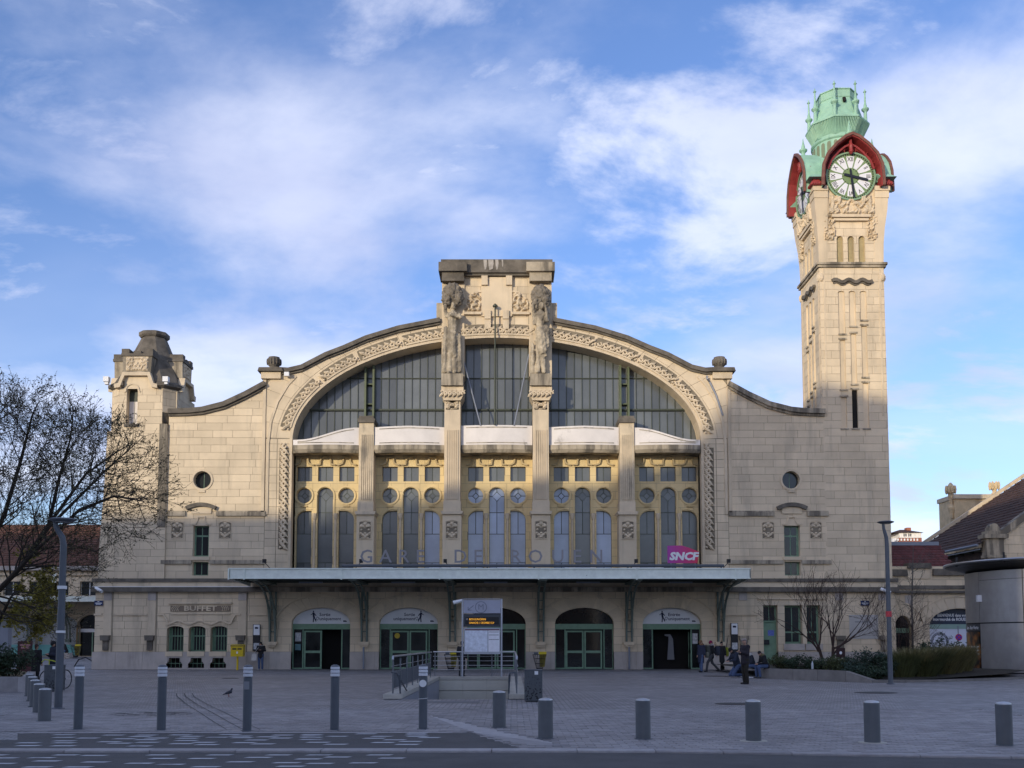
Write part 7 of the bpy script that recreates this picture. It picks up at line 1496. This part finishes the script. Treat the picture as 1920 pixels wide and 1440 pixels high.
# woman with phone by the information panel
p0 = (U(489, 1230, F-1.0)[0], F-1.0, 0); t, V, fw, up, rt = person(p0, .0, 'person in dark jacket and jeans looking at a phone beside the letterbox', PHONE, cloth('charcoal', (.018, .017, .018)), JEAN, M('grey_shoe', (.3, .3, .3), .6), 'long', coatlen=.85, scale=1.0, hood=cloth('pale_scarf', (.45, .43, .40)))
phone((p0[0], p0[1]-.36, 1.25), 'dark phone held by the person beside the letterbox')
x, y, z = p0[0]-.36, p0[1]-.12, .80; t = thing('tote_bag', 'white shoulder bag hanging at the side of the person by the letterbox', 'bag', (x, y, .6)); m = MB(); m.rings([[(x-.2, y-.05, .58), (x+.14, y-.05, .58), (x+.14, y+.05, .58), (x-.2, y+.05, .58)], [(x-.12, y-.06, .98), (x+.14, y-.06, .98), (x+.14, y+.06, .98), (x-.12, y+.06, .98)]]); m.obj('pouch', cloth('bag_white', (.55, .52, .48)), t); MB().tube([(x-.05, y-.05, .97), (x+.2, y-.04, 1.3), (x+.22, y+.05, 1.38)], .012, 5).obj('strap', cloth('bag_white', (.55, .52, .48)), t)
# queue at the entrance
WALK = lambda d: dict(kL=(.1, -.2*d, .52), aL=(.1, -.26*d, .1), kR=(-.1, .08*d, .5), aR=(-.1, .36*d, .13), hL=(.25, .12*d, .95), hR=(-.25, -.12*d, .95))
c0 = at(1315, 1261); person(c0, R(-60), 'person in navy coat with brown fur hood, leftmost of the queue', WALK(.25), NAVY, JEAN, BLK, 'beanie', coatlen=.62, scale=1.03, hood=M('brown_fur', (.16, .09, .04), .9, nv=.5, ns=30), bulk=1.1, hatmat=M('brown_fur', (.16, .09, .04), .9, nv=.5, ns=30))
bag((c0[0]+.34, c0[1]+.1, 1.22), .2, .14, .32, cloth('pack_grey_green', (.05, .055, .045)), 'grey green backpack worn by the leftmost person of the queue', rot=R(-60)); bag((c0[0]+.3, c0[1]-.1, .98), .15, .09, .16, cloth('bag_khaki', (.13, .13, .10)), 'small pale shoulder bag on the leftmost person of the queue', 'shoulder_bag', R(-60))
c1 = at(1334, 1260); person(c1, R(-75), 'person in black jacket and magenta beanie walking to the entrance', WALK(1.35), BLK, GREYT, BLK, 'beanie', coatlen=.85, scale=1.02, hatmat=cloth('magenta', (.22, .008, .055)), hood=cloth('pale_collar', (.3, .27, .26)))
bag((c1[0]+.36, c1[1]+.05, 1.2), .18, .14, .27, cloth('pack_slate', (.03, .035, .05)), 'slate blue backpack on the person with the magenta beanie', rot=R(-75))
c2 = at(1354, 1258); person(c2, R(-60), 'person dressed in black with white soled trainers, third in the queue', dict(WALK(.6), **{'eR': (-.24, -.1, 1.2), 'hR': (-.12, -.3, 1.3)}), BLK, BLK, M('white_sole', (.35, .35, .35), .6), 'short', coatlen=.6, scale=.99)
bag((c2[0]+.3, c2[1]+.02, 1.12), .1, .1, .28, cloth('lime', (.20, .22, .02)), 'lime green bag on the back of the person in black', rot=R(-60))
m = MB(); m.tube([(c2[0]+.28, c2[1]+.1, 1.35), (c2[0]+.42, c2[1]+.1, 2.1)], [.035, .02], 6); tag(m.obj('long_case', cloth('case_brown', (.09, .075, .06)), None, (c2[0]+.28, c2[1]+.1, 1.35)), 'slender long case rising over the shoulder of the person in black', 'case')
# man in flat cap
c3 = at(1398, 1283); person(c3, R(-70), 'person in flat cap and dark jacket with folded arms, nearest the camera', dict(eL=(.26, -.06, 1.16), hL=(-.02, -.2, 1.24), eR=(-.26, -.06, 1.16), hR=(.04, -.24, 1.2)), cloth('aubergine', (.022, .018, .024)), cloth('brown_black', (.022, .018, .013)), BLK, 'cap', coatlen=.86, scale=1.05, bulk=1.12, hatmat=cloth('cap_beige', (.25, .21, .18)))
# people sitting on the bed edge and crouching
SIT = dict(hip=(0, 0, .60), chest=(0, -.14, .92), neck=(0, -.22, 1.06), head=(0, -.32, 1.17), sL=(.19, -.17, 1.02), eL=(.26, -.2, .74), hL=(.08, -.45, .68), sR=(-.19, -.17, 1.02), eR=(-.26, -.2, .74), hR=(-.08, -.45, .68), pL=(.1, -.05, .58), kL=(.13, -.45, .55), aL=(.13, -.38, .1), pR=(-.1, -.05, .58), kR=(-.13, -.45, .55), aR=(-.13, -.42, .1))
person((11.85, 46.65, .0), R(-75), 'person in black jacket and jeans bowed over, sitting on the bed end', SIT, BLK, JEAN, GREYT, 'short', coatlen=.9, scale=1.0, hood=cloth('olive_hood', (.12, .10, .05)))
person((11.45, 47.4, .0), R(-80), 'person in dark vest and jeans with pale hood, sitting behind the flat cap', SIT, cloth('dark_vest', (.02, .024, .035)), cloth('denim_light', (.09, .13, .24)), M('white_sole', (.35, .35, .35), .6), 'short', coatlen=.92, scale=1.0, hood=cloth('pale_hood', (.35, .34, .32)))
KNEEL = dict(hip=(0, .0, .52), chest=(0, -.12, .9), neck=(0, -.2, 1.05), head=(0, -.3, 1.16), sL=(.19, -.13, 1.0), eL=(.26, -.24, .74), hL=(.12, -.42, .7), sR=(-.19, -.13, 1.0), eR=(-.26, -.24, .74), hR=(-.12, -.42, .7), pL=(.1, .0, .5), kL=(.13, -.28, .11), aL=(.12, .2, .1), pR=(-.1, .0, .5), kR=(-.13, -.28, .11), aR=(-.12, .2, .1))
c4 = at(1383, 1270); person((c4[0], c4[1], 0), R(-75), 'person in navy puffer jacket and jeans kneeling on the paving left of the flat cap', KNEEL, cloth('puffer_navy', (.02, .026, .045)), JEAN, M('white_sole', (.35, .35, .35), .6), 'beanie', coatlen=.8, scale=1.12, bulk=1.1, hatmat=BLK, hood=BLK)
x, y = G(1412, 1271); tag(MB().box(x-.35, x+.3, y-.2, y+.2, .006, .05).obj('white_bag', WHITEP, None, (x, y, .006)), 'flat white bag lying on the ground by the seated people', 'bag')
# left group
person((U(56, 1240, 40)[0], 40.5, 0), R(170), 'person in black seen from behind, at the left bed', None, BLK, BLK, BLK, 'short', haircol=M('brown_hair', (.05, .022, .012), .7), coatlen=.6, scale=.92, bulk=1.15)
person((U(91, 1240, 37)[0], 37.5, 0), R(-35), 'person in dark navy coat reading a phone beside the left lamp post', PHONE, cloth('night_navy', (.013, .016, .028)), NAVY, BLK, 'beanie', coatlen=.6, scale=1.0, bulk=1.3, hatmat=BLK, hood=BLK)
phone((U(91, 1240, 37)[0]-.22, 37.15, 1.22), 'phone held by the person beside the left lamp post')
person((U(124, 1225, 82)[0], 82, .37), R(-90), 'distant person in black sitting under the annex arcade', dict(SIT), BLK, cloth('denim_light', (.09, .13, .24)), M('white_sole', (.35, .35, .35), .6), 'long', coatlen=.9, scale=1.08)
x = U(124, 1225, 82)[0]; tag(MB().box(x-.3, x+.35, 81.8, 82.4, .37, .84).obj('low_block', STONEG, None, (x, 82, .37)), 'low grey block the distant person sits on', 'block')
person((U(866, 1240, 49)[0], 49, 0), R(150), 'person in black standing half hidden behind the metro panel', None, BLK, BLK, BLK, 'short', coatlen=.6, scale=1.0)
# pigeon
x, y = G(428, 1307); t = thing('pigeon', 'grey pigeon walking on the open paving', 'pigeon', (x, y, 0)); PG = M('pigeon_grey', (.035, .037, .05), .6, nv=.4, ns=30)
blob([((x-.05, y, .12), (x+.06, y, .16), .045, .06), ((x-.05, y, .12), (x-.17, y, .07), .035, .012), ((x+.07, y, .17), (x+.1, y, .24), .038, .026), ((x+.105, y, .25), (.03, .027, .028)), ((x+.12, y, .245), (x+.15, y, .235), .01, .005)], 'body', PG, t, .01)
m = MB()
for q in (-.02, .02): m.tube([(x+.01, y+q, .1), (x+.015, y+q, .006), (x+.05, y+q, .004)], .006, 4)
m.obj('legs', M('pigeon_leg', (.25, .07, .06), .7), t)
# bicycle leaning behind the left bollards
bx, by = U(76, 1270, 35)[0], 35.4; t = thing('bicycle', 'dark bicycle with orange fork and lime handlebar behind the bollards', 'bicycle', (bx, by, 0)); ORG = M('bike_orange', (.5, .13, .02), .4); d = Vector((.25, .97, 0)).normalized()
w0, w1 = Vector((bx, by, .34)), Vector((bx, by, .34))+d*1.02; s = Vector((d.y, -d.x, 0))
for c in (w0, w1):
    m = MB(); m.tube([c+(d*cos(2*pi*k/24)+Vector((0, 0, 1))*sin(2*pi*k/24))*.33 for k in range(24)], .02, 6, True); wh = m.obj('wheel', BLACK, t)
    m = MB(); [m.tube([c, c+(d*cos(2*pi*k/12)+Vector((0, 0, 1))*sin(2*pi*k/12))*.31], .003, 3) for k in range(12)]; m.obj('spokes', STEELL, wh)
Z = Vector((0, 0, 1)); bb = w0+d*.58-Z*.04; st_ = bb+d*.16+Z*.52; hd_ = w0+d*.14+Z*.52
m = MB(); [m.tube(q, .018, 6) for q in ([bb, st_], [st_, hd_], [hd_-Z*.1, bb], [bb, w1], [w1, st_-Z*.05])]; m.obj('frame', BLACK, t)
m = MB(); [m.tube([hd_, w0+s*k*.05+d*.02], .016, 6) for k in (-1, 1)]; m.obj('fork', ORG, t)
m = MB(); m.tube([hd_+Z*.12-s*.3, hd_+Z*.2-s*.15-d*.05, hd_+Z*.17+s*.15-d*.05, hd_+Z*.12+s*.3], .02, 6); m.tube([hd_, hd_+Z*.17], .018, 6); m.obj('handlebar', M('lime_grip', (.4, .45, .03), .5), t)
m = MB(); m.ball(st_+Z*.14, .07, .13, .04); m.tube([st_, st_+Z*.12], .014, 5); m.obj('saddle', BLACK, t)
# arched bicycle rack by the left corner
x, y = U(160, 1240, 66)[0], 66; m = MB(); m.tube([(x-.75, y, .05), (x-.45, y, .55), (x, y, .7), (x+.4, y, .5), (x+.65, y, .05)], .04, 6); tag(m.obj('bicycle_rack', BLACK, None, (x, y, .0)), 'dark arched rack on the paving by the left corner of the station', 'rack')
# ================================================================ HOUSES ACROSS THE STREET (behind the camera: they shade the square)
HB = -30.; WIN = GLASSD
def house(x0, x1, prof, lab, wallc, HB=HB):
    t = thing('town_house', lab, 'house', ((x0+x1)/2, HB, 0), 'town houses across the street'); zmin = min(z for _, z in prof)-2.2; f = FR((0, HB, 0), (1, 0, 0), (0, 1, 0))
    MB().prism(rect(x0, x1, .02, zmin), f, -11, 0).obj('wall', wallc, t); MB().prism([(x0, zmin), (x1, zmin)]+prof[::-1], f, -9, -1).obj('roof', ZINC, t)
    nx = max(2, int((x1-x0)/2.6)); nz = int((zmin-1)/3.2)
    for i in range(nx):
        for k in range(nz): c = x0+(x1-x0)*(i+.5)/nx; z = 1+3.2*k; MB().prism(rect(c-.55, c+.55, z+.4, z+2.4), f, 0, .05).obj('window', WIN, t)
CRM, GRY, BRK = M('render_cream', (.62, .58, .50), .85), M('render_grey', (.5, .48, .45), .85), M('render_brick', (.26, .15, .11), .85)
DX = (F-HB)*tan(SUN_AZ)+1; DZ = (F-HB)/cos(SUN_AZ)*tan(SUN_EL)
def shade(pts): return [(x-DX+.97, z+DZ) for x, z in pts]      # roof line whose shadow ends at these points of the facade
for pts, lab, mt in ((((-105, 17.5), (-80, 18.5), (-46, 17.5)), 'broad town house across the street at the far west end', GRY), (((-46, 9.0), (-36, 9.6), (-27, 9.6)), 'town house across the street, first from the west', CRM), (((-27, 9.75), (-13, 9.9)), 'long town house across the street, second from the west', GRY), (((-13, 10.6), (-4, 11.6), (5, 12.3)), 'town house across the street, third from the west', CRM), (((5, 12.6), (9.5, 13.6), (11.8, 15.2), (13.6, 18.3)), 'tall town house across the street with stepped roof', BRK), (((13.6, 18.6), (19.5, 18.3), (20.5, 17.3), (27, 16.9)), 'tallest town house across the street', GRY)):
    p = shade(pts); house(p[0][0]+.01, p[-1][0]-.01, p, lab, mt)
house(-34, 34, [(-34, 15), (0, 17), (34, 15)], 'broad house closing the avenue far behind', BRK, -150.)  # added out of view to keep bright horizon out of door reflections
xe = 27-DX+.97; house(xe+.01, -13.5, [(xe, 17), (-20, 18), (-13.5, 16)], 'town house at the corner of the avenue, west side', CRM)
house(13.5, 42, [(13.5, 12), (28, 13), (42, 12)], 'town house at the corner of the avenue, east side', GRY); house(42.1, 75, [(42.1, 10), (60, 11), (75, 10)], 'low town house east of the avenue', CRM)
